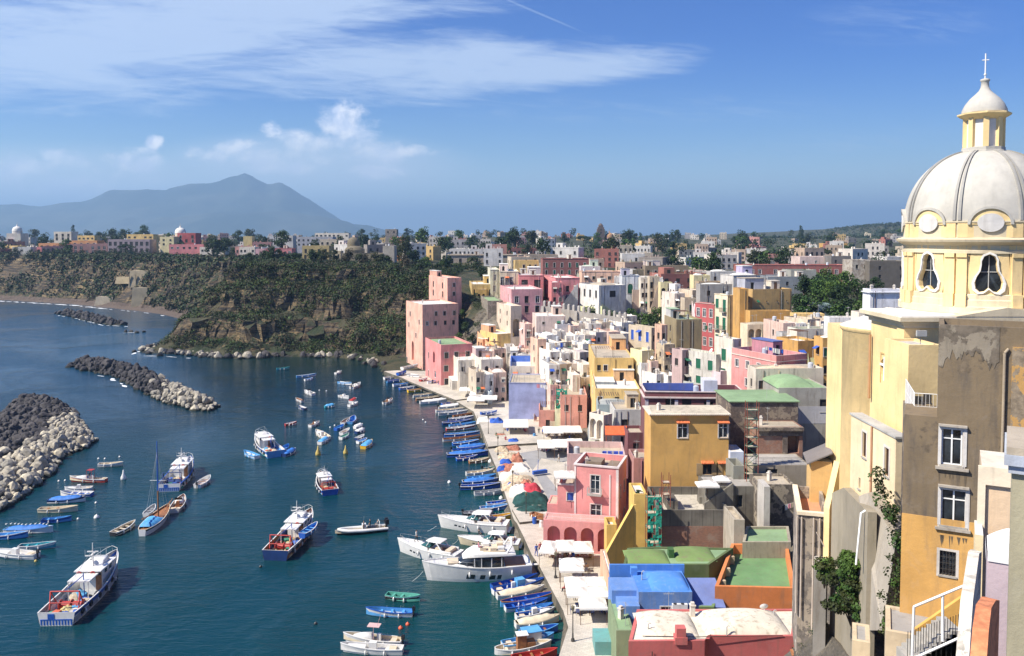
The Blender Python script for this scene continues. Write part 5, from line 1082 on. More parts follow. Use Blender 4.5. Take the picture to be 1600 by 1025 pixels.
wo=ch('window',fm,plaster((.58,.40,.16),.5));pm=MB();pm.add([(XL-.012,wc.y,wc.z)]+[(XL-.012,wc.y+.6*math.cos(2*math.pi*i/Nn),wc.z+.6*math.sin(2*math.pi*i/Nn)) for i in range(Nn)],[(0,i+1,(i+1)%Nn+1) for i in range(Nn)]);pm.build('pane',glass(),wo)
cm=MB();cm.box(XL-.22,XL-.16,wc.y-.07,wc.y+.07,wc.z-.85,wc.z+.75);cm.box(XL-.221,XL-.159,wc.y-.6,wc.y+.6,wc.z+.12,wc.z+.27);cm.build('window_cross',MWHITE,wo)
h=House('low yellow church annex with a floodlight on its roof',1416,1420,1475,539,49.5,0,YEL,matw=CHY,par=.15,roof=plaster((.5,.47,.42)),props=0,dep=3.2,zb=24,seed=25,cat='annex',name='annex');h.build()
mb=MB();x=h.W*.42;mb.tube([(x,.3,h.H),(x,.3,h.H+.5)],.03,0,5);mb.box(x-.3,x+.3,.1,.25,h.H+.5,h.H+.85);mb.build('floodlight',MGREYP,h.root)
h=House('small roof terrace with orange tiles and a white railing beside the brown tower',1424,1427,1470,655,42.5,-20,(.6,.5,.4),matw=ROUGH,par=.05,roof=plaster((.60,.25,.12)),props=0,dep=5.2,zb=24,seed=26,cat='terrace',name='roof_terrace');h.build();rail(h.root,[(.05,4.5,h.H),(.05,.08,h.H),(h.W,.08,h.H)],1.35,MWHITE)
mb=MB()
for(x,y) in((.45,1.6),(.95,2.4)):
 mb.box(x-.2,x+.2,y-.2,y+.2,h.H+.42,h.H+.46);mb.box(x-.2,x+.2,y+.17,y+.2,h.H+.46,h.H+.9)
 for sx in(-1,1):
  for sy in(-1,1):mb.tube([(x+sx*.17,y+sy*.17,h.H),(x+sx*.17,y+sy*.17,h.H+.42)],.018,0,4)
o_=mb.build('garden_chair',MIRON);o_.matrix_world=h.M();tag(o_,'pair of dark iron chairs on the small orange tiled terrace','garden chairs')
h=House('cream building with three narrow windows below the church apse',1322,1400,1424,685,48,0,(.74,.60,.40),matw=plaster((.74,.60,.38),.25),par=.08,roof=plaster((.45,.44,.41),.5),props=0,dep=6.4,zb=24.5,seed=27)
h.px('L',1351,695,.62,1.6,'n');h.px('L',1386,722,.62,1.7,'n');h.px('L',1343,755,.3,.7,'d');h.build()
mb=MB();mb.box(-.08,h.W+.1,-.08,h.D+.1,h.H+.004,h.H+.12);mb.build('roof_slab',plaster((.42,.41,.38),.5),h.root)
mb=MB();mb.tube([(-.08,1.9+1.2,h.H),(-.08,1.9+1.2,.5)],.06,0,6);mb.build('drain_pipe',paint((.45,.25,.15),.7),h.root)
TW=plaster((.20,.15,.09),.8,(.10,.085,.07),peel=.12,peelc=(.15,.115,.075))
def recess_tower():
 h=House('tall brown peeling tower house with white windows and an ochre lower storey',1418,1468,1640,507,40,-27,BROWN,matw=TW,par=.35,roof='G',props=0,dep=3.5,zb=24.6,seed=28,name='tower_house')
 h.W=5.6
 h.px('F',1488,699,.95,1.75,'G',depth=.16);h.px('F',1489,794,1.05,1.75,'G',depth=.16);h.px('F',1481,880,.72,1.2,'i',depth=.3);h.build()
 r=h.root
 for(px_,py_,w_,hh) in((1488,699,.95,1.75),(1489,794,1.05,1.75)):
  u,v=h.plane('F',px_,py_);mb=MB();e=.14
  for(a,b,c,d) in((u-w_/2-e,u-w_/2,v-hh/2,v+hh/2),(u+w_/2,u+w_/2+e,v-hh/2,v+hh/2),(u-w_/2-e,u+w_/2+e,v+hh/2,v+hh/2+e)):mb.box(a,b,-.05,-.003,c,d)
  mb.box(u-w_/2-e-.1,u+w_/2+e+.1,-.17,-.003,v-hh/2-.22,v-hh/2-.095,1);mb.box(u-w_/2-e,u+w_/2+e,-.2,-.003,v+hh/2+e+.003,v+hh/2+e+.1,1)
  mb.build('window_surround',[plaster((.62,.60,.56),.5),plaster((.40,.36,.30),.7)],r)
 mb=MB();mb.box(-1.45,-.003,.0,3,0,36.1-24.6);mb.build('lower_wing',TW,r)
 um,vm=h.plane('F',1481,880)
 oc=MB();t0,t1=-1.47,1.75;zt=31.15-24.6;wu0,wu1,wv0,wv1=um-.37,um+.37,vm-.62,vm+.62
 for(a,b,c,d) in((t0,wu0,0,zt),(wu1,t1,0,zt),(wu0,wu1,0,wv0),(wu0,wu1,wv1,zt)):oc.box(a,b,-.035,-.002,c,d)
 oc.build('ochre_storey',plaster((.60,.34,.10),.30),r)
 mb=MB();mb.tube([(2.75,-.10,h.H-1.2),(2.75,-.10,h.H-9.5)],.07,0,7);mb.tube([(2.75,-.10,h.H-1.2),(2.9,-.05,h.H-1.0)],.07,0,7);mb.build('drain_pipe',plaster((.36,.29,.2)),r)
 rr=random.Random(9);sm=MB()
 for(px_,py_,w_) in((1488,740,1.3),(1489,838,1.3)):
  u,v=h.plane('F',px_,py_)
  for i in range(7):x=u-w_/2+w_*(i+rr.random())/7;l_=rr.uniform(.25,1.1);q_=rr.uniform(.03,.09);sm.add([(x-q_,-.006 if py_<800 else-.041,v),(x+q_,-.006 if py_<800 else-.041,v),(x+q_*.2,-.006 if py_<800 else-.041,v-l_)],[(0,2,1)])
 sm.build('drip_stain',plaster((.11,.085,.055),.4),r)
 rr=random.Random(5);pb=MB();n_=26;pts=[(2.55*i/n_-.02,h.H-1.15-.55*rr.random()-(.5 if i>20 or i<3 else 0)) for i in range(n_+1)]
 pb.add([(x,-.02,z) for x,z in pts]+[(x,-.02,h.H) for x,z in pts],[(i,i+1,n_+2+i,n_+1+i) for i in range(n_)]);pb.build('crumbled_plaster',plaster((.27,.23,.17),.9,(.10,.09,.07),peel=.5,peelc=(.14,.115,.085)),r)
 mb=MB();mb.box(3.05,h.W+.4,-.10,-.004,h.H-5.2,h.H-.9);mb.build('patched_wall',plaster((.46,.27,.09),.6,peel=.45,peelc=(.24,.19,.13)),r)
 mb=MB();mb.box(3.1,h.W+.4,-.9,-.12,h.H-5.6,h.H-5.2);mb.box(3.6,h.W+.4,-.75,-.12,h.H-9.4,h.H-5.6);mb.build('ruined_ledge',plaster((.25,.2,.14),.9,peel=.6,peelc=(.12,.1,.08)),r)
recess_tower()
h=House('cream block with a sunken panel in the right foreground',1527,1534,1600,727,27,-28,CREAM,matw=plaster((.62,.46,.30),.25),par=.0,roof=plaster((.66,.58,.46)),props=0,dep=2.2,zb=24,seed=29);h.build()
mb=MB();mb.box(-.1,.12,-.12,-.003,h.H-2.8,h.H);mb.box(.12,h.W,-.12,-.003,h.H-.6,h.H);mb.build('rim',plaster((.72,.62,.46),.3),h.root)
h=House('cream pillar wall below the cream block at the right edge',1518,1524,1548,835,26,-28,CREAM,matw=plaster((.74,.60,.36),.15),par=0,roof='w',props=0,dep=1.5,zb=24,seed=30,cat='wall',name='garden_wall');h.build()
slab('garden_wall','rough white plastered wall running down beside the stairs','wall',[at(1512,1060,20.5),at(1520,940,22.5),at(1530,865,25.0),at(1534,862,25.2)],24,.3,plaster((.62,.57,.48),.6,peel=.2,peelc=(.45,.42,.36)))
h=House('wall with shade painted mauve and a rounded white top in the right foreground',1538,1543,1640,868,19,-29,(.44,.36,.38),matw=plaster((.50,.40,.42),.15),par=0,roof='w',props=0,dep=1.1,zb=26,seed=31,cat='wall',name='garden_wall');h.build()  # white wall; the shade on its face is put into the mauve colour
mb=MB();h.W=min(h.W,3);n_=10
prof2=[(h.W*i/n_,h.H-.001+.42*math.sin(math.pi*min(1,(i+1.5)/n_*.62))) for i in range(n_+1)]
mb.add([(x,-.03,h.H-.12) for x,z in prof2]+[(x,-.03,z) for x,z in prof2]+[(x,1.1,z) for x,z in prof2],[(i,i+1,n_+2+i,n_+1+i) for i in range(n_)]+[(n_+1+i,n_+2+i,2*n_+3+i,2*n_+2+i) for i in range(n_)]);mb.add([(-.03,-.03,h.H-.12),(-.03,-.03,prof2[0][1]),(-.03,1.1,prof2[0][1]),(-.03,1.1,h.H-.12)],[(0,1,2,3)]);mb.build('rounded_top',plaster((.76,.74,.71),.1),h.root)
slab('parapet','terracotta tiled parapet strip curving down in the right foreground','parapet',[at(1541,1040,15.5),at(1545,985,16.0),at(1549,950,16.8),at(1556,938,17.5),at(1562,938,17.8)],28,.28,paint((.60,.22,.10),.85,.25,5))
h=House('olive grey wall with a pale blue cornice at the right edge',1577,1581,1700,738,13,-31,(.40,.36,.24),matw=plaster((.38,.345,.23),.25),par=0,roof='G',props=0,dep=1.6,zb=28,seed=32,cat='wall',name='corner_wall');h.build()
mb=MB();W_=min(h.W,4);mb.box(-.05,W_,-.08,1.6,h.H+.003,h.H+.13);mb.box(-.11,W_,-.14,1.6,h.H+.134,h.H+.30);mb.build('cornice',plaster((.40,.44,.50),.3),h.root);mb=MB();mb.box(-.08,W_,-.1,1.6,h.H+.303,h.H+.42);mb.build('top_slab',plaster((.42,.36,.27),.5),h.root)
h=House('cream terrace house with an orange floor on a tall weathered pier',1237,1248,1302,800,58,-16,CREAM,matw=plaster((.36,.30,.23),.5,peel=.5,peelc=(.18,.155,.13)),par=.9,roof=plaster((.62,.27,.14),.15),props=0,dep=6.5,zb=14,seed=33);h.build()
mb=MB();mb.box(-.12,h.W+.1,-.12,.25,h.H-.16,h.H+.08);mb.box(-.12,.25,.25,h.D,h.H-.16,h.H+.08);mb.build('parapet',plaster((.74,.63,.46),.15),h.root)
mb=MB()
for(x,m) in((.25,0),(.55,0),(1.35,0),(1.75,0)):mb.tube([(x-.35,-.14,h.H-.3),(x-.35,-.14,h.H-7-x)],.055,0,6)
mb.tube([(1.2,-.14,h.H-1.3),(1.75,-.14,h.H-2.3)],.05,0,5);mb.build('drain_pipe',plaster((.55,.46,.38)),h.root)
mb=MB();x,y=2.0,1.0;z=h.H-.9;mb.box(x-.22,x+.22,y-.22,y+.22,z+.42,z+.46);mb.box(x+.18,x+.22,y-.22,y+.22,z+.46,z+.85)
for sx in(-1,1):
 for sy in(-1,1):mb.tube([(x+sx*.19,y+sy*.19,z),(x+sx*.19,y+sy*.19,z+.43)],.02,0,4)
o_=mb.build('plastic_chair',MWHITE);o_.matrix_world=h.M();tag(o_,'white plastic chair on the orange floored terrace','chair')
mb=MB();mb.box(x-.2,x+.2,y-.2,y+.18,z+.465,z+.52);c_=mb.build('cushion',paint((.6,.05,.05)),o_)
h=House('small ochre hut with a lean-to tile roof on the orange floored terrace',1262,1267,1306,720,63,-14,OCHRE,matw=plaster((.66,.42,.16),.15),par=0,roof='G',props=0,dep=3,zb=20,seed=34,cat='hut',name='hut');h.build()
mb=MB();mb.add([(-.3,-.3,h.H-.25),(h.W,-.3,h.H+.7),(h.W,3,h.H+.7),(-.3,3,h.H-.25),(-.3,-.3,h.H-.15),(h.W,-.3,h.H+.8),(h.W,3,h.H+.8),(-.3,3,h.H-.15)],[(0,1,5,4),(4,5,6,7),(3,0,4,7)]);mb.build('lean_to_roof',plaster((.18,.16,.15),.6),h.root)
slab('buttress','slanting pale yellow buttress against the apse wall','buttress',[at(1296,795,57),at(1312,722,57.4)],22,.5,CHY)
slab('retaining_wall','stained concrete retaining wall below the cream building','wall',[at(1300,770,56),at(1318,762,54),at(1356,800,47.5)],15,.5,plaster((.30,.26,.19),.5,(.16,.145,.09)))
def wedge():
 root=empty('retaining_wall',(0,0,0));tag(root,'great tapering concrete buttress wall beside the climbing ivy','wall');root.location=(19.6,47,16)
 P=[at(1342,775,50.0),at(1356,770,49.5),at(1400,845,45.5),at(1378,985,45.5),at(1336,985,50.0)];o=Vector(root.location);mb=MB()
 f=[p-o for p in P];b=[p+Vector((1.4,.8,0)) for p in f];n=len(P);mb.add([tuple(v) for v in f+b],[tuple(range(n))[::-1],tuple(range(n,2*n))]+[(i,(i+1)%n,n+(i+1)%n,n+i) for i in range(n)]);mb.build('wall',plaster((.36,.32,.26),.4),root)
 mb=MB();a,c=at(1350,800,48.3)-o+Vector((-.25,-.2,0)),at(1342,880,48.3)-o+Vector((-.25,-.2,0));mb.tube([a+Vector((.25,0,.15)),a,c],.07,0,6);mb.build('drain_pipe',MWHITE,root)
wedge()
h=House('low grey garden wall with steps beside the big bush',1264,1272,1300,892,55,-20,GREY,matw=plaster((.27,.25,.22),.8),par=0,roof='G',props=0,dep=4,zb=14,seed=35,cat='wall',name='garden_wall');h.build()
h=House('cream ramp wall at the bottom beside the stairs',1322,1332,1372,1000,43,-22,CREAM,matw=plaster((.62,.50,.33),.3),par=.05,roof='G',props=0,dep=2.2,zb=15,seed=36,cat='wall',name='garden_wall');h.build()
h=House('cream stair wall under the white railing',1376,1384,1520,985,38.5,-24,CREAM,matw=plaster((.62,.49,.32),.3),par=.1,roof='G',props=0,dep=3,zb=18,seed=37,cat='wall',name='garden_wall');h.build()
def stair_rail():
 root=empty('stair_railing',tuple(at(1428,1020,34)));tag(root,'white painted handrail climbing beside the ochre storey','railing');o=Vector(root.location);mb=MB()
 A,B,C,D,E,F=at(1428,948,34),at(1514,912,33.2),at(1425,1030,34),at(1514,990,33.2),at(1473,929,33.6),at(1473,1002,33.6)
 for a,b in((A,B),(A,C),(C,D),(E,F),(B,D)):mb.tube([a-o,b-o],.055,0,6)
 mb.build('handrail',MWHITE,root);mb=MB()
 for i in range(22):f=i/21;a=C.lerp(D,f)+Vector((0,.4,-.1));mb.tube([a-o,a-o+Vector((0,0,1.1-f*.3))],.014,0,4)
 mb.build('baluster',MIRON,root)
 st=MB()
 for i in range(9):f=i/9;p=C.lerp(D,f)-o;st.box(p.x,p.x+.42,.1,1.4,p.z-1.3,p.z-.15)
 st.build('step',CONC,root)
stair_rail()
slab('wire_wall','thin ochre coping sloping down behind the white handrail','wall',[at(1428,985,38),at(1515,925,37.5)],26,.2,plaster((.68,.38,.09),.1))
#trees and shrubs
def leaf_arrays(C,Rd,per,size,seed,squash=.75,up=.35):
 g=np.random.default_rng(seed);n=len(C);N=n*per
 c=np.repeat(C,per,0);r=np.repeat(Rd,per);sz=np.repeat(size,per)*g.uniform(.6,1.35,N)
 d=g.normal(size=(N,3));d/=np.linalg.norm(d,axis=1)[:,None];d[:,2]=np.abs(d[:,2])*.9-.1*0 if up>.5 else d[:,2]
 p=c+d*(r*g.uniform(.45,1.05,N)**.6)[:,None]*np.array([1,1,squash])
 nrm=d+g.normal(size=(N,3))*.55;nrm[:,2]+=up;nrm/=np.linalg.norm(nrm,axis=1)[:,None]
 t=np.cross(nrm,g.normal(size=(N,3)));t/=np.linalg.norm(t,axis=1)[:,None]+1e-9;b=np.cross(nrm,t)
 a1=t*sz[:,None];b1=b*(sz*g.uniform(.5,.95,N))[:,None]
 V=np.stack([p-a1,p+b1*.9,p+a1,p-b1*1.0],1).reshape(-1,3);Q=np.arange(N*4).reshape(-1,4);return V,Q
LEAF=[foliage((.010,.027,.008),(.034,.062,.015)),foliage((.018,.028,.009),(.06,.072,.02)),foliage((.034,.030,.02),(.085,.072,.044))]
GLEAF=foliage((.02,.055,.012),(.07,.125,.022))
def tree_proto(kind,seed):
 g=np.random.default_rng(seed);r_=random.Random(seed);mb=MB()
 if kind=='broad':
  h=7.5;mb.tube([(0,0,-.5),(.1,0,1.5),(.2,.1,3.2)],[.32,.26,.2],0,7);C=[];Rr=[]
  for i in range(15):
   a=r_.uniform(0,6.28);rr=r_.uniform(.4,2.6);z=r_.uniform(2.8,7.0);rr*=1-max(0,z-5.2)*.25;c=(rr*math.cos(a),rr*math.sin(a),z);C.append(c);Rr.append(r_.uniform(.8,1.5))
   if i%3==0:mb.tube([(.2,.1,2.6),(c[0]*.5,c[1]*.5,(z+2.6)/2+.2),c],[.14,.09,.04],0,5)
  V,Q=leaf_arrays(np.array(C),np.array(Rr),70,np.full(len(C),.27),seed)
 elif kind=='pine':
  mb.tube([(0,0,-.5),(.3,0,2.2),(.2,.2,4.6)],[.3,.24,.18],0,7);C=[];Rr=[]
  for i in range(17):
   a=r_.uniform(0,6.28);rr=4.2*math.sqrt(r_.random());z=5.2+1.3*(1-(rr/4.2)**2)+r_.uniform(-.4,.3);c=(rr*math.cos(a),rr*math.sin(a),z);C.append(c);Rr.append(r_.uniform(.8,1.3))
   if i%3==0:mb.tube([(.2,.2,4.2),(c[0]*.6,c[1]*.6,4.9),c],[.12,.08,.04],0,5)
  V,Q=leaf_arrays(np.array(C),np.array(Rr),64,np.full(len(C),.25),seed,.5)
 elif kind=='cypress':
  mb.tube([(0,0,-.5),(0,0,2),(0,0,8)],[.2,.16,.05],0,6);C=[(r_.uniform(-.3,.3),r_.uniform(-.3,.3),1.2+i*.62) for i in range(14)];Rr=[1.1*math.sin(math.pi*min(1,(i+2.5)/17))**.6+.1 for i in range(14)]
  V,Q=leaf_arrays(np.array(C),np.array(Rr),60,np.full(14,.2),seed,1.0)
 elif kind=='palm':
  mb.tube([(0,0,-.5),(.1,0,2.5),(.05,0,5)],[.24,.19,.17],0,8);vs=[];
  for i in range(22):
   a=i*2.4;el=r_.uniform(-.2,1.1);L=r_.uniform(1.8,2.4);pts=[]
   for k in range(6):
    t_=k/5;pts.append(Vector((math.cos(a)*L*t_*math.cos(el*.8),math.sin(a)*L*t_*math.cos(el*.8),5+L*t_*math.sin(el)-1.5*t_*t_)))
   sd=Vector((-math.sin(a),math.cos(a),0))
   for k in range(5):
    for s_ in(-1,1):w_=.42*math.sin(math.pi*(k+.8)/6.5);vs+=[pts[k],pts[k+1],pts[k+1]+sd*s_*w_+Vector((0,0,-.18)),pts[k]+sd*s_*w_+Vector((0,0,-.18))]
  V=np.array([tuple(v) for v in vs]);Q=np.arange(len(vs)).reshape(-1,4)
 else:
  C=[(r_.uniform(-1,1),r_.uniform(-1,1),r_.uniform(.3,1.4)) for _ in range(9)];mb.tube([(0,0,-.4),(0,0,.8)],[.12,.06],0,5)
  V,Q=leaf_arrays(np.array(C),np.array([r_.uniform(.5,.9) for _ in C]),70,np.full(9,.16),seed)
 return mb.mesh('trunk',[paint((.10,.075,.05),.9,.3,2)]),(V,Q)
TREES={};LM={'g':GLEAF,'d':LEAF[0],'o':LEAF[1],'b':LEAF[2]}
def get_tree(kind,var,lm):
 k=(kind,var,lm)
 if k not in TREES:
  kk=(kind,var)
  if kk not in TREES:TREES[kk]=tree_proto(kind,var*13+len(kind))
  tr,(V,Q)=TREES[kk];TREES[k]=(tr,np_mesh('crown',V,Q,[LM[lm]]))
 return TREES[k]
NTREE=[]
def tree(kind,x,y,z,s,lm,label,group=None,name=None,sz=None,rz=None,parent_rot=None):
 tr,cr=get_tree(kind,rnd.randrange(3),lm);nm=name or{'broad':'tree','pine':'pine_tree','cypress':'cypress_tree','palm':'palm_tree','bush':'bush'}[kind]
 root=empty(nm,(x,y,z),rnd.uniform(0,6.28));root.scale=(s,s,s*(sz or rnd.uniform(.85,1.15)));tag(root,label,'bush' if kind=='bush' else 'tree',group)
 inst('trunk',tr,root);inst('crown',cr,root);return root
ORD=['first','second','third','fourth','fifth','sixth','seventh','eighth','ninth','tenth','eleventh','twelfth','thirteenth','fourteenth','fifteenth','sixteenth','seventeenth','eighteenth','nineteenth','twentieth']
def ordn(i):return ORD[i] if i<20 else f'{i + 1}th'
#landmarks of the far town
def LMK(label,*a,F=None,L=None,**k):
 h=H(label,*a,F=F,L=L,group='far town buildings',**k);h.build();return h
LMK('long cream institutional villa with two rows of tall windows on the plateau',663,700,815,398,432,3,(.40,.33,.25),F=rw(9,2,'n',w=1.5,h=3.0,top=1.6,fl=5.2,skip=0),L=rw(3,2,'n',w=1.5,h=3),par=.3,roof='t',dep=16,cornice=[(0,.4,.4)],props=5,seed=201)
LMK('end pavilion of the cream villa with a pink brick tower block above',812,815,872,398,436,2,(.36,.29,.22),F=rw(4,2,'n',w=1.5,h=3.0,top=1.6,fl=5.2),par=.3,roof='t',dep=12,props=2,seed=202)
LMK('pink brick cube behind the cream villa',762,766,792,382,470,2,(.42,.20,.16),F=rw(2,1,'d'),seed=203,dep=10)
LMK('white garden pavilion below the cream villa',664,666,676,418,420,3,WHITE,F=rw(2,1,'d',w=1.2,h=2.4,arch=1),seed=204,dep=5,props=0)
LMK('white flat wall building under the cream villa',716,718,750,418,424,2,WHITE,seed=205,dep=6,props=1)
LMK('small yellow and pink house right of the villa',800,804,842,407,360,3,YEL,F=rw(4,2,'nd',h=1.5),seed=206,roof='r',dep=8)
LMK('long dark red terrace house with a white roof edge and green shutters',842,848,920,404,350,2,(.26,.10,.09),F=rw(6,2,'gn',h=1.9),seed=207,dep=12,roof='w',cornice=CN)
LMK('pale barn with a brown tiled roof right of the dark red terrace house',918,922,944,404,360,0,(.42,.30,.22),F=rw(2,1,'d'),seed=208,roof='r',dep=8)
LMK('long crimson house with rows of white sashed windows in the far right middle',1154,1158,1326,414,330,-1,(.34,.12,.10),F=rw(14,2,'wn',w=1.2,h=1.8,skip=.1),seed=209,dep=12,roof='w',cornice=CN,props=6)
LMK('pink and white house with a yellow gable behind the long crimson house',1244,1250,1300,401,380,0,(.62,.48,.42),F=rw(5,2,'wn',skip=.3),seed=210,dep=12)
LMK('dark grey unfinished block behind the long crimson house',1296,1299,1330,400,372,0,(.17,.155,.14),F=rw(2,1,'d'),seed=211,dep=10,roof='G')
LMK('ruined pale stone block with a white roof left of the church',1330,1332,1360,406,300,0,(.44,.40,.33),F=rw(2,1,'d'),seed=212,dep=9,peel=.5,dirt=.7)
LMK('big dark stone warehouse left of the church dome',1356,1359,1425,408,296,0,(.13,.115,.095),F=rw(2,2,'d'),seed=213,dep=12,dirt=.6,props=3)
LMK('low green roofed house with a flat canopy among the right gardens',1232,1236,1276,422,300,0,(.30,.30,.26),seed=214,roof='g',dep=10)
LMK('ochre longish house on the right hillside',1284,1287,1324,380,800,0,OCHRE,F=rw(5,1,'n',w=2,h=3),seed=215,dep=12,props=0)
LMK('flat grey-blue sheds among the trees behind the fortress-like block',1196,1200,1262,432,290,0,(.22,.24,.25),F=rw(3,1,'d'),seed=216,roof='G',dep=14,props=4)
LMK('teal walled shed by the orchard',1275,1279,1306,476,225,0,(.16,.22,.24),F=rw(2,1,'d'),seed=217,roof='g',dep=7)
LMK('salmon and orange terraced house in front of the purple range',54,60,100,380,640,0,(.60,.28,.12),F=rw(4,1,'nd',w=2,h=3),seed=220,dep=12)
LMK('pink low house with orange corner at the far left',52,56,84,386,625,0,ROSE,F=rw(3,1,'d',w=2,h=2.5),seed=221,dep=8)
LMK('second orange terraced house in the far left row',98,102,152,376,650,0,(.56,.26,.10),F=rw(5,2,'dn',w=1.8,h=2.2),seed=222,dep=12)
LMK('long mauve apartment range with white framed windows above the beach',100,104,168,381,630,0,(.28,.15,.14),F=rw(7,2,'w',w=2,h=2.4),seed=223,dep=14)
LMK('grey mauve range with two rows of windows left of the domed church',164,168,234,374,625,0,(.30,.24,.25),F=rw(8,2,'d',w=2.2,h=3,fl=5,skip=.05),seed=224,dep=12,props=5)
LMK('cream long flat building on top of the grey mauve range',194,198,240,366,680,0,YEL,F=rw(5,1,'nd',w=2),seed=225,dep=10)
LMK('white gabled house left of the cream long building',80,84,112,362,720,0,WHITE,F=rw(3,2,'d',w=2,h=2.5),seed=226,dep=12)
LMK('yellow flat house behind the orange terraces',118,121,148,368,700,0,YEL,F=rw(4,1,'d',w=1.8),seed=227,dep=10)
LMK('white low house at the far left cliff edge',16,19,48,386,610,0,LGREY,F=rw(3,1,'d',w=2),seed=228,dep=8)
LMK('pale yellow church house with a pointed turret left of the dome',246,250,272,370,630,0,PALEY,F=rw(2,2,'d',w=1.6),seed=229,dep=10)
LMK('crimson church front beside the distant white dome',272,277,306,364,640,0,CRIM,F=rw(3,2,'dn',w=1.8,h=2.4),seed=230,dep=12)
LMK('pink and red house row below the distant white dome',260,264,320,382,600,0,ROSE,F=rw(6,1,'wd',w=1.8),seed=231,dep=10)
LMK('white low house row right of the distant white dome',308,312,352,386,590,0,WHITE,F=rw(5,1,'dn',w=1.6),seed=232,dep=10)
LMK('second white house row near the cliff top trees',370,374,398,386,520,0,WHITE,F=rw(4,1,'dn',w=1.4),seed=233,dep=9)
LMK('pale pink wing beside the long rose house on the cliff top',397,399,416,389,500,0,(.60,.36,.36),F=rw(1,1,'d'),seed=234,dep=9,roof='r')
LMK('long rose house with three arches on the cliff top',413,415,456,388,500,0,ROSE,F=rw(6,1,'dw',w=1.6,h=2.2,skip=.1,arch=.5),seed=235,dep=9,roof='r',cornice=CN)
LMK('ochre ruined villa with grey ivy on the cliff top',466,472,514,384,450,0,(.40,.31,.14),F=rw(4,2,'d',w=1.3,h=2.2),seed=236,dep=10,dirt=.8)
LMK('cream apse building left of the dark domed church',514,518,532,392,440,0,(.50,.42,.28),F=rw(2,1,'d',w=1),seed=237,dep=8)
dk=LMK('dark stone church with a dark hemispherical dome on the cliff top',530,534,598,396,428,0,(.22,.185,.12),F=rw(4,1,'d',w=2,h=2,skip=.5),seed=238,dep=14,dirt=.7,cat='church',name='church')
mb=MB();mb.cyl(5.5,6,dk.H-.6,dk.H+1.6,5.2,n=28);mb.lathe([(5.2,dk.H+1.6),(4.4,dk.H+2.9),(2.5,dk.H+3.7),(0,dk.H+3.9)],28,0,5.5,6);mb.lathe([(3.3,dk.H+1),(3.3,dk.H+5),(3.0,dk.H+6.6),(2.0,dk.H+7.8),(.8,dk.H+8.4),(0,dk.H+8.5)],28,0,4.3,9.5);mb.build('dome',plaster((.15,.125,.08),.5),dk.root)
LMK('grey sacristy with one tall window right of the dark domed church',594,598,616,384,430,0,(.38,.34,.28),F=rw(1,1,'d',w=1.6,h=3.2),seed=239,dep=10)
LMK('grey flat factory building behind the dark domed church',461,464,520,370,600,0,(.36,.36,.38),F=rw(8,2,'d',w=1.4,h=1.4),seed=240,dep=12)
LMK('white boxy house with two dark windows left of the factory building',430,433,458,368,620,0,LGREY,F=rw(3,1,'d',w=2,h=2.4),seed=241,dep=10)
LMK('small yellow cube on the skyline beside the round tree',377,380,394,369,640,0,(.50,.40,.18),seed=242,dep=8,props=0)
LMK('long white resort terrace on the skyline in front of the mountain foot',488,492,545,364,760,0,WHITE,F=rw(8,1,'dn',w=2),seed=243,dep=12)
LMK('orange tile roofed building above the dark trees',612,615,640,386,470,0,(.60,.24,.10),seed=244,dep=9,roof='r')
LMK('ruined grey castle block on the skyline right of the mountain',600,602,620,358,700,0,(.20,.18,.16),F=rw(2,1,'d',w=1.6),seed=245,dep=10,peel=.5)
def dome_church(label,px,py_base,Y,r,col_,drumh,towers=()):
 P=at(px,py_base,Y);g=th(P.x,P.y);root=empty('domed_church',(P.x,P.y,g-.5));tag(root,label,'church','far town buildings');z=P.z-g+.5
 MB().box(-r*1.5,r*1.5,-r*1.4,r*1.6,0,z-drumh).build('wall',plaster(col_),root)
 m=MB();m.cyl(0,0,z-drumh-.2,z,r*.98,n=24);m.build('drum',plaster(col_),root)
 m=MB();m.lathe([(r,z),(r*.96,z+r*.35),(r*.78,z+r*.72),(r*.4,z+r*.97),(r*.14,z+r),(r*.14,z+r*1.3),(0,z+r*1.5)],28);m.tube([(0,0,z+r*1.4),(0,0,z+r*1.9)],.1,0,4);m.build('dome',plaster((.68,.66,.60) if 'white' in label else(.42,.24,.12),.2),root)
 for(dx,w_,hh,c2) in towers:
  m=MB();m.box(dx-w_/2,dx+w_/2,-r,-r+w_,0,z+hh*.7);m.box(dx-w_*.42,dx+w_*.42,-r+.1,-r+w_*.9,z+hh*.7,z+hh*.85);m.box(dx-w_*.3,dx+w_*.3,-r+.2,-r+w_*.75,z+hh*.85,z+hh);m.lathe([(w_*.32,z+hh),(w_*.2,z+hh*1.12),(0,z+hh*1.2)],10,0,dx,-r+w_/2);t_=m.build('bell_tower',plaster(c2,.5),root)
  for zz in(.5,.75):o_=MB().box(dx-w_*.12,dx+w_*.12,-r-.02,-r+.05,z+hh*zz-2.2,z+hh*zz-.6).build('belfry_opening',MDARK,t_)
dome_church('distant church with a white dome and red front on the left plateau',282,364,660,4.2,(.55,.45,.35),2.5)
dome_church('distant white domed church at the far left edge',27,361,720,4.0,(.5,.47,.42),2)
dome_church('distant church with dark stepped bell tower and small orange dome',952,371,900,5.0,(.55,.36,.32),3,[(-9.5,8,13,(.12,.09,.08))])
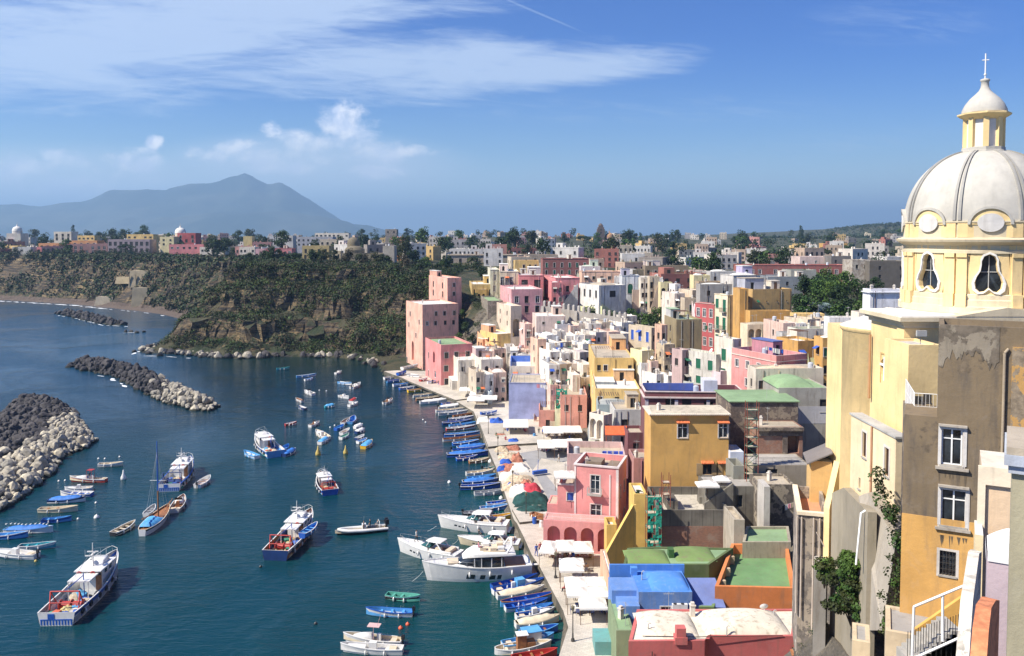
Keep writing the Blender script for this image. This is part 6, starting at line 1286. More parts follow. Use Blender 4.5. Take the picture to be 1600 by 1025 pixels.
#far houses
FARM={}
FC=[((.62,.59,.54),'white'),((.58,.49,.36),'cream'),((.42,.39,.36),'grey'),((.52,.26,.22),'pink'),((.34,.13,.10),'red'),((.58,.40,.16),'yellow'),((.26,.23,.20),'dark grey'),((.46,.34,.25),'tan'),((.62,.56,.48),'ivory'),((.34,.26,.19),'brown')]
FT=[('with window rows',2,5,12,9),('of three storeys',3,4,11,10),('low and long',1,7,18,8),('small and square',1,2,7,7),('with a roof room',2,3,10,8),('with a stair tower',2,4,14,9),('with an arcade',1,5,13,8)]
def far_mesh(ci,fi):
 if(ci,fi) in FARM:return FARM[ci,fi]
 c,_=FC[ci];_,st,nw,W_,D_=FT[fi];mb=MB();Hh=st*3.3+.6;mb.box(-W_/2,W_/2,0,D_,-4,Hh);mb.box(-W_/2+.3,W_/2-.3,.3,D_-.3,Hh+.003,Hh+.05,1)
 for a in((-W_/2,W_/2,0,.25),(-W_/2,W_/2,D_-.25,D_)):mb.box(a[0],a[1],a[2],a[3],Hh+.06,Hh+.6)
 for a in((-W_/2,-W_/2+.25,.25,D_-.25),(W_/2-.25,W_/2,.25,D_-.25)):mb.box(a[0],a[1],a[2],a[3],Hh+.06,Hh+.6)
 r_=random.Random(ci*9+fi)
 for s in range(st):
  for i in range(nw):
   if r_.random()<.12:continue
   x=-W_/2+(i+.5)*W_/nw;w_=.55 if fi!=6 else .9;z=s*3.3+.9;mb.box(x-w_,x+w_,-.02,.05,z,z+1.7,2);mb.box(x-w_-.12,x+w_+.12,-.14,-.03,z-.15,z-.03,0)
  for i in range(2):y=D_*(i+.5)/2;z=s*3.3+.9;mb.box(-W_/2-.02,-W_/2+.05,y-.5,y+.5,z,z+1.6,2)
 if fi in(4,5):mb.box(-W_/4-1.5,-W_/4+1.8,D_*.3,D_*.8,Hh,Hh+2.8);mb.box(-W_/4-.5,-W_/4+.5,D_*.3-.02,D_*.3+.05,Hh+.5,Hh+2,2)
 for i in range(3):x=r_.uniform(-W_/2+.8,W_/2-.8);y=r_.uniform(1,D_-1);mb.box(x-.3,x+.3,y-.3,y+.3,Hh,Hh+1.5)
 mb.tube([(W_*.3,2,Hh),(W_*.3,2,Hh+3)],.06,0,4)
 roofm=[RW,RGREY,RTAN,RRED,RG][(ci+fi*2)%5];me=mb.mesh('house',[plaster(c,.45),roofm,MDARK]);FARM[ci,fi]=me;return me
fr2=random.Random(77);placed=[]
for cs,zt,zb in HOUSES:
 cx_=sum(c[0] for c in cs)/4;cy_=sum(c[1] for c in cs)/4;placed.append((cx_,cy_,max(abs(cs[0][0]-cs[2][0]),abs(cs[0][1]-cs[2][1]))/2))
def clear(x,y,r):
 return all((x-a)**2+(y-b)**2>(r+c)**2 for a,b,c in placed)
far=[];tries=0
def fy(px):
 return np.interp(px,[0,240,420,640,700,880,1100,1240,1420,1600],[620,610,520,460,440,345,330,330,300,280])
while len(far)<340 and tries<14000:
 tries+=1;px=fr2 .uniform(-20,1430);y0=float(fy(px));Y=y0+(1500-y0)*fr2 .random()**1.9
 x=(px-CX)/FPX*Y
 if px>1250 and Y>900 and fr2 .random()<.7:continue
 if not clear(x,Y,7.5):continue
 far.append((px,Y,x));placed.append((x,Y,6.5))
for i in range(46):
 px=fr2 .uniform(880,1330);Y=fr2 .uniform(275,340);x=(px-CX)/FPX*Y
 if clear(x,Y,5.5) and not(1236<px<1360 and Y<300):far.append((px,Y,x));placed.append((x,Y,5.5))
far.sort();REG=[(0,160,'on the far left'),(160,300,'by the distant white dome'),(300,460,'left of the dark domed church'),(460,620,'behind the dark domed church'),(620,780,'behind the cream villa'),(780,900,'left of the bell tower'),(900,1020,'around the bell tower'),(1020,1150,'in the middle distance'),(1150,1290,'behind the long crimson house'),(1290,1500,'on the right hillside')]
cnt={}
nh=sum(1 for o in bpy.data.objects if o.parent is None and o.name.split('.')[0]=='house');CAP=298-nh
cut=sorted(f[1] for f in far)[min(CAP,len(far)-1)];FR=MB();FRM={}
for(px,Y,x) in far:
 ci=fr2 .choices(range(10),[8,5,5,3,2,3,4,4,5,4])[0];fi=fr2 .randrange(7);g=min(th(x-5,Y),th(x+5,Y),th(x,Y+8));band='near row' if Y<480 else 'middle row' if Y<850 else 'far row'
 reg=next((r[2] for r in REG if r[0]<=px<r[1]),'on the far left');k=(band,reg);cnt[k]=cnt.get(k,0)+1
 lab=f'{FC[ci][1]} house {FT[fi][0]}, {ordn(cnt[k] - 1)} {band} {reg}'
 if Y>=cut:
  me=far_mesh(ci,fi);M=Matrix.Translation((x,Y,g+.3))@Matrix.Rotation(fr2 .uniform(-.5,.5),4,'Z');ids=[FRM.setdefault(m,len(FRM)) for m in me.materials];o0=len(FR.v);FR.v+=[tuple(M@v.co) for v in me.vertices]
  for p_ in me.polygons:FR.f.append(tuple(i+o0 for i in p_.vertices));FR.m.append(ids[p_.material_index]);FR.smooth.append(False)
  continue
 o=inst('house',far_mesh(ci,fi),None,(x,Y,g+.3),(0,0,fr2 .uniform(-.5,.5)),(fr2 .uniform(.85,1.25),fr2 .uniform(.85,1.25),fr2 .uniform(.85,1.15)));tag(o,lab,'house','far town houses')
if FR.v:o=FR.build('houses',list(FRM.keys()));o['kind']='stuff';o['label']='small pale houses scattered over the farthest part of the island';o['category']='houses'
#trees
tl=[]
def addt(px,Y,s,kind,lm,reg):tl.append((px,Y,s,kind,lm,reg))
for _ in range(330):
 px=fr2 .uniform(-20,1430);y0=float(fy(px))-12;Y=y0+(1450-y0)*fr2 .random()**1.6;x=(px-CX)/FPX*Y
 if not clear(x,Y,3):continue
 addt(px,Y,fr2 .uniform(.9,1.7)*(1+Y/2200),fr2 .choices(['broad','pine','cypress'],[14,1,1])[0],fr2 .choice('dddog'),'plateau')
for px,Y,s,kind,lm in((80,700,1.3,'broad','d'),(118,720,1.2,'broad','d'),(160,760,1.7,'broad','g'),(214,760,1.2,'pine','d'),(250,720,1.1,'broad','d'),(340,640,1.3,'broad','d'),(362,640,1.4,'broad','o'),(386,600,1.25,'broad','d'),(410,620,1.4,'broad','d'),(456,640,1.2,'pine','d'),(644,700,1.4,'broad','d'),(700,620,1.8,'broad','g'),(734,620,1.5,'broad','d'),(912,800,1.7,'pine','d'),(980,820,1.9,'broad','d'),(1040,800,2.2,'broad','d'),(1118,900,1.7,'cypress','d'),(1150,820,1.9,'broad','d'),(1165,780,1.8,'broad','d'),(1195,860,1.7,'broad','d')):addt(px,Y,s,kind,lm,'skyline')
for i in range(75):
 px=fr2 .uniform(250,660);Y=np.interp(px,[250,330,450,600,660],[405,372,362,352,345])+fr2 .uniform(-3,46);x=(px-CX)/FPX*Y
 if clear(x,Y,2):addt(px,Y,fr2 .uniform(.6,1.05),'broad' if fr2 .random()<.85 else 'bush',fr2 .choice('dddobb'),'headland')
for i in range(34):
 px=fr2 .uniform(20,250);Y=fr2 .uniform(585,625);addt(px,Y,fr2 .uniform(.7,1.15),'broad',fr2 .choice('ddog'),'cliff top above the beach')
for i in range(22):addt(fr2 .uniform(905,1038),fr2 .uniform(244,256),fr2 .uniform(.75,1.05),'broad',fr2 .choice('ggd'),'walled garden behind the merlons')
for i in range(40):addt(fr2 .uniform(1246,1372),fr2 .uniform(205,290),fr2 .uniform(.85,1.25),'broad',fr2 .choice('gggdd'),'orchard left of the church')
for i in range(30):addt(fr2 .uniform(1110,1400),fr2 .uniform(300,420),fr2 .uniform(.7,1.1),'broad',fr2 .choice('ddgo'),'green belt behind the town')
for i in range(26):addt(fr2 .uniform(676,752),fr2 .uniform(256,292),fr2 .uniform(.45,.7),'broad',fr2 .choice('dgd'),'slope right of the salmon cliff house')
for i in range(16):addt(fr2 .uniform(664,752),fr2 .uniform(388,415),fr2 .uniform(.6,1.0),'broad',fr2 .choice('ggd'),'garden of the cream villa')
for(px,Y,s,kind,lm) in((648,400,1.5,'broad','d'),(628,395,1.5,'cypress','o'),(742,428,.9,'cypress','d'),(736,410,1.1,'palm','o'),(880,262,.6,'broad','d'),(752,350,1,'broad','d')):addt(px,Y,s,kind,lm,'by the cream villa')
SPAN={0:'far left',1:'left',2:'left middle',3:'middle',4:'middle',5:'right middle',6:'right',7:'far right'};tl.sort();ntr=0;FT_=[];tcut=sorted([q[2]/q[1] for q in tl],reverse=True)[min(285,len(tl)-1)];cnt={};DES={'broad':'round crowned tree','pine':'umbrella pine','cypress':'narrow cypress','palm':'palm','bush':'leafy shrub'};LC={'g':'fresh green','d':'dark green','o':'olive green','b':'brownish'}
for(px,Y,s,kind,lm,reg) in tl:
 x=(px-CX)/FPX*Y;g=th(x,Y)
 if g<1:continue
 if s/Y<tcut or ntr>285:FT_.append((x,Y,g+3.2*s,s));continue
 ntr+=1;k=(kind,lm,reg,SPAN.get(int(px//200),'far left') if reg=='plateau' else '');cnt[k]=cnt.get(k,0)+1
 span=SPAN.get(int(px//200),'far left')
 _={0:'far left',1:'left',2:'left middle',3:'middle',4:'middle',5:'right middle',6:'right',7:'far right'}.get(int(px//200),'far left')
 if reg=='plateau':lab=f'{LC[lm]} {DES[kind]}, {ordn(cnt[k] - 1)} among the {span} plateau houses'
 else:lab=f'{LC[lm]} {DES[kind]}, {ordn(cnt[k] - 1)} of its kind, {reg}'
 if lab in USED:lab=lab.replace(', ',' again, ',1)
 tree(kind,x,Y,g,s,lm,lab,'trees of the '+reg)
V_=np.array(FT_);g=np.random.default_rng(3);C=np.concatenate([V_[:,:3]+g.normal(size=(len(V_),3))*V_[:,3:4]*np.array([1.1,1.1,.9]) for _ in range(5)]);Rr=np.tile(V_[:,3]*1.7,5);C_FAR,R_FAR=C,Rr
def dense_bush(label,c,w,h,n,seed):
 r_=random.Random(seed);C=[(r_.gauss(0,.42)*w,r_.gauss(0,.3)*w,r_.uniform(.15,1)*h) for _ in range(n)];C=[(x*(1.15-z/h*.5),y,z) for x,y,z in C];V,Q=leaf_arrays(np.array(C),np.array([r_.uniform(.28,.5) for _ in C]),150,np.full(n,.095),seed)
 root=empty('bush',c);tag(root,label,'bush');mb=MB()
 for k in range(0,n,4):mb.tube([(0,0,-.6),(C[k][0]*.5,C[k][1]*.5,C[k][2]*.5),C[k]],[.06,.035,.015],0,5)
 mb.build('trunk',paint((.10,.075,.05),.9),root);o=bpy.data.objects.new('crown',np_mesh('crown',V,Q,[GLEAF,LEAF[1]],np.repeat(np.random.default_rng(seed).integers(0,2,n),150)));col.objects.link(o);o.parent=root
dense_bush('big dense green bush below the tapering concrete wall',tuple(at(1332,968,50)),1.35,3.9,120,4)
dense_bush('smaller bush at the foot of the weathered pier',tuple(at(1288,905,53.5)),.7,1.2,18,5)
tree('palm',*(Vector(h5 .root.location)+Vector((.7,.8,h5 .H-1.2))),.28,'d','small potted palm on the yellow block');tree('palm',*(Vector(h5 .root.location)+Vector((1.6,1.0,h5 .H-1.3))),.22,'g','smaller potted palm on the yellow block')
def stuffleaf(name,label,C,Rd,per,size,mats,seed,squash=.75):
 V,Q=leaf_arrays(C,Rd,per,size,seed,squash);g=np.random.default_rng(seed+1);mi=np.repeat(g.integers(0,len(mats),len(C)),per)
 o=bpy.data.objects.new(name,np_mesh(name,V,Q,mats,mi));col.objects.link(o);o['kind']='stuff';o['label']=label;o['category']='vegetation';return o
g=np.random.default_rng(12)
P1=[at(1368,735,47.2),at(1376,770,46.8),at(1392,800,46.0),at(1404,840,45.2),at(1406,880,44.8),at(1404,920,44.6),at(1398,965,44.6),at(1385,985,44.8)]
C=[];Rr=[]
for a,b,w_ in zip(P1[:-1],P1[1:],(.3,.4,.5,.6,.6,.6,.7)):
 for i in range(7):p=a.lerp(b,g.random());C.append((p.x+g.normal()*w_*.55,p.y+g.normal()*.2,p.z+g.normal()*.3));Rr.append(g.uniform(.3,.55))
V,Q=leaf_arrays(np.array(C),np.array(Rr),46,np.full(len(C),.085),3);iv=bpy.data.objects.new('climbing_ivy',np_mesh('climbing_ivy',V,Q,[GLEAF,LEAF[1]],np.repeat(g.integers(0,2,len(C)),46)));col.objects.link(iv);tag(iv,'ivy climbing between the concrete wall and the brown tower house','plant')
X=g.uniform(-185,-26,26000);Yv=g.uniform(296,420,26000);Z,D=terrain(X,Yv);nz=fbm(X/22,(Yv+Z*1.2)/12,91,4)+.16*(fbm(X/4,Yv/4,5,3)-.5);thr=np.interp(Z,[0,2,7,14,20,26,40],[.6,.46,.45,.53,.42,.2,.15])
ok=(Z>1.2)&(nz>thr)&inside(X,Yv);X,Yv,Z,D=X[ok],Yv[ok],Z[ok],D[ok];n_=len(X)
stuffleaf('scrub','dense green and brown scrub covering the headland cliff',np.stack([X,Yv,Z+.3],-1),g.uniform(.9,2.5,n_),22,np.full(n_,.31),[LEAF[0],LEAF[1],LEAF[1],LEAF[2],GLEAF],21)
X=g.uniform(-185,-26,2600);Yv=g.uniform(298,400,2600);Z,D=terrain(X,Yv);ok=(Z>2)&inside(X,Yv)&(fbm(X/11,Yv/11,17,3)>np.interp(Z,[0,12,20,30],[.52,.56,.40,.3]));X,Yv,Z=X[ok],Yv[ok],Z[ok];n_=len(X)
stuffleaf('scrub','larger dark shrubs clinging to the headland',np.stack([X,Yv,Z+.8],-1),g.uniform(1.6,3.2,n_),70,np.full(n_,.32),[LEAF[0],LEAF[2],LEAF[1],LEAF[0]],31,.85)
X=g.uniform(-470,-130,22000);Yv=g.uniform(430,650,22000);Z,D=terrain(X,Yv);nz=fbm(X/26,Yv/26,44,4);ok=(Z>2.5)&(nz>np.interp(Z,[0,8,20,30],[.50,.42,.38,.30]))&inside(X,Yv);X,Yv,Z=X[ok],Yv[ok],Z[ok];n_=len(X)
stuffleaf('scrub','scrub covering the cliffs above the beach',np.stack([X,Yv,Z+.3],-1),g.uniform(1.4,3.6,n_),14,np.full(n_,.7),[LEAF[0],LEAF[1],LEAF[2],LEAF[0]],22)
px=g.uniform(-30,1600,9000);Yv=330+1500*g.random(9000)**1.6;X=(px-CX)/FPX*Yv;Z,D=terrain(X,Yv);nz=fbm(X/70,Yv/70,61,4);ok=(Z>15)&(nz>.52)&(Yv>np.array([fy(p) for p in px])+5);X,Yv,Z=X[ok],Yv[ok],Z[ok]
hh=np.array([clear(a,b,-1.5) for a,b in zip(X,Yv)]);X,Yv,Z=X[hh],Yv[hh],Z[hh];n_=len(X)
stuffleaf('woodland','hedges and orchards between the houses of the plateau',np.stack([X,Yv,Z+1.0],-1),g.uniform(2.0,4.2,n_),16,np.full(n_,1.0),[LEAF[0],LEAF[1],LEAF[0]],23)
px=g.uniform(1180,1600,2600);Yv=g.uniform(1350,2200,2600);X=(px-CX)/FPX*Yv;Z,D=terrain(X,Yv);stuffleaf('woodland','woods covering the distant hill on the right',np.stack([X,Yv,Z+1],-1),g.uniform(3,5.5,2600),14,np.full(2600,1.6),[LEAF[0],LEAF[1]],24)
stuffleaf('woodland','small far trees of the plateau',C_FAR,R_FAR,40,R_FAR*.22,[LEAF[0],LEAF[1],LEAF[0]],26)
X=g.uniform(36,150,2600);Yv=g.uniform(60,300,2600);Z,D=terrain(X,Yv);hh=np.array([clear(a,b,.5) for a,b in zip(X,Yv)]);X,Yv,Z=X[hh],Yv[hh],Z[hh];n_=len(X)
stuffleaf('scrub','gardens and scrub on the slope behind the church',np.stack([X,Yv,Z+.4],-1),g.uniform(.8,2.0,n_),22,np.full(n_,.42),[LEAF[0],GLEAF,LEAF[1]],41)
X=g.uniform(19.3,23.5,110);Yv=g.uniform(50,64,110);Z,D=terrain(X,Yv);stuffleaf('weeds','weeds growing on the rubble above the red house',np.stack([X,Yv,Z+.1],-1),g.uniform(.2,.6,110),40,np.full(110,.07),[GLEAF,LEAF[2],LEAF[1]],25)
def cliffwall(label,px,py,px2,Y,zb,dep,c,cat='retaining wall',name='retaining_wall',stepped=0):
 A,B=at(px,py,Y),at(px2,py,Y);root=empty(name,(A.x,A.y,zb));tag(root,label,cat);w,h=B.x-A.x,A.z-zb;mb=MB()
 mb.add([(-.6,-1.4,0),(w+.6,-1.4,0),(w,0,h),(0,0,h),(-.6,dep,0),(w+.6,dep,0),(w,dep,h),(0,dep,h)],[(0,1,2,3),(3,2,6,7),(0,3,7,4),(1,5,6,2)]);mb.build('wall',plaster(c,.7),root)
 if stepped:
  mb=MB()
  for i in range(stepped):x=w*i/stepped;mb.box(x,x+.35,-1.5,-.9,0,h*.8)
  mb.build('buttress',plaster(c,.7),root)
cliffwall('tall pale retaining tower wall on the cliff above the beach',203,423,232,514,12,14,(.34,.28,.18),stepped=3)
cliffwall('lower tapering stone wall under the tall retaining tower',207,450,230,500,0,14,(.22,.19,.13))
cliffwall('long yellowish wall left of the retaining tower',182,433,204,520,14,14,(.36,.29,.17))
cliffwall('small grey wall at the back of the beach',150,464,176,520,0,10,(.30,.26,.19))
for i,(x,y,z_) in enumerate(((84,415,600),(78,432,592),(74,446,584),(69,458,576))):cliffwall(f'pale stepped stair flight above the beach, {ordn(i)} from the top',x-5,y,x+5,z_,0,16,(.50,.46,.38),'stair','stair')
#boats
BW=paint((.72,.71,.67),.35,.06,1.5,coat=.3);BCR=paint((.66,.57,.40),.45,.08,1.5);BBL=paint((.02,.10,.42),.4,.15,1.5);BLB=paint((.10,.33,.62),.45,.12,1.5);BDB=paint((.015,.04,.14),.4,.15);BGR=paint((.10,.36,.28),.5,.12);BRD=paint((.42,.04,.03),.5,.15);BBK=paint((.02,.02,.022),.4);BWD=paint((.30,.13,.05),.5,.25,3);BYE=paint((.70,.42,.03),.45);BGY=paint((.33,.34,.35),.5);BTL=paint((.03,.30,.36),.6,.2,1.5);TARPB=paint((.03,.16,.50),.7,.25,1.2);TARPL=paint((.08,.32,.60),.7,.25,1.2);BSN=paint((.60,.50,.36),.7,.1)
BC={'w':(BW,'white'),'c':(BCR,'cream'),'b':(BBL,'deep blue'),'l':(BLB,'light blue'),'n':(BDB,'navy'),'g':(BGR,'green'),'r':(BRD,'red'),'k':(BBK,'black'),'o':(BWD,'brown wooden'),'y':(BYE,'yellow'),'G':(BGY,'grey'),'t':(BTL,'teal')}
def hull_fn(L,B,h,d,tr=.75,rise=.5,full=.55,rake=.08):
 def hb(t):
  a=1-(abs(t-.42)/.58)**2.3 if t>.42 else 1-(1-tr)*((.42-t)/.42)**2
  return max(0,a)**.75*B/2
 def sh(t):return h*(1+rise*max(0,t-.35)**1.6*2+.12*max(0,.3-t))
 def P(t,s):
  b=hb(t);z1=sh(t);x=L*t+(rake*L*s*t**6)-L/2
  if s<.35:q_=s/.35;y=b*.80*q_**.7*(1-.5*t**4);z=-d*(1-q_*.6)*(1-t**8*.7)
  else:q_=(s-.35)/.65;y0=b*.80*(1-.5*t**4);z0=-d*.4*(1-t**8*.7);y=y0+(b-y0)*q_**.8;z=z0+(z1-z0)*q_
  return x,y,z
 return P,hb,sh
BM={}
def hull_mesh(key,L,B,h,d,mats,tr=.75,rise=.5,floor=.12,deck=None,band=True,rimw=.07):
 k=('hull',key,round(L,1),tuple(m.name for m in mats))
 if k in BM:return BM[k]
 P,hb,sh=hull_fn(L,B,h,d,tr,rise);N=22;S=[0,.18,.35,.5,.66,.84,1.0];mb=MB()
 for sg in(1,-1):
  vs=[]
  for i in range(N+1):
   for s in S:x,y,z=P(i/N,s);vs.append((x,sg*y,z))
  n=len(S)
  for i in range(N):
   for j in range(n-1):
    f=(i*n+j,(i+1)*n+j,(i+1)*n+j+1,i*n+j+1);mb.add([vs[q_] for q_ in(f if sg>0 else f[::-1])],[(0,1,2,3)],1 if(band and j>=n-2) else 0,True)
 st=[P(0,s) for s in S];mb.add([(x,y,z) for x,y,z in st]+[(x,-y,z) for x,y,z in st[::-1]],[tuple(range(2*len(S)))],0)
 hullm=mb.mesh('hull',mats[:2])
 rim=MB();inn=MB();pr=None
 for i in range(N+1):
  t=i/N;x,y,z=P(t,1);yi=max(0,y-rimw);xi=x-(.05 if i==N else 0);fl=floor if deck is None else z-deck
  cur=[(x,y,z+.03),(xi,yi,z+.03),(xi,yi,fl),(xi,0,fl+(.0 if deck is None else .06*hb(t)))]
  if pr:
   for sg in(1,-1):
    a=[(p[0],sg*p[1],p[2]) for p in pr];b=[(p[0],sg*p[1],p[2]) for p in cur]
    rim.add([a[0],b[0],b[1],a[1]],[(0,1,2,3)]);rim.add([(a[0][0],a[0][1]+sg*.025,a[0][2]),(b[0][0],b[0][1]+sg*.025,b[0][2]),(b[0][0],b[0][1]+sg*.025,b[0][2]-.1),(a[0][0],a[0][1]+sg*.025,a[0][2]-.1)],[(0,1,2,3)]);rim.add([a[0],b[0],(b[0][0],b[0][1]+sg*.025,b[0][2]),(a[0][0],a[0][1]+sg*.025,a[0][2])],[(0,1,2,3)])
    inn.add([a[1],b[1],b[2],a[2]],[(0,1,2,3)]);inn.add([a[2],b[2],b[3],a[3]],[(0,1,2,3)])
  else:
   x0,y0,z0=P(0,1);inn.add([(x0+.04,-yi,z0+.03),(x0+.04,yi,z0+.03),(x0+.04,yi,fl),(x0+.04,-yi,fl)],[(0,1,2,3)]);rim.add([(x0,-y0,z0+.03),(x0,y0,z0+.03),(x0+.08,y0,z0+.031),(x0+.08,-y0,z0+.031)],[(0,1,2,3)])
  pr=cur
 BM[k]=(hullm,rim.mesh('gunwale',[mats[2]]),inn.mesh('deck',[mats[3]]),(P,hb,sh));return BM[k]
def cover_mesh(L,B,h,m,tr,rise,t0=.06,t1=.9,bulge=.35):
 k=('cover',round(L,1),m.name,t0,t1)
 if k in BM:return BM[k]
 P,hb,sh=hull_fn(L,B,h,.2,tr,rise);mb=MB()
 def fn(u,v):
  t=t0+(t1-t0)*u;x,y,z=P(t,1);a=2*v-1;e=min(1,u*6,(1-u)*6);return(x,a*(y+.05),z+.06+bulge*(1-a*a)*e*(1+.12*math.sin(u*23+a*3))-(.12 if abs(a)>.98 else 0))
 mb.grid(fn,18,8);BM[k]=mb.mesh('cover',[m]);return BM[k]
def cab(mb,sts,mi=0,n=8,p=3.0):
 """rounded cabin through stations (x, half width, z0, z1)"""
 rings=[]
 for x,hw,z0,z1 in sts:
  rg=[]
  for i in range(n*2+1):
   a=math.pi*i/(n*2);c,s=math.cos(a),math.sin(a);rg.append((x,hw*(abs(c)**(2/p))*(1 if c>=0 else-1),z0+(z1-z0)*abs(s)**(2/p)))
  rings.append(rg)
 k=n*2+1
 mb.add([q_ for rg in rings for q_ in rg],[(i*k+j,(i+1)*k+j,(i+1)*k+j+1,i*k+j+1) for i in range(len(rings)-1) for j in range(k-1)],mi,True)
 mb.add(rings[0],[tuple(range(k))],mi);mb.add(rings[-1],[tuple(range(k))[::-1]],mi);return mb
OUTB=None
def outboard():
 global OUTB
 if OUTB is None:
  mb=MB();mb.box(-.25,.12,-.13,.13,.35,.78);mb.box(-.22,.06,-.11,.11,.78,.86);mb.box(-.12,.0,-.05,.05,-.3,.35);mb.tube([(.1,0,.6),(.55,.05,.68)],.03,0,5);OUTB=mb.mesh('outboard_motor',[BBK])
 return OUTB
FEND=None
def fender():
 global FEND
 if FEND is None:mb=MB();mb.lathe([(0,-.28),(.09,-.22),(.11,0),(.09,.22),(0,.28)],8);mb.tube([(0,0,.25),(0,0,.6)],.012,0,3);FEND=mb.mesh('fender',[BW])
 return FEND
def boatroot(name,label,P,ang,cat='boat',group=None,z=0.0):
 r=empty(name,(P.x,P.y,z),ang);r.rotation_euler=(R(rnd.uniform(-1.5,1.5)),R(rnd.uniform(-.8,.8)),ang);return tag(r,label,cat,group)
def small(label,sx,sy,bx,by,hull='w',inner='w',band=None,rim=None,kind='row',cover=None,motor=False,L=None,wid=.36,name='boat',group='small boats of the harbour',z=0,thw=3,tr=.72):
 a,b=onz(sx,sy,z),onz(bx,by,z);c=(a+b)/2;ang=math.atan2(b.y-a.y,b.x-a.x);L=L or max(2.6,min(9.5,(b-a).length));B=max(1.3,L*wid*(1.0 if L<6 else .86));h=.42+L*.035
 root=boatroot(name,label,c,ang,'boat',group,z);H1,I1=BC[hull][0],BC[inner][0];bd=BC[band][0] if band else H1;rm=BC[rim][0] if rim else bd
 if kind=='double':tr=.12
 hm,gm,dm,(P,hb,sh)=hull_mesh((hull,inner,band,rim,tr),L,B,h,.25,[H1,bd,rm,I1],tr,.55,.08 if kind in('row','double','cover') else .2,None if kind!='closed' else .12)
 inst('hull',hm,root);inst('gunwale',gm,root);inst('floor',dm,root)
 if kind in('row','double') and not cover:
  for t in(.22,.48,.72)[:thw]:y=hb(t)-.04;mb=MB();x=L*t-L/2;mb.box(x-.13,x+.13,-y,y,h*.72,h*.72+.04);mb.build('thwart',I1 if inner!=hull else BWD,root)
 if cover:inst('cover',cover_mesh(L,B,h,cover,tr,.55),root)
 if kind=='cuddy':
  mb=MB();cab(mb,[(L*.02,B*.30,h*.7,h*1.05),(L*.05,B*.34,h*.7,h+.55),(L*.22,B*.30,h*.8,h+.45),(L*.38,B*.12,h,h+.2)]);mb.build('cabin',BW,root)
  mb=MB();mb.add([(L*.03,-B*.33,h+.45),(L*.03,B*.33,h+.45),(L*-.02,B*.28,h+.95),(L*-.02,-B*.28,h+.95)],[(0,1,2,3)]);mb.build('windscreen',glass(),root)
  mb=MB();mb.box(-L*.40,-L*.30,-B*.34,B*.34,.2,h*.9);mb.build('seat',BSN,root)
  mb=MB();mb.box(-L*.12,-L*.05,-B*.12,B*.12,.2,h+.5);mb.build('console',BWD if inner=='o' else BW,root)
 if kind=='open':
  mb=MB();mb.box(-L*.05,L*.08,-B*.18,B*.18,.18,h+.55);mb.build('console',BW,root);mb=MB();mb.box(-L*.38,-L*.26,-B*.36,B*.36,.18,h*.85);mb.build('seat',BSN,root);mb=MB();cab(mb,[(L*.14,B*.36,h*.6,h+.1),(L*.3,B*.30,h*.7,h+.22),(L*.44,B*.1,h,h+.25)]);mb.build('foredeck',BW,root)
 if motor:inst('outboard_motor',outboard(),root,(-L/2-.05,0,h*.55))
 for s in(1,-1):
  for t in(.3,.62):inst('fender',fender(),root,(L*t-L/2,s*(hb(t)+.1),h*.45))
 root['L']=L;return root,L,B,h
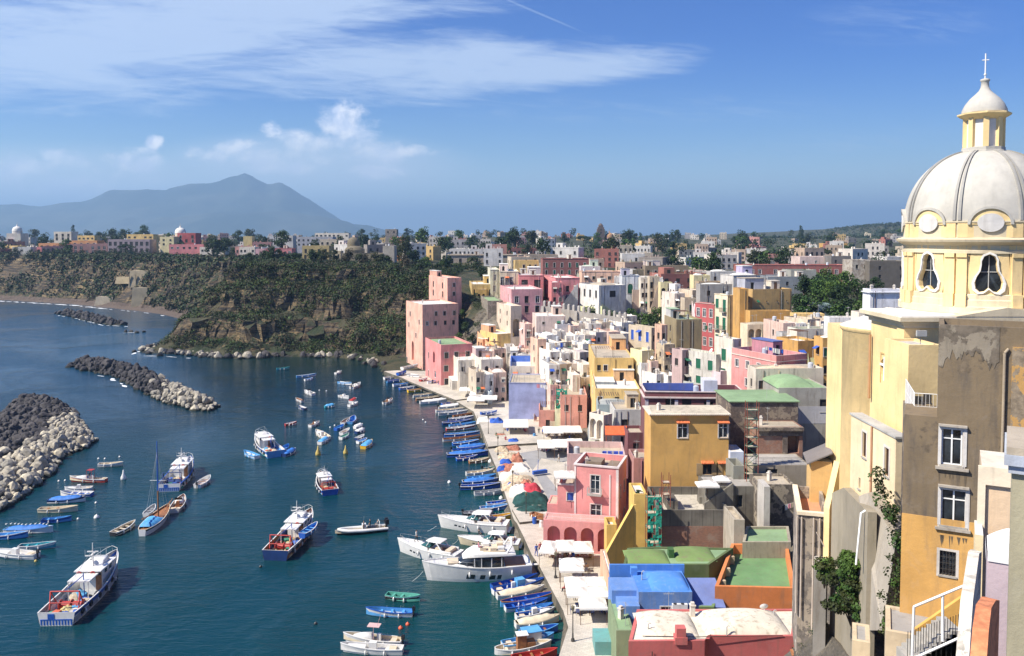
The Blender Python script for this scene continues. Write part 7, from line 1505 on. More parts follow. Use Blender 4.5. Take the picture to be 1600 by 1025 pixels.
SB=[('tiny teal raft boat near the cliff at the head of the bay',432,578,451,577,dict(hull='t',inner='g',wid=.2)),('long pale blue rowing boat lying near the cliff',463,590,492,588,dict(hull='l',inner='w',wid=.16)),('small pale blue dinghy under the long rowing boat',478,595,486,594,dict(hull='w',inner='l')),('small white launch alone near the far quay',524,585,533,583,dict(kind='cuddy')),('light blue skiff tied to the white cuddy boat',529,599,548,602,dict(hull='l',inner='w',wid=.25)),('white cuddy boat tied to the light blue skiff',549,608,562,602,dict(kind='cuddy',motor=True)),('white motorboat left of the covered round dinghy',490,618,477,614,dict(kind='cuddy')),('white and brown small boat at the left of the far moorings',473,629,463,626,dict(hull='w',inner='o',motor=True)),('navy small boat at the left of the far moorings',477,641,468,638,dict(hull='n',inner='w')),('aqua covered round dinghy in the far moorings',510,637,520,636,dict(hull='t',cover=TARPL)),('white pointed motorboat right of the aqua dinghy',531,620,544,624,dict(kind='open')),('white boat with a red cover in the far moorings',547,630,556,626,dict(hull='w',cover=BRD)),('white boat just below the red covered one',545,636,558,632,dict(kind='open')),('white cabin boat with brown cockpit near the moored rows',600,632,612,627,dict(kind='cuddy',inner='o',motor=True)),('tiny red and white dinghy alone in mid harbour',450,665,458,664,dict(hull='r',inner='w')),('white cabin boat with brown cockpit in mid harbour',484,668,498,663,dict(kind='cuddy',inner='o')),('white boat with cream deck beside the blue covered one',512,687,495,678,dict(kind='open',inner='c')),('white boat under a bright blue cover in mid harbour',499,695,512,688,dict(cover=TARPL)),('deep blue dinghy left of the white and green pair',524,673,536,668,dict(hull='b',inner='l')),('white dinghy above the pale green one',533,680,545,674,dict(hull='w',inner='w')),('pale green dinghy below the white one',532,687,544,682,dict(hull='w',inner='g')),('brown red dinghy beside the blue one at the top of the cluster',535,664,545,658,dict(hull='w',inner='o')),('blue dinghy with white benches at the top of the cluster',546,663,553,655,dict(hull='l',inner='b',rim='w')),('small white covered dinghy at the right of the cluster',555,670,565,667,dict(cover=BW)),('white covered boat with a dark hull right of the cluster',556,678,569,674,dict(hull='n',cover=BW)),('small white rimmed blue dinghy in the right file',557,688,568,684,dict(hull='n',inner='w',rim='w')),('light blue dinghy in the right file',560,693,571,690,dict(hull='w',inner='l')),('boat with a yellow hull and bright blue cover at the end of the file',567,702,580,693,dict(hull='y',cover=TARPL)),('slim white rowing boat beyond the red cabin boat',154,729,190,728,dict(hull='w',inner='c',wid=.24)),('white boat with a blue bundle beside the red cabin boat',144,766,104,768,dict(kind='open')),('white tender with blue hull below the blue bundle boat',144,775,98,775,dict(hull='b',inner='w',band='w')),('blue covered open boat in the left rank',76,785,130,784,dict(hull='n',cover=TARPB,wid=.3)),('long cream white rowing boat in the left rank',61,800,118,799,dict(hull='c',inner='c',wid=.25,thw=2)),('dark blue rowing boat in the left rank',65,817,109,814,dict(hull='b',inner='l',rim='n',wid=.3)),('wide white hulled boat under a bright blue cover with perched gulls',8,832,78,832,dict(hull='w',cover=TARPB,rim='l',wid=.26)),('blue boat cut by the left edge',-20,842,40,840,dict(hull='b',inner='l',rim='w',wid=.28)),('teal decked boat behind the white left edge motorboat',30,858,84,856,dict(hull='w',inner='t',rim='w',wid=.28)),('white motorboat with a dark outboard at the left edge',58,872,-8,868,dict(kind='open',motor=True,wid=.34)),('white fishing skiff with a frame left of the sailing boat',176,838,209,822,dict(hull='k',inner='c',band='w',rim='w',wid=.34)),('white skiff tied to the right of the white and blue trawler',308,763,327,750,dict(hull='w',inner='w',motor=True)),('white cabin boat with a brown cockpit behind the sailing boat',272,802,286,782,dict(kind='cuddy',inner='o')),('small white tender at the bow of the sailing boat',228,808,241,796,dict(hull='w',inner='G')),('small blue and white tender left of the blue fishing boat',402,717,383,710,dict(hull='w',inner='l',band='l')),('blue tender alongside the blue fishing boat',437,708,450,700,dict(hull='b',inner='l')),('navy covered tender right of the blue fishing boat',443,714,461,706,dict(hull='n',cover=TARPB)),('black hulled boat with a mint green inside alone near the yacht',604,934,653,940,dict(hull='k',inner='g',band='w',rim='g',wid=.27)),('bright blue open boat with a white hull below the mint green one',645,962,577,961,dict(hull='w',inner='l',band='w',rim='b',wid=.24,motor=True)),('long white launch with a blue cushion at the bottom edge',630,1021,539,1018,dict(hull='w',inner='w',rim='w',kind='open',wid=.25)),]
for lab,sx,sy,bx,by,kw in SB:small(lab,sx,sy,bx,by,**kw)
gl=MB()
P_=onz(43,832,0)
for i in range(11):
 mb=MB();x=-3.2+i*.62;cab(mb,[(-.16,.02,.02,.05),(-.05,.07,0,.14),(.08,.06,.02,.17),(.13,.04,.12,.24),(.2,.01,.17,.2)]);mb.tube([(0,.02,.02),(0,.02,-.1)],.008,0,3);o_=mb.build('gull',BW,None,(P_.x+x,P_.y+.2*math.sin(i),1.22));tag(o_,'white gull perched on the bright blue boat cover','bird','gulls on the blue boat cover')
MO=[(600,627,592,'w','w',None),(604,634,597,'l','b',None),(614,647,603,'w','l',None),(624,657,608,'b','w',None),(637,668,612,'y','y',None),(645,682,620,'w','c',None),(650,692,625,'o','c',None),(656,700,630,'w','w','W'),(690,722,633,'b','b',None),(685,724,638,'w','c','W'),(681,730,644,'w','c',None),(685,732,648,'G','w',None),(708,737,652,'o','o',None),(700,738,657,'b','w',None),(691,734,663,'n','b',None),(702,741,667,'l','l',None),(697,740,672,'r','w',None),(694,746,682,'b','l',None),(692,747,689,'w','o',None),(707,746,695,'b','l',None),(714,760,702,'l','b','B'),(706,752,706,'w','b',None),(698,762,713,'n','b','B'),(713,744,719,'b','b',None),(733,762,723,'o','c',None),(754,776,736,'g','g',None),(728,768,742,'w','c',None),(730,772,750,'b','l',None),(722,775,756,'b','n','B'),(719,778,764,'n','b',None),(741,789,773,'w','G',None),(760,796,790,'l','b',None),(750,795,797,'b','l',None),(724,768,805,'k','G',None),(765,801,811,'y','y','Y')]
for i,(x0,x1,y,hc,ic,op) in enumerate(MO):
 kw=dict(hull=hc,inner=ic,rim='w' if i%3 else ic,wid=.24 if x1-x0>40 else .3);
 if op=='B':kw['cover']=TARPB
 if op=='W':kw['cover']=BW
 if op=='Y':kw['wid']=.14
 lab=f"{BC[hc][1]} hulled boat with {BC[ic][1]} inside{' under a cover' if op in ('B', 'W') else ''}, {ordn(i)} from the far end"
 small(lab,x0,y+1.2,x1,y-1.8,group='boats moored along the quay',motor=(i%4==1),**kw)
 if i in(9,16,20,22,27,29):
  pass
NB=[('deep blue boat moored right under the big yacht',768,922,836,908,dict(hull='b',inner='b',rim='n',wid=.2)),('boat with white stripe and light blue cabin moored beside the yacht',770,929,846,915,dict(hull='w',inner='b',band='b',kind='cuddy',wid=.24)),('cream covered boat moored near the yacht',776,936,845,926,dict(hull='w',inner='c',cover=BCR,wid=.2)),('long blue gozzo with light blue benches moored at the quay',782,948,866,936,dict(hull='l',inner='b',rim='o',wid=.2,kind='double')),('blue boat with a cream cover amidships',789,955,851,946,dict(hull='w',band='b',inner='b',rim='b',wid=.24)),('bright blue slim boat above the white covered boat',808,963,860,953,dict(hull='b',inner='l',wid=.22)),('white covered slim boat with dark slots',806,969,862,960,dict(hull='w',inner='n',kind='open',wid=.22)),('cream hulled boat with a cream cover and white fenders',805,981,869,972,dict(hull='w',inner='c',cover=BCR,rim='c',wid=.26)),('cobalt blue boat at the near corner of the quay',812,996,868,987,dict(hull='b',inner='b',rim='l',wid=.22)),('light blue boat with a blue roofed cabin near the corner of the quay',785,1014,860,1002,dict(hull='w',inner='l',band='l',rim='l',kind='cuddy',wid=.3)),('white gozzo with a varnished wooden cabin at the bottom of the quay',773,1022,855,1013,dict(hull='w',inner='c',rim='w',wid=.30,kind='double')),('red boat cut by the bottom edge',800,1035,866,1026,dict(hull='r',inner='r',wid=.26))]
for lab,sx,sy,bx,by,kw in NB:
 r_,L,B,h=small(lab,sx,sy,bx,by,group='boats moored along the quay',**kw)
 if 'varnished' in lab:MB().box(-.5,.5,-.45,.45,.2,h+1.3).build('cabin',BWD,r_);MB().box(.6,1.5,-.5,.5,.2,h+.5).build('engine_box',BWD,r_);mb=MB();mb.box(-.6,.7,-.55,.55,h+1.3,h+1.36);mb.build('cabin_roof',BW,r_)
 if 'blue roofed' in lab:MB().box(-.4,1.5,-.75,.75,.3,h+1.0).build('wheelhouse',BW,r_);MB().box(-.5,1.6,-.82,.82,h+1.0,h+1.08).build('wheelhouse_roof',BLB,r_)
 if 'light blue cabin' in lab:MB().box(-.2,.9,-.5,.5,.3,h+.8).build('wheelhouse',BLB,r_)
for lab,a in(('white boat pulled up on the stones below the salmon cliff house',(628,577,652,573,'w','w')),('blue boat standing on the quay end',(621,586,634,583,'b','b')),('pale grey boat propped on the quay end',(638,587,654,590,'G','w')),('red brown boat on trestles by the coral house',(656,596,667,594,'r','w')),('white and blue boat on trestles by the coral house',(668,599,681,598,'w','b')),('blue boat upside on the quay platform',(751,648,775,646,'b','w')),('orange wooden boat beside the pink arcade',(832,806,848,812,'o','o'))):
 small(lab,a[0],a[1],a[2],a[3],hull=a[4],inner=a[5],z=1.75,group='boats standing on the quay')
def trawler(label,s,b,cols,L=None,Bf=.30,gantry=None,heap=True,scale=1.0,mast=True,stripes=False,name='fishing_boat'):
 a,c_=onz(*s),onz(*b);c=(a+c_)/2;ang=math.atan2(c_.y-a.y,c_.x-a.x);L=L or(c_-a).length;B=L*Bf;k=L/14.0;h=1.15*k+.25
 root=boatroot(name,label,c,ang,'fishing boat','fishing boats');root.rotation_euler=(0,0,ang);H1,bd,rm,dk_=[BC[q_][0] for q_ in cols]
 hm,gm,dm,(P,hb,sh)=hull_mesh('tr'+cols+label[:9],L,B,h,.7*k,[H1,bd,rm,dk_],.88,.85,.35*k,None,True,.12)
 inst('hull',hm,root);inst('gunwale',gm,root);inst('deck',dm,root)
 if stripes:
  mb=MB();x,y,z=P(0,1)
  for i in range(11):yy=-y*.8+y*1.6*i/10;mb.box(-L/2-.03,-L/2+.02,yy-.08,yy+.08,.12,h*.45)
  mb.box(-L/2-.035,-L/2+.02,-y*.85,y*.85,h*.46,h*.53);mb.box(-L/2-.04,-L/2+.02,.1*y,.45*y,h*.55,h*.95);mb.build('stern_stripes',BBL,root)
  for s_ in(1,-1):
   mb=MB()
   for i in range(20):
    t0,t1=.22+i*.03,.22+(i+1)*.03;p0,p1=P(t0,.93),P(t1,.93);q0,q1=P(t0,.80),P(t1,.80);e=.02;mb.add([(p0[0],s_*(p0[1]+e),p0[2]),(p1[0],s_*(p1[1]+e),p1[2]),(q1[0],s_*(q1[1]+e),q1[2]),(q0[0],s_*(q0[1]+e),q0[2])],[(0,1,2,3)])
   mb.build('side_stripe',BBL,root)
 W_=BW;mb=MB();x0,x1=L*.08,L*.30;hw=B*.30;zr=h+1.5*k;mb.box(x0,x1,-hw,hw,.3*k,zr);mb.build('wheelhouse',W_,root)
 mb=MB();mb.box(x0-.9*k,x1+.25,-hw-.25,hw+.25,zr,zr+.12);mb.build('wheelhouse_roof',W_,root)
 for i in range(3):y=-hw+(i+.5)*hw*2/3;m_=MB();m_.box(x0-.025,x0-.004,y-hw*.24,y+hw*.24,zr-.72*k,zr-.3*k);m_.build('window',glass(),root)
 for s_ in(1,-1):
  for i in range(2):x=x0+(x1-x0)*(.3+.4*i);m_=MB();m_.box(x-.3*k,x+.3*k,s_*hw-(.02 if s_<0 else-.004),s_*hw+(.02 if s_>0 else-.004),zr-.72*k,zr-.3*k);m_.build('window',glass(),root)
 mb=MB();mb.box(x0-.02,x0-.006,-hw*.95,-hw*.42,.4*k,zr-.25);mb.build('door',BWD,root)
 mb=MB();cab(mb,[(x1-.4*k,hw*.8,zr,zr+.1),(x1-.4*k,hw*.75,zr,zr+.65*k),(x1-1.6*k,hw*.72,zr,zr+.6*k),(x1-2.0*k,hw*.7,zr,zr+.1)],0,6,5);mb.build('upper_cabin',W_,root)
 if mast:
  mb=MB();xm=x0+.6*k;mb.tube([(xm,0,zr),(xm,0,zr+2.9*k)],[.1*k,.05*k],0,6)
  for z_,wd in((1.3,.9),(1.8,.65)):mb.box(xm-.06,xm+.06,-wd*k,wd*k,zr+z_*k,zr+(z_+.12)*k)
  mb.box(xm-.5*k,xm+.5*k,-.12,.12,zr+1.5*k,zr+1.62*k);mb.lathe([(0,zr+1.0*k),(.24*k,zr+.9*k),(.24*k,zr+.7*k),(0,zr+.65*k)],10,0,xm+.45*k,.4*k);mb.tube([(xm,-.9*k,zr+1.4*k),(xm,-.9*k,zr+2.2*k)],.02,0,3);mb.tube([(xm,.9*k,zr+1.4*k),(xm,.9*k,zr+2.1*k)],.02,0,3);mb.build('mast',W_,root)
 xg=-L*.34
 if gantry:
  mb=MB();w_=B*.36;g_=gantry;hh=h+1.5*k
  for s_ in(1,-1):mb.tube([(xg-.6*k,s_*w_,.3),(xg-.2*k,s_*w_,hh),(xg+1.0*k,s_*w_*.9,h*.6)],.085*k,0,6)
  mb.tube([(xg-.2*k,-w_,hh),(xg-.2*k,w_,hh)],.085*k,0,6);mb.tube([(xg-.5*k,-w_,hh*.6),(xg-.5*k,w_,hh*.6)],.07*k,0,5);mb.build('gantry',g_,root)
  mb=MB();mb.tube([(xg+1.2*k,-w_*.8,.75*k),(xg+1.2*k,w_*.8,.75*k)],.42*k,0,12);
  for s_ in(1,-1,0):mb.tube([(xg+1.2*k,s_*w_*.78-.04,.75*k),(xg+1.2*k,s_*w_*.78+.04,.75*k)],.62*k,0,14)
  mb.build('winch',g_,root)
 mb=MB();mb.tube([(-L*.10,-B*.1,.3),(-L*.13,-B*.12,h+2.2*k)],.06*k,0,5);mb.tube([(-L*.13,-B*.12,h+2.0*k),(-L*.30,B*.1,h+1.2*k)],.05*k,0,5);mb.build('boom',BBL,root)
 for s_ in(1,-1):
  mb=MB();pts=[P(t,1) for t in(.62,.70,.78,.86,.93)];top=[(x,s_*(y-.1),z+.85*k) for x,y,z in pts]+[(L/2*.985,0,sh(1)+.9*k)];mb.tube(top,.03,0,4)
  for q_ in top:mb.tube([q_,(q_[0],q_[1],q_[2]-.85*k)],.02,0,3)
  mb.build('railing',W_,root)
 for t in(.15,.35,.55,.75):
  for s_ in(1,-1):inst('fender',fender(),root,(L*t-L/2,s_*(hb(t)+.12),h*.5))
 if heap:
  r_=random.Random(len(label));cl_=[(.62,.58,.48),(.45,.38,.28),(.05,.12,.40),(.08,.30,.52),(.50,.12,.06),(.04,.22,.14),(.5,.42,.2)]
  for i in range(26):
   x=r_.uniform(-L*.44,L*.04);y=r_.uniform(-B*.36,B*.36);s_=r_.uniform(.3,.85)*k;c3=r_.choice(cl_);mb=MB()
   if r_.random()<.5:mb.box(x-s_*.6,x+s_*.6,y-s_*.45,y+s_*.45,.36*k,.36*k+s_*.7,0,r_.uniform(0,3));mb.build('fish_crate',paint(c3,.8),root)
   else:
    def fn(u,v):a_,b_=2*u-1,2*v-1;return(x+a_*s_*1.2,y+b_*s_,.34*k+s_*.7*max(0,1-a_*a_)**.5*max(0,1-b_*b_)**.5*(1+.25*math.sin(a_*9+i)*math.cos(b_*8)))
    mb.grid(fn,8,8);mb.build('net_heap',paint(c3,.95,.3,4,bump=.6),root)
 mb=MB();mb.box(x0-3.2*k,x0-.95*k,-hw,hw*.9,zr-.25,zr-.1);
 for s_ in(1,-1):mb.tube([(x0-3.1*k,s_*hw*.85,.3),(x0-3.1*k,s_*hw*.85,zr-.2)],.05,0,5)
 mb.build('shelter_deck',W_,root)
 for s_ in(1,-1):
  for t in(.12,.25,.4,.52,.66):tm=MB();tm.lathe([(.3*k,-.09),(.36*k,0),(.3*k,.09),(.17*k,.06),(.17*k,-.06),(.3*k,-.09)],12);x,y,z=P(t,.8);tm.xform(Matrix.Translation((x,s_*(y+.08),z))@Matrix.Rotation(R(90),4,'X'));tm.build('tyre',BBK,root)
 mb=MB()
 for q_ in((-L*.48,0,h+.9),(L*.5,0,sh(1)+.9),(x0-3*k,hw,h+.4)):mb.tube([(x0+.6*k,0,zr+2.2*k),q_],.018,0,3)
 mb.build('stay',BGY,root)
 for y in(-.35,.45)[:2 if stripes else 1]:
  mb=MB();mb.lathe([(.24*k,-.05),(.29*k,0),(.24*k,.05),(.16*k,.05),(.13*k,0),(.16*k,-.05),(.24*k,-.05)],14);mb.xform(Matrix.Translation((x0-.9*k-.12,y*hw*1.5,zr-.1*k))@Matrix.Rotation(R(90),4,'Y'));mb.build('life_ring',BRD,root)
 return root,L,B,h,P,hb
trawler('big white trawler with blue stripes and a red stern gantry',(88,978),(177,895),'wbwG',gantry=BRD,stripes=True,Bf=.31)
r_,L,B,h,P,hb=trawler('dark hulled trawler with white rail, red winch and blue tender on deck',(430,876),(483,822),'nwwo',gantry=BRD)
s2,*_=small('small blue tender carried on the deck of the dark hulled trawler',477,836,489,828,hull='b',inner='l',rim='w',z=1.6,L=4.0)
trawler('light blue fishing boat stacked with wooden crates',(430,714),(405,694),'lbww',Bf=.32,mast=False,L=13.0)
trawler('small blue fishing boat with red and white wheelhouse',(516,774),(502,752),'bbwo',Bf=.36,gantry=BRD)
trawler('white and blue trawler with a dark gantry moored behind the sailing boat',(268,764),(292,738),'wbbw',Bf=.32,L=13.5,gantry=BDB,stripes=True)
r_,L,B,h=small('white cabin boat with a red canopy and dark red hull stripe',166,753,113,752,hull='r',inner='c',band='w',rim='w',kind='cuddy',wid=.28)
mb=MB();mb.box(-L*.12,L*.04,-B*.36,B*.36,h+1.5,h+1.56)
for sx in(-L*.11,L*.03):
 for s_ in(1,-1):mb.tube([(sx,s_*B*.33,.2),(sx,s_*B*.33,h+1.5)],.03,0,4)
mb.build('canopy',BRD,r_)
r_,L,B,h=small('white cabin boat with a pink awning at the bottom edge',628,1008,543,1002,hull='w',inner='c',kind='cuddy',motor=True,wid=.27);mb=MB();mb.box(-L*.1,L*.12,-B*.36,B*.3,h+1.35,h+1.4);mb.tube([(0,B*.3,.2),(0,B*.3,h+1.35)],.03,0,4);mb.tube([(-L*.05,0,h+1.4),(-L*.12,0,h+2.8)],.02,0,4);mb.build('awning',paint((.60,.40,.38),.7),r_)
def sailer():
 a,c_=onz(222,838),onz(262,803);c=(a+c_)/2;ang=math.atan2(c_.y-a.y,c_.x-a.x);L=(c_-a).length;B=L*.27;h=.95
 root=boatroot('sailing_boat','old wooden sailing boat with a tall mast and a blue deck cover',c,ang,'sailing boat');root.rotation_euler=(0,0,ang)
 hm,gm,dm,(P,hb,sh)=hull_mesh('sail',L,B,h,.5,[BW,BBK,BCR,BWD],.3,.6,0,.25);inst('hull',hm,root);inst('gunwale',gm,root);inst('deck',dm,root)
 inst('cover',cover_mesh(L,B,h,TARPL,.3,.6,.12,.52,.5),root)
 mb=MB();xm=L*.12;mb.tube([(xm,0,0),(xm,0,5.0)],[.13,.12],0,8);mb.tube([(xm,0,5.0),(xm,0,12.8)],[.12,.06],1,8);mb.tube([(xm,-1.2,6.6),(xm,1.2,6.6)],.04,2,5);mb.build('mast',[BWD,BBL,BW],root)
 mb=MB();mb.tube([(xm-.2,0,1.8),(-L*.42,.3,2.3)],.09,0,7);mb.tube([(L*.45,0,1.3),(L*.62,0,1.7)],.07,0,6);mb.tube([(L*.25,-.5,1.2),(L*.48,-.9,2.6)],.06,0,5);mb.build('boom',BWD,root)
 mb=MB()
 for p_ in((L*.5,0,1.4),(-L*.45,0,1.0),(xm-.5,B/2,1),(xm-.5,-B/2,1),(xm+.6,B/2,1),(xm+.6,-B/2,1)):mb.tube([(xm,0,11.2),p_],.014,0,3)
 mb.build('rigging',BGY,root)
sailer()
def rib():
 a,c_=onz(602,828),onz(529,836);c=(a+c_)/2;ang=math.atan2(c_.y-a.y,c_.x-a.x);L=(c_-a).length;B=L*.27
 root=boatroot('inflatable_boat','long white rigid inflatable with three dark dressed people under way',c,ang,'motorboat');hm,gm,dm,_=hull_mesh('rib',L,B*.8,.5,.2,[BBK,BW,BW,BCR],.9,.5,.25);inst('hull',hm,root);inst('deck',dm,root)
 mb=MB()
 for s_ in(1,-1):mb.tube([(-L/2-.3,s_*B*.42,.5),(0,s_*B*.44,.52),(L*.3,s_*B*.36,.6),(L*.44,s_*B*.18,.72),(L*.51,0,.8)],[.2,.26,.26,.24,.2],0,10)
 mb.build('tube',BW,root);MB().box(-L*.08,0,-.45,.45,.3,1.3).build('console',BW,root);m_=MB();m_.box(-L*.30,-L*.12,-.6,.6,.3,.8);m_.build('seat',BBK,root)
 for y in(-.4,.4):inst('outboard_motor',outboard(),root,(-L/2-.1,y,.5),(0,0,0),(1.5,1.5,1.5))
 mb=MB();mb.tube([(-L*.36,-B*.35,.6),(-L*.36,-B*.35,1.6),(-L*.36,B*.35,1.6),(-L*.36,B*.35,.6)],.035,0,5);mb.tube([(-.2,.4,1.3),(-.2,.4,2.6)],.012,0,3);mb.build('roll_bar',BW,root);return root,c,ang,L
RIB=rib()
def cruiser(label,s,b,hardtop=False,railing=True,inner='o',hullc=BW,fly=False,L=None,name='motor_cruiser',h=None):
 a,c_=onz(*s),onz(*b);c=(a+c_)/2;ang=math.atan2(c_.y-a.y,c_.x-a.x);L=L or(c_-a).length;B=L*.29;h=h or .085*L+.15;k=L/11
 root=boatroot(name,label,c,ang,'yacht' if fly else 'motorboat');root.rotation_euler=(0,0,ang)
 hm,gm,dm,(P,hb,sh)=hull_mesh('cr'+label[:14],L,B,h,.4*k,[hullc,hullc,BW,BW],.9,.42,.2,.10,True,.14);inst('hull',hm,root);inst('gunwale',gm,root);inst('deck',dm,root)
 mb=MB();cab(mb,[(-L*.02,B*.40,h-.1,h+.05),(L*.0,B*.40,h-.1,h+.62*k),(L*.12,B*.36,h-.05,h+.55*k),(L*.25,B*.27,h,h+.42*k),(L*.36,B*.15,h+.1,h+.32*k),(L*.42,.05,h+.2,h+.25*k)],0,8,2.6);mb.build('coach_roof',BW,root)
 mb=MB();
 for t0,t1,zz in(((.30,.34,.5),(.36,.42,.5),(.46,.51,.52),(.56,.64,.54)) if fly else((.62,.66,.62),(.68,.72,.64),(.74,.78,.66))):
  for s_ in(1,-1):
   p0,p1=P(t0,zz+.18 if fly else zz+.09),P(t1,zz+.18 if fly else zz+.09);q0,q1=P(t0+.01,zz),P(t1+.01,zz);e=.015;mb=MB()
   mb.add([(p0[0],s_*(p0[1]+e),p0[2]),(p1[0],s_*(p1[1]+e),p1[2]),(q1[0],s_*(q1[1]+e),q1[2]),(q0[0],s_*(q0[1]+e),q0[2])],[(0,1,2,3)]);mb.build('window',glass(),root)
 if fly:
  mb=MB();cab(mb,[(-L*.22,B*.40,h,h+1.2),(-L*.20,B*.40,h,h+1.5),(L*.02,B*.40,h,h+1.5),(L*.14,B*.34,h,h+1.15),(L*.24,B*.22,h+.2,h+.45)],0,8,5);mb.build('saloon_glass',glass(),root)
  for t_ in(-.20,-.10,.0,.07):
   for s_ in(1,-1):m_=MB();m_.box(L*t_-.05,L*t_+.05,s_*B*.405-.03,s_*B*.405+.03,h,h+1.2);m_.build('mullion',BW,root)
  mb=MB();cab(mb,[(-L*.34,B*.42,h+1.42,h+1.6),(-L*.30,B*.44,h+1.4,h+1.8),(-L*.05,B*.44,h+1.4,h+1.95),(L*.06,B*.40,h+1.35,h+2.0),(L*.13,B*.30,h+1.2,h+1.65),(L*.18,B*.2,h+1.0,h+1.1)],0,8,6);mb.build('flybridge',BW,root)
  mb=MB();mb.box(-L*.24,-L*.02,-B*.34,B*.34,h+1.86,h+1.97);mb.build('flybridge_floor',BSN,root)
  for i,(x,y) in enumerate(((-.20,-.2),(-.20,.2),(-.12,.22),(-.06,-.2),(-.02,.15))):m_=MB();m_.box(L*x-.4,L*x+.4,B*y-.35,B*y+.35,h+1.975,h+2.35);m_.build('seat',BW if i%2 else BSN,root)
  mb=MB();mb.tube([(-L*.24,-B*.40,h+1.5),(-L*.30,-B*.36,h+2.7),(-L*.31,0,h+2.9),(-L*.30,B*.36,h+2.7),(-L*.24,B*.40,h+1.5)],.13,0,6);mb.lathe([(.3,h+2.9),(.3,h+3.1),(.1,h+3.25),(0,h+3.27)],12,0,-L*.31,0);mb.build('radar_arch',BW,root)
  mb=MB();mb.box(-L*.56,-L*.49,-B*.38,B*.38,.35,.5);mb.build('swim_platform',BWD,root);mb=MB();mb.box(-L*.44,-L*.24,-B*.36,B*.36,h+.02,h+.08);mb.build('cockpit_floor',BWD,root)
  mb=MB();mb.box(L*.16,L*.33,-B*.22,B*.22,h+.42,h+.58);mb.build('sun_pad',BSN,root)
  mb=MB();mb.box(-L*.5-3.4,-L*.5,-.22,.22,1.25,1.32);mb.build('gangway',BW,root)
 else:
  mb=MB();cab(mb,[(-L*.06,B*.36,h+.5*k,h+.9*k),(L*.02,B*.33,h+.5*k,h+.95*k),(L*.13,B*.22,h+.45*k,h+.5*k)],0,8,3);mb.build('windscreen',paint((.03,.10,.10),.1,.1),root)
  mb=MB();mb.box(-L*.40,-L*.06,-B*.34,B*.34,h-.02,h+.04);mb.build('cockpit_floor',BC[inner][0],root)
  mb=MB();mb.box(-L*.39,-L*.31,-B*.32,B*.32,h+.04,h+.45);mb.build('seat',BSN,root);mb=MB();mb.box(-L*.22,-L*.14,B*.05,B*.32,h+.04,h+.5);mb.build('seat',BSN,root)
  for s_ in(1,-1):m_=MB();m_.box(-L*.42,-L*.06,s_*B*.41-.12,s_*B*.41+.12,h,h+.42*k);m_.build('coaming',BW,root)
  mb=MB();mb.box(-L*.54,-L*.47,-B*.36,B*.36,.3,.42);mb.build('swim_platform',BW,root)
  if hardtop:
   mb=MB();cab(mb,[(-L*.24,B*.33,h+1.5*k,h+1.58*k),(-L*.22,B*.35,h+1.45*k,h+1.66*k),(-L*.02,B*.32,h+1.4*k,h+1.6*k),(L*.04,B*.2,h+1.3*k,h+1.36*k)],0,8,5);mb.build('hardtop',BW,root)
   mb=MB()
   for s_ in(1,-1):mb.tube([(-L*.26,s_*B*.38,h+.3),(-L*.16,s_*B*.33,h+1.5*k)],.09,0,6);mb.tube([(L*.0,s_*B*.36,h+.6),(-L*.04,s_*B*.30,h+1.45*k)],.05,0,5)
   mb.build('hardtop_post',BW,root)
 if railing:
  for s_ in(1,-1):
   mb=MB();ts=[.56,.64,.72,.80,.88,.95];top=[(P(t,1)[0],s_*max(.02,P(t,1)[1]-.08),P(t,1)[2]+.62) for t in ts]+[(L*.52,0,sh(1)+.66)];mb.tube(top,.022,0,4)
   for q_ in top:mb.tube([q_,(q_[0],q_[1],q_[2]-.62)],.016,0,3)
   mb.build('railing',BGY,root)
 for t in(.2,.42,.62):inst('fender',fender(),root,(L*t-L/2,-(hb(t)+.12),h*.62),(0,0,0),(1.3,1.3,1.3));inst('fender',fender(),root,(L*t-L/2,(hb(t)+.12),h*.62),(0,0,0),(1.3,1.3,1.3))
 return root,c,ang,L,h
C1=cruiser('white sports cruiser with a hardtop and long bow rail, farthest of the four',(794,831),(692,824),hardtop=True,h=1.35)
C2=cruiser('cream sports cruiser with a beige hardtop next to the flybridge yacht',(812,856),(722,850),hardtop=True,hullc=BCR,railing=False)
C3=cruiser('white open sports cruiser manoeuvring with a crewman on the bow',(718,880),(628,862),hardtop=True,inner='o',h=1.35)
C4=cruiser('large white flybridge motor yacht moored stern to the quay',(828,897),(672,906),fly=True,h=1.85)
def line(label,pts,z=None,m=None,r=.022,cat='rope',name='mooring_rope'):
 a=Vector(pts[0]);mb=MB();out=[]
 for p,q_ in zip(pts[:-1],pts[1:]):
  for i in range(8):t=i/8;v=Vector(p).lerp(Vector(q_),t);v.z-=.25*math.sin(math.pi*t);out.append(v-a)
 out.append(Vector(pts[-1])-a);mb.tube(out,r,0,4);o=mb.build(name,m or BW,None,tuple(a));return tag(o,label,cat)
line('anchor rope from the bow of the flybridge yacht into the water',[at(661,893,106),onz(634,913,-.3)]);line('mooring rope from the farthest sports cruiser into the water',[at(682,822,124),onz(652,834,-.3)]);line('rope from the cream cruiser bow',[at(716,843,117),onz(704,850,-.2)])
def buoy(label,px,py,r,m,kind='ball',group=None):
 p=onz(px,py,0);mb=MB()
 if kind=='ball':mb.lathe([(0,-r*.5),(r*.9,-r*.2),(r,r*.2),(r*.7,r*.8),(r*.2,r*1.1),(r*.12,r*1.3),(0,r*1.35)],14)
 else:mb.lathe([(0,-.3),(r,-.1),(r,r*.8),(r*.35,r*2.2),(r*.2,r*3.4),(0,r*3.6)],12)
 o=mb.build('buoy',m,None,(p.x,p.y,0));return tag(o,label,'buoy',group)
BOR=paint((.62,.10,.04),.5);BYL=paint((.50,.38,.10),.6)
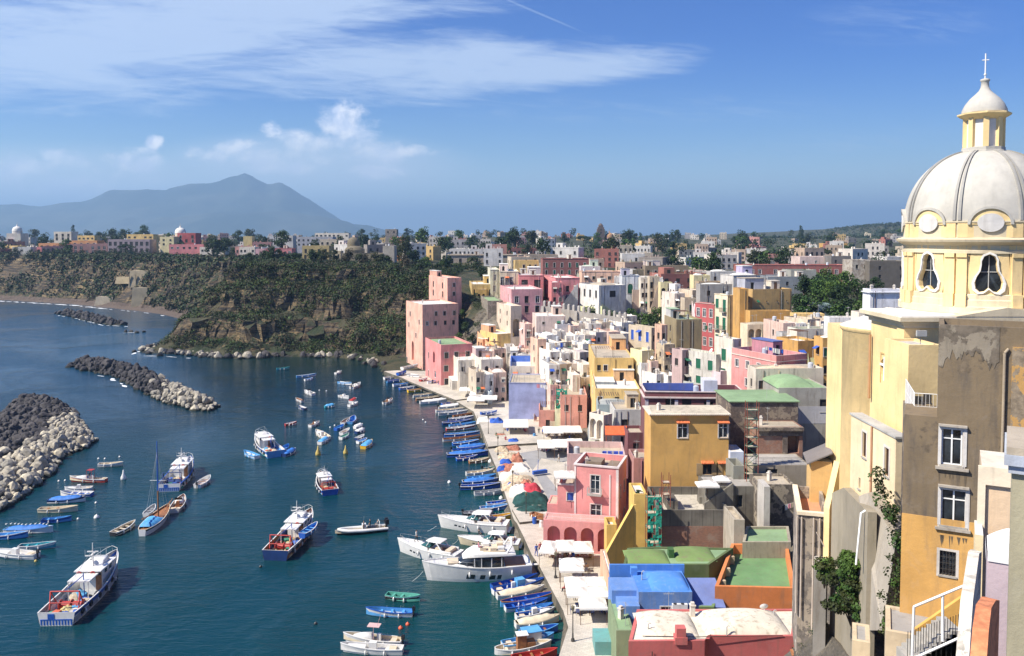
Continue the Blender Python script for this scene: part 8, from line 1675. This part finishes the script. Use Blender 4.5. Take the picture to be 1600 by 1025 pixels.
buoy('tall weathered yellow buoy left of the pair in mid harbour',497,711,.55,BYL,'cone');buoy('tall yellow buoy with a spike right of the pair in mid harbour',540,709,.5,BYL,'cone');buoy('red ball buoy farther from the blue open boat',637,976,.26,BOR);buoy('red ball buoy nearer to the bottom cabin boat',626,982,.28,BOR);buoy('white cone buoy right of the red canopy boat',193,749,.5,BW,'cone');buoy('big white buoy above the white fishing skiff',151,809,.45,BW);buoy('small white ball buoy near the dark blue rowing boat',122,811,.2,BW);buoy('yellow ball buoy below the left edge motorboat',56,877,.22,BYL);buoy('white ball buoy near the quay below the brown boat',766,722,.5,BW);buoy('white ball buoy beside the white inflatable at the quay',783,779,.4,BW);buoy('white ball buoy off the second quay bend',702,754,.35,BW)
for i,(x,y) in enumerate(((661,656),(665,660),(516,668),(523,665),(499,610),(510,611),(154,717),(164,717),(187,714),(150,786),(92,752),(102,751),(493,975),(407,886))):buoy('tiny pale float scattered on the harbour water',x,y,.22,BW if i<12 else BBK,'ball','tiny floats of the harbour')
#quay life
UM={}
CANV=paint((.78,.75,.68),.8,.06,.6)
def canopy(label,px,py,w,d,h=2.5,kind='flat',rz=0.0,z=1.4,group='white canopies on the quay',tables=True):
 p=onz(px,py,z+h);root=empty('sunshade',(p.x,p.y,z),rz);tag(root,label,'sunshade',group);mb=MB();r_=random.Random(int(px*7+py))
 def fn(u,v):a,b=2*u-1,2*v-1;return(a*w/2,b*d/2,h-.25+.5*(1-max(abs(a),abs(b)))-.06*math.sin(u*12)*math.sin(v*9))
 mb.grid(fn,10,10,sm=False)
 for(x0,y0,x1,y1) in((-1,-1,1,-1),(1,-1,1,1),(1,1,-1,1),(-1,1,-1,-1)):mb.add([(x0*w/2,y0*d/2,h-.25),(x1*w/2,y1*d/2,h-.25),(x1*w/2,y1*d/2,h-.48),(x0*w/2,y0*d/2,h-.48)],[(0,1,2,3)])
 mb.build('canopy',CANV,root)
 if kind=='pole':m_=MB();m_.tube([(0,0,0),(0,0,h+.2)],.04,0,6);m_.build('pole',MBROWN,root)
 else:
  for sx in(-1,1):
   for sy in(-1,1):m_=MB();m_.tube([(sx*(w/2-.08),sy*(d/2-.08),0),(sx*(w/2-.08),sy*(d/2-.08),h-.25)],.035,0,5);m_.build('pole',MBROWN,root)
 return root
_tb=None
def table_proto():
 global _tb
 if _tb:return _tb
 t=MB();t.box(-.4,.4,-.4,.4,.72,.76);t.tube([(0,0,0),(0,0,.72)],.04,0,6);t.box(-.25,.25,-.04,.04,0,.04);t.box(-.04,.04,-.25,.25,0,.04)
 cl_=MB();cl_.box(-.43,.43,-.43,.43,.765,.775);
 for a in range(4):cl_.box(-.43,.43,-.44,-.425,.5,.77,0,a*math.pi/2,(0,0))
 c=MB();c.box(-.2,.2,-.2,.2,.43,.47);c.box(-.2,.2,.17,.2,.5,.88)
 for sx in(-1,1):
  for sy in(-1,1):c.tube([(sx*.17,sy*.17,0),(sx*.17,sy*.17,.45 if sy<0 else .88)],.016,0,4)
 _tb=(t.mesh('table',[MBROWN]),cl_.mesh('tablecloth',[CANV,]),[c.mesh('chair',[paint(q_,.6)]) for q_ in((.10,.05,.10),(.10,.12,.24),(.30,.16,.08),(.45,.43,.40))]);return _tb
TN=[0]
def tables(px,py,nx,ny,z=1.4,cv=0,where='',rz=0,sx=1.7,sy=1.9):
 t,cl_,ch_=table_proto();p=onz(px,py,z);n=0
 for i in range(nx):
  for j in range(ny):
   x=p.x+(i-(nx-1)/2)*sx;y=p.y+(j-(ny-1)/2)*sy;n+=1
   o=inst('table',t,None,(x,y,z),(0,0,rz));tag(o,f'brown café table {where}','table','tables '+where)
   if cv!=3:c=inst('tablecloth',cl_,None,(x,y,z),(0,0,rz));tag(c,f'white tablecloth {where}','tablecloth','tablecloths '+where)
   for a in(0,math.pi/2,math.pi,-math.pi/2)[:3 if(i+j)%2 else 4]:
    c=inst('chair',ch_[cv],None,(x-.62*math.sin(a),y+.62*math.cos(a),z),(0,0,a));tag(c,f'small café chair {where}','chair','chairs '+where)
canopy('large white canopy over the terrace left of the salmon steps',806,659,5.4,7.4);tables(806,672,3,2,cv=1,where='under the canopy left of the salmon steps')
canopy('white canopy by the salmon wall, left of the pair',864,669,4.2,5.6);canopy('white canopy by the salmon wall, right of the pair',892,668,4.4,5.6);tables(876,682,4,1,cv=2,where='under the pair by the salmon wall')
canopy('white canopy of the plaza restaurant, left of three',853,691,3.3,6.0);canopy('white canopy of the plaza restaurant, middle of three',877,690,3.3,6.0);canopy('white canopy of the plaza restaurant, right of three',899,689,3.0,6.0);tables(873,703,5,2,cv=0,where='under the plaza restaurant canopies')
for i,(x,y,w_) in enumerate(((763,605,4.2),(746,613,4.0),(744,621,4.4),(764,619,4.2),(730,606,4.0))):canopy(f'white square umbrella, {ordn(i)} of five on the far plaza',x,y,w_,5.0,kind='pole')
tables(752,624,3,1,cv=3,where='on the far plaza')
canopy('cream canopy at the left corner of the pink arcade',858,851,2.1,4.2,rz=-.2);canopy('cream canopy in front of the middle of the pink arcade',884,849,2.5,3.8);canopy('cream canopy in front of the right end of the pink arcade',911,851,2.5,3.8);tables(892,871,4,1,cv=2,where='in front of the pink arcade')
canopy('white canopy between arcade and big canopies, farther one',893,874,3.1,2.0);canopy('white canopy between arcade and big canopies, nearer one',893,884,3.0,2.0);tables(905,893,2,1,cv=3,where='beside the two middle canopies')
for i,(x,y) in enumerate(((900,905),(934,905),(903,920),(937,921))):canopy(f'square white canopy of the near café, {["back left", "back right", "front left", "front right"][i]} of four',x,y,2.7,2.7)
canopy('lower white canopy nearest to the lamp post of the near café',926,938,3.1,2.9,h=2.2);tables(905,925,2,1,cv=0,where='under the four near café canopies');tables(925,958,3,1,cv=1,where='under the nearest white canopy');tables(868,838,1,2,cv=3,where='on the landing by the pink arcade')
canopy('round-edged white umbrella on the terrace of the ochre house',1105,753,2.8,2.2,h=2.3,kind='pole',z=10.2,group=None);canopy('square straw coloured umbrella on the terrace of the ochre house',1127,745,2.0,2.0,h=2.3,kind='pole',z=10.2,group=None)
hz2=h2 .root.location.z+h2 .H-.7;canopy('white sun sail on the pink lower wing roof',882,738,2.9,3.2,h=2.2,z=hz2,group=None)
o_=MB();P0_=at(945,676,143);o_.add([(0,0,1.2),(3.8,0,1.2),(3.9,-1.5,0),(-.1,-1.5,0),(0,0,1.1),(3.8,0,1.1),(3.9,-1.5,-.12),(-.1,-1.5,-.12)],[(0,1,2,3),(7,6,5,4),(3,2,6,7),(0,3,7,4),(1,5,6,2)])
for x_ in(.1,3.7):o_.tube([(x_,-1.4,0),(x_,-1.4,-3)],.04,0,5)
aw=o_.build('awning',paint((.66,.13,.04),.8,.15,2),None,tuple(P0_));tag(aw,'bright orange awning in front of the maroon cube house','awning')
def lamp(label,px,py,hpx):
 p=onz(px,py,1.4);hh=hpx/FPX*p.y;root=empty('street_lamp',(p.x,p.y,1.4));tag(root,label,'street lamp','lamp posts of the quay');mb=MB();mb.lathe([(.2,0),(.2,.25),(.1,.4),(.08,.9),(.06,1.0),(.05,hh-.6),(.09,hh-.55)],10);mb.build('post',MIRON,root);mb=MB();mb.lathe([(.09,hh-.55),(.2,hh-.15),(.22,hh-.1),(.06,hh),(0,hh+.12)],8,sm=False);mb.build('lantern',paint((.14,.12,.07),.4),root)
for lab,x,y,q_ in(('dark lamp post at the near corner of the quay',895,1002,58),('lamp post beside the two middle canopies',868,903,42),('lamp post in front of the large far canopy',763,681,32),('lamp post at the start of the net heaps',778,711,30),('lamp post on the far plaza',731,628,26),('lamp post near the dark green net heap',801,770,36),('lamp post at the end of the net heaps',822,806,38)):lamp(lab,x,y,q_)
def heap(label,px,py,w,d,h,m,seed,cat='net pile',name='net_pile'):
 p=onz(px,py,1.4);r_=random.Random(seed);f=[(r_.uniform(2,7),r_.uniform(2,7),r_.uniform(0,6)) for _ in range(3)];mb=MB()
 def fn(u,v):
  a,b=2*u-1,2*v-1;q_=max(0,1-abs(a)**2.4)**.6*max(0,1-abs(b)**2.4)**.6;n=sum(math.sin(a*fx+ph)*math.cos(b*fy+ph) for fx,fy,ph in f)/3
  return(a*w/2*(1+.1*n),b*d/2*(1-.08*n),h*q_*(1+.35*n)+.14*mnoise.noise(Vector((a*4,b*4,seed)))*q_)
 mb.grid(fn,18,18,sm=False);o=mb.build(name,m,None,(p.x,p.y,1.4));return tag(o,label,cat)
NB_=paint((.50,.40,.27),.95,.35,2.5,bump=.8);NW=paint((.72,.69,.62),.85,.15,1.5);NR=paint((.55,.05,.07),.85,.2,2);NG=paint((.01,.055,.05),.85,.3,2);NO=paint((.40,.16,.10),.95,.3,2.5,bump=.8);NBL=paint((.02,.09,.40),.8,.2,2)
for i,a in enumerate((('beige net heap at the far end of the row of nets',784,704,2.8,2.6,.8,NB_),('brown red net heap behind the blue parasol',800,702,3.2,2.2,.8,NO),('bright blue round cover beside the platform edge',802,692,2.6,2.2,.9,NBL),('pale beige net heap, second from the far end',795,715,4.2,3.6,.9,NB_),('small blue tarpaulin among the far net heaps',790,723,2.2,2.0,.7,NBL),('brown net heap beside the small blue tarpaulin',797,733,4.0,3.6,.9,NO),('dark red box heap behind the first white cover',808,720,2.2,2.2,1.4,NO),('white rounded cover over nets, farther one',811,734,3.6,3.2,1.1,NW),('blue small tarpaulin at the water side',784,735,1.8,1.8,.8,NBL),('white rounded cover over nets, nearer one',796,747,3.6,3.2,1.1,NW),('broad beige net heap in the middle of the row',812,752,4.8,5.0,1.0,NB_),('second broad beige net heap nearer to the water',801,762,3.8,3.8,.9,NB_),('orange brown net heap right of the broad beige ones',822,757,2.2,2.6,.8,NO),('rose red tarpaulin cover beside the dark green cover',829,770,3.6,4.2,1.5,NR),('white tarpaulin cover left of the rose red one',812,771,3.4,4.0,1.4,NW),('blue crate cover at the edge of the quay',797,762,1.6,1.8,.9,NBL),('big dark green tarpaulin over stacked gear',829,786,5.6,4.2,1.7,NG),('dark heap of tangled nets and floats below the green tarpaulin',833,799,5.4,2.6,.9,NG),('white covered heap below the far big canopy',757,660,3.6,3.0,1.2,NW),('blue covered heap below the far big canopy',776,662,3.4,3.2,1.3,NBL),('brown net heap on the platform',781,682,3.6,2.0,.6,NO))):heap(*a,i+3)
for lab,x,y,m in(('light blue bin beside the big far canopy',835,684,BLB),('blue barrel on the landing by the pink arcade',835,818,BBL),('white crate stack on the landing by the pink arcade',846,823,BW)):
 p=onz(x,y,1.4);mb=MB();mb.lathe([(.3,0),(.34,.5),(.3,.9),(.32,.92),(0,.93)],12);o=mb.build('bin',m,None,(p.x,p.y,1.4));tag(o,lab,'bin')
p=onz(842,744,1.4);mb=MB();mb.prism([(-1.0,-.3),(1.6,.9),(1.2,1.5),(-1.2,.3)],.3,.9);mb.tube([(-.2,0,.8),(-.1,0,3)],.05,0,5);o=mb.build('slipway_winch',BBL,None,tuple(p));tag(o,'blue winch sledge with a pole on the plaza','winch')
#people
def skin_mesh(name,joints,edges):
 me=bpy.data.meshes.new(name);me.from_pydata([j[0] for j in joints],edges,[]);o=bpy.data.objects.new(name,me);col.objects.link(o)
 md=o.modifiers.new('s','SKIN');
 for i,j in enumerate(joints):me.skin_vertices[0].data[i].radius=(j[1],j[2] if len(j)>2 else j[1])
 me.skin_vertices[0].data[0].use_root=True;sb=o.modifiers.new('u','SUBSURF');sb.levels=1;sb.render_levels=1
 dg=bpy.context.evaluated_depsgraph_get();ev=bpy.data.meshes.new_from_object(o.evaluated_get(dg));bpy.data.objects.remove(o);bpy.data.meshes.remove(me);return ev
def person_mesh(pose):
 s=pose
 hipz=.92 if s!='sit' else .50
 J=[((0,0,hipz),.13,.10),((0,0,hipz+.25),.125,.09),((0,0,hipz+.47),.16,.10),((0,0,hipz+.58),.055),((0,-.01,hipz+.68),.085,.10),((0,-.01,hipz+.78),.075,.085)]
 E=[(0,1),(1,2),(2,3),(3,4),(4,5)]
 def add(p,r):J.append((p,r));return len(J)-1
 for sx in(-1,1):
  sh_=add((sx*.19,0,hipz+.47),.06);E.append((2,sh_));fw=.12 if(s=='walk' and sx>0) else(-.12 if s=='walk' else-.05)
  if s=='sit':fw=-.25
  el=add((sx*.25,fw*.4,hipz+.20),.045);E.append((sh_,el));wr=add((sx*.25,fw-.1,hipz-.03 if s!='sit' else hipz+.1),.032);E.append((el,wr));hd=add((sx*.25,fw-.15,hipz-.12 if s!='sit' else hipz+.06),.035);E.append((wr,hd))
  hp=add((sx*.09,0,hipz-.05),.10);E.append((0,hp))
  if s=='sit':kn=add((sx*.11,-.42,hipz),.07);an=add((sx*.11,-.42,.08),.045);ft=add((sx*.11,-.58,.04),.04)
  else:
   st=(.20*sx if s=='walk' else .02*sx);kn=add((sx*.10,-st*.6-.02,hipz*.52),.065);an=add((sx*.10,-st+(.08 if s=='walk' else 0),.09),.042);ft=add((sx*.11,-st-.12,.04),.038)
  E+=[(hp,kn),(kn,an),(an,ft)]
 return skin_mesh('body',J,E),hipz
SKIN=paint((.45,.26,.17),.6);HAIR=paint((.03,.02,.015),.7);PM={}
for ps in('stand','walk','sit'):
 me,hz_=person_mesh(ps);me.materials.clear()
 for m in(SKIN,HAIR,BW,BDB,BBK):me.materials.append(m)
 for p in me.polygons:
  c=p.center;z=c.z
  if z>hz_+.70 or(z>hz_+.62 and c.y>.03):mi=1
  elif z>hz_+.53:mi=0
  elif z>hz_-.02 and abs(c.x)<.215:mi=2
  elif abs(c.x)>.2 and z>hz_+.18:mi=2
  elif abs(c.x)>.2 and z>hz_-.3 and not(ps=='sit' and z<.45):mi=0
  elif z>.1:mi=3
  else:mi=4
  p.material_index=mi;p.use_smooth=True
 PM[ps]=me
CLO={'white':paint((.65,.64,.6),.8),'blue':paint((.03,.10,.45),.8),'red':paint((.35,.03,.05),.8),'black':paint((.02,.02,.025),.8),'grey':paint((.25,.25,.26),.8),'beige':paint((.5,.4,.28),.8),'pink':paint((.6,.25,.3),.8),'green':paint((.06,.2,.1),.8)}
def person(label,loc,pose='stand',shirt='white',pants='blue',rz=0,parent_z=None):
 o=inst('person',PM[pose],None,tuple(loc),(0,0,rz));tag(o,label,'person');o.material_slots[2].link='OBJECT';o.material_slots[2].material=CLO[shirt];o.material_slots[3].link='OBJECT';o.material_slots[3].material=CLO[pants];return o
for a in(('person in a blue jacket walking on the quay by the corner canopy',838,869,'walk','blue','blue',.4),('person in a dark red top walking behind the blue jacket',844,866,'walk','red','black',.2),('person in black between the middle canopies and the café',911,890,'stand','black','black',2),('person in white on the far plaza',716,606,'stand','white','black',1),('person in black on the quay end by the coral house',676,601,'stand','black','black',.5),('person in grey next to the black dressed one on the quay end',685,603,'walk','grey','blue',.5),('person in pink standing by the far big canopy',795,668,'stand','pink','white',1.5),('person in beige beside the far big canopy',789,671,'stand','beige','black',.5),('person in dark clothes by the light blue bin',842,680,'stand','black','grey',0),('person in blue beside the pair of canopies',848,681,'walk','blue','black',2),('person in white seen below the pink planted wing',873,722,'walk','white','beige',1),('person in red at the edge of the net heaps',790,690,'sit','red','black',0),('person in green mending nets',775,684,'sit','green','grey',1),('seated waiter in white under the front canopies',898,938,'stand','white','black',0),('person in white on the café terrace by the teal shed',940,958,'stand','white','blue',2)):
 z_=1.4;person(a[0],onz(a[1],a[2],z_),a[3],a[4],a[5],a[6])
for i in range(34):
 x,y,wh=rnd.choice([(806,674,'under the canopy left of the salmon steps'),(876,684,'by the salmon wall'),(873,704,'at the plaza restaurant'),(892,872,'in front of the pink arcade'),(905,927,'under the four near café canopies')]);p=onz(x+rnd.uniform(-22,22),y+rnd.uniform(-3,4),1.4);o=person('seated guest '+wh,p,'sit',rnd.choice(['white','blue','red','beige','black','pink']),rnd.choice(['black','blue','grey']),rnd.uniform(0,6));o['group']='seated guests '+wh
def onboat(B_,x,y,z):_,c,ang,L,*rest=B_;return Vector((c.x+x*math.cos(ang)-y*math.sin(ang),c.y+x*math.sin(ang)+y*math.cos(ang),z))
person('crewman in white shorts walking on the bow of the open cruiser',onboat(C3,C3[3]*.26,-.3,C3[4]+.35),'walk','white','black',1.2)
person('helmsman in black standing in the inflatable',onboat(RIB,-1.2,0,.3),'stand','black','black',-1.5);person('passenger in black at the left of the inflatable',onboat(RIB,-.2,.5,.3),'stand','black','black',-1.5);person('passenger in grey at the stern of the inflatable',onboat(RIB,-2.4,-.4,.3),'sit','grey','black',-1.5)
person('woman in a pink top on the flybridge of the yacht',onboat(C4,.3,.6,C4[4]+1.95),'sit','pink','black',1.6);person('man in black on the foredeck of the cream cruiser',onboat(C2,C2[3]*.2,.2,C2[4]+.35),'sit','black','grey',1.5)
def laundry(label,a,b,Y,cols):
 A,B=at(*a,Y),at(*b,Y);root=empty('washing_line',tuple(A));tag(root,label,'washing line');d=B-A;m_=MB();m_.tube([(0,0,0),tuple(d)],.012,0,3);m_.build('line',BW,root);n=len(cols)
 for i,c in enumerate(cols):
  t0=(i+.1)/n;p=d*t0;w_=d.length/n*.8;mb=MB();dx=d.normalized();hh=rnd.uniform(.5,1.1)
  mb.grid(lambda u,v:(p.x+dx.x*w_*u+0,p.y+dx.y*w_*u+.05*math.sin(u*9+i),p.z+dx.z*w_*u-hh*v),5,3);mb.build('laundry',CLO[c],root)
laundry('washing hanging below the olive block',(1030,531),(1042,533),168,['white','white','grey','white']);laundry('washing on the roof of the pink terrace house',(1195,541),(1225,547),139,['white','blue','white','white','blue']);laundry('coloured washing beside the peeling courtyard wall',(1222,790),(1240,785),104,['black','white','pink','beige'])
laundry('washing on a balcony by the crimson house',(1098,508),(1110,509),202,['white','green','white']);laundry('washing across the white cluster',(862,535),(884,536),206,['white','beige','white','blue','white']);laundry('washing above the salmon terraces',(838,600),(856,602),186,['pink','white','white'])
for i in range(75):
 p=Vector((rnd.uniform(19.4,23.2),rnd.uniform(50,62),0));g_=th(p.x,p.y);mb=MB();s_=rnd.uniform(.1,.42)
 if i%3:mb.box(-s_,s_,-s_*.3,s_*.3,-.04,.04)
 else:mb.box(-s_*.5,s_*.5,-s_*.5,s_*.5,-s_*.3,s_*.4)
 o=mb.build('rubble',[CONC,BWD,BW,paint((.25,.2,.15),.9)][i%4],None,(p.x,p.y,g_+.12));o.rotation_euler=(rnd.uniform(-.4,.4),rnd.uniform(-.4,.4),rnd.uniform(0,3));tag(o,'broken board or stone in the rubble above the red house','rubble','rubble above the red house')
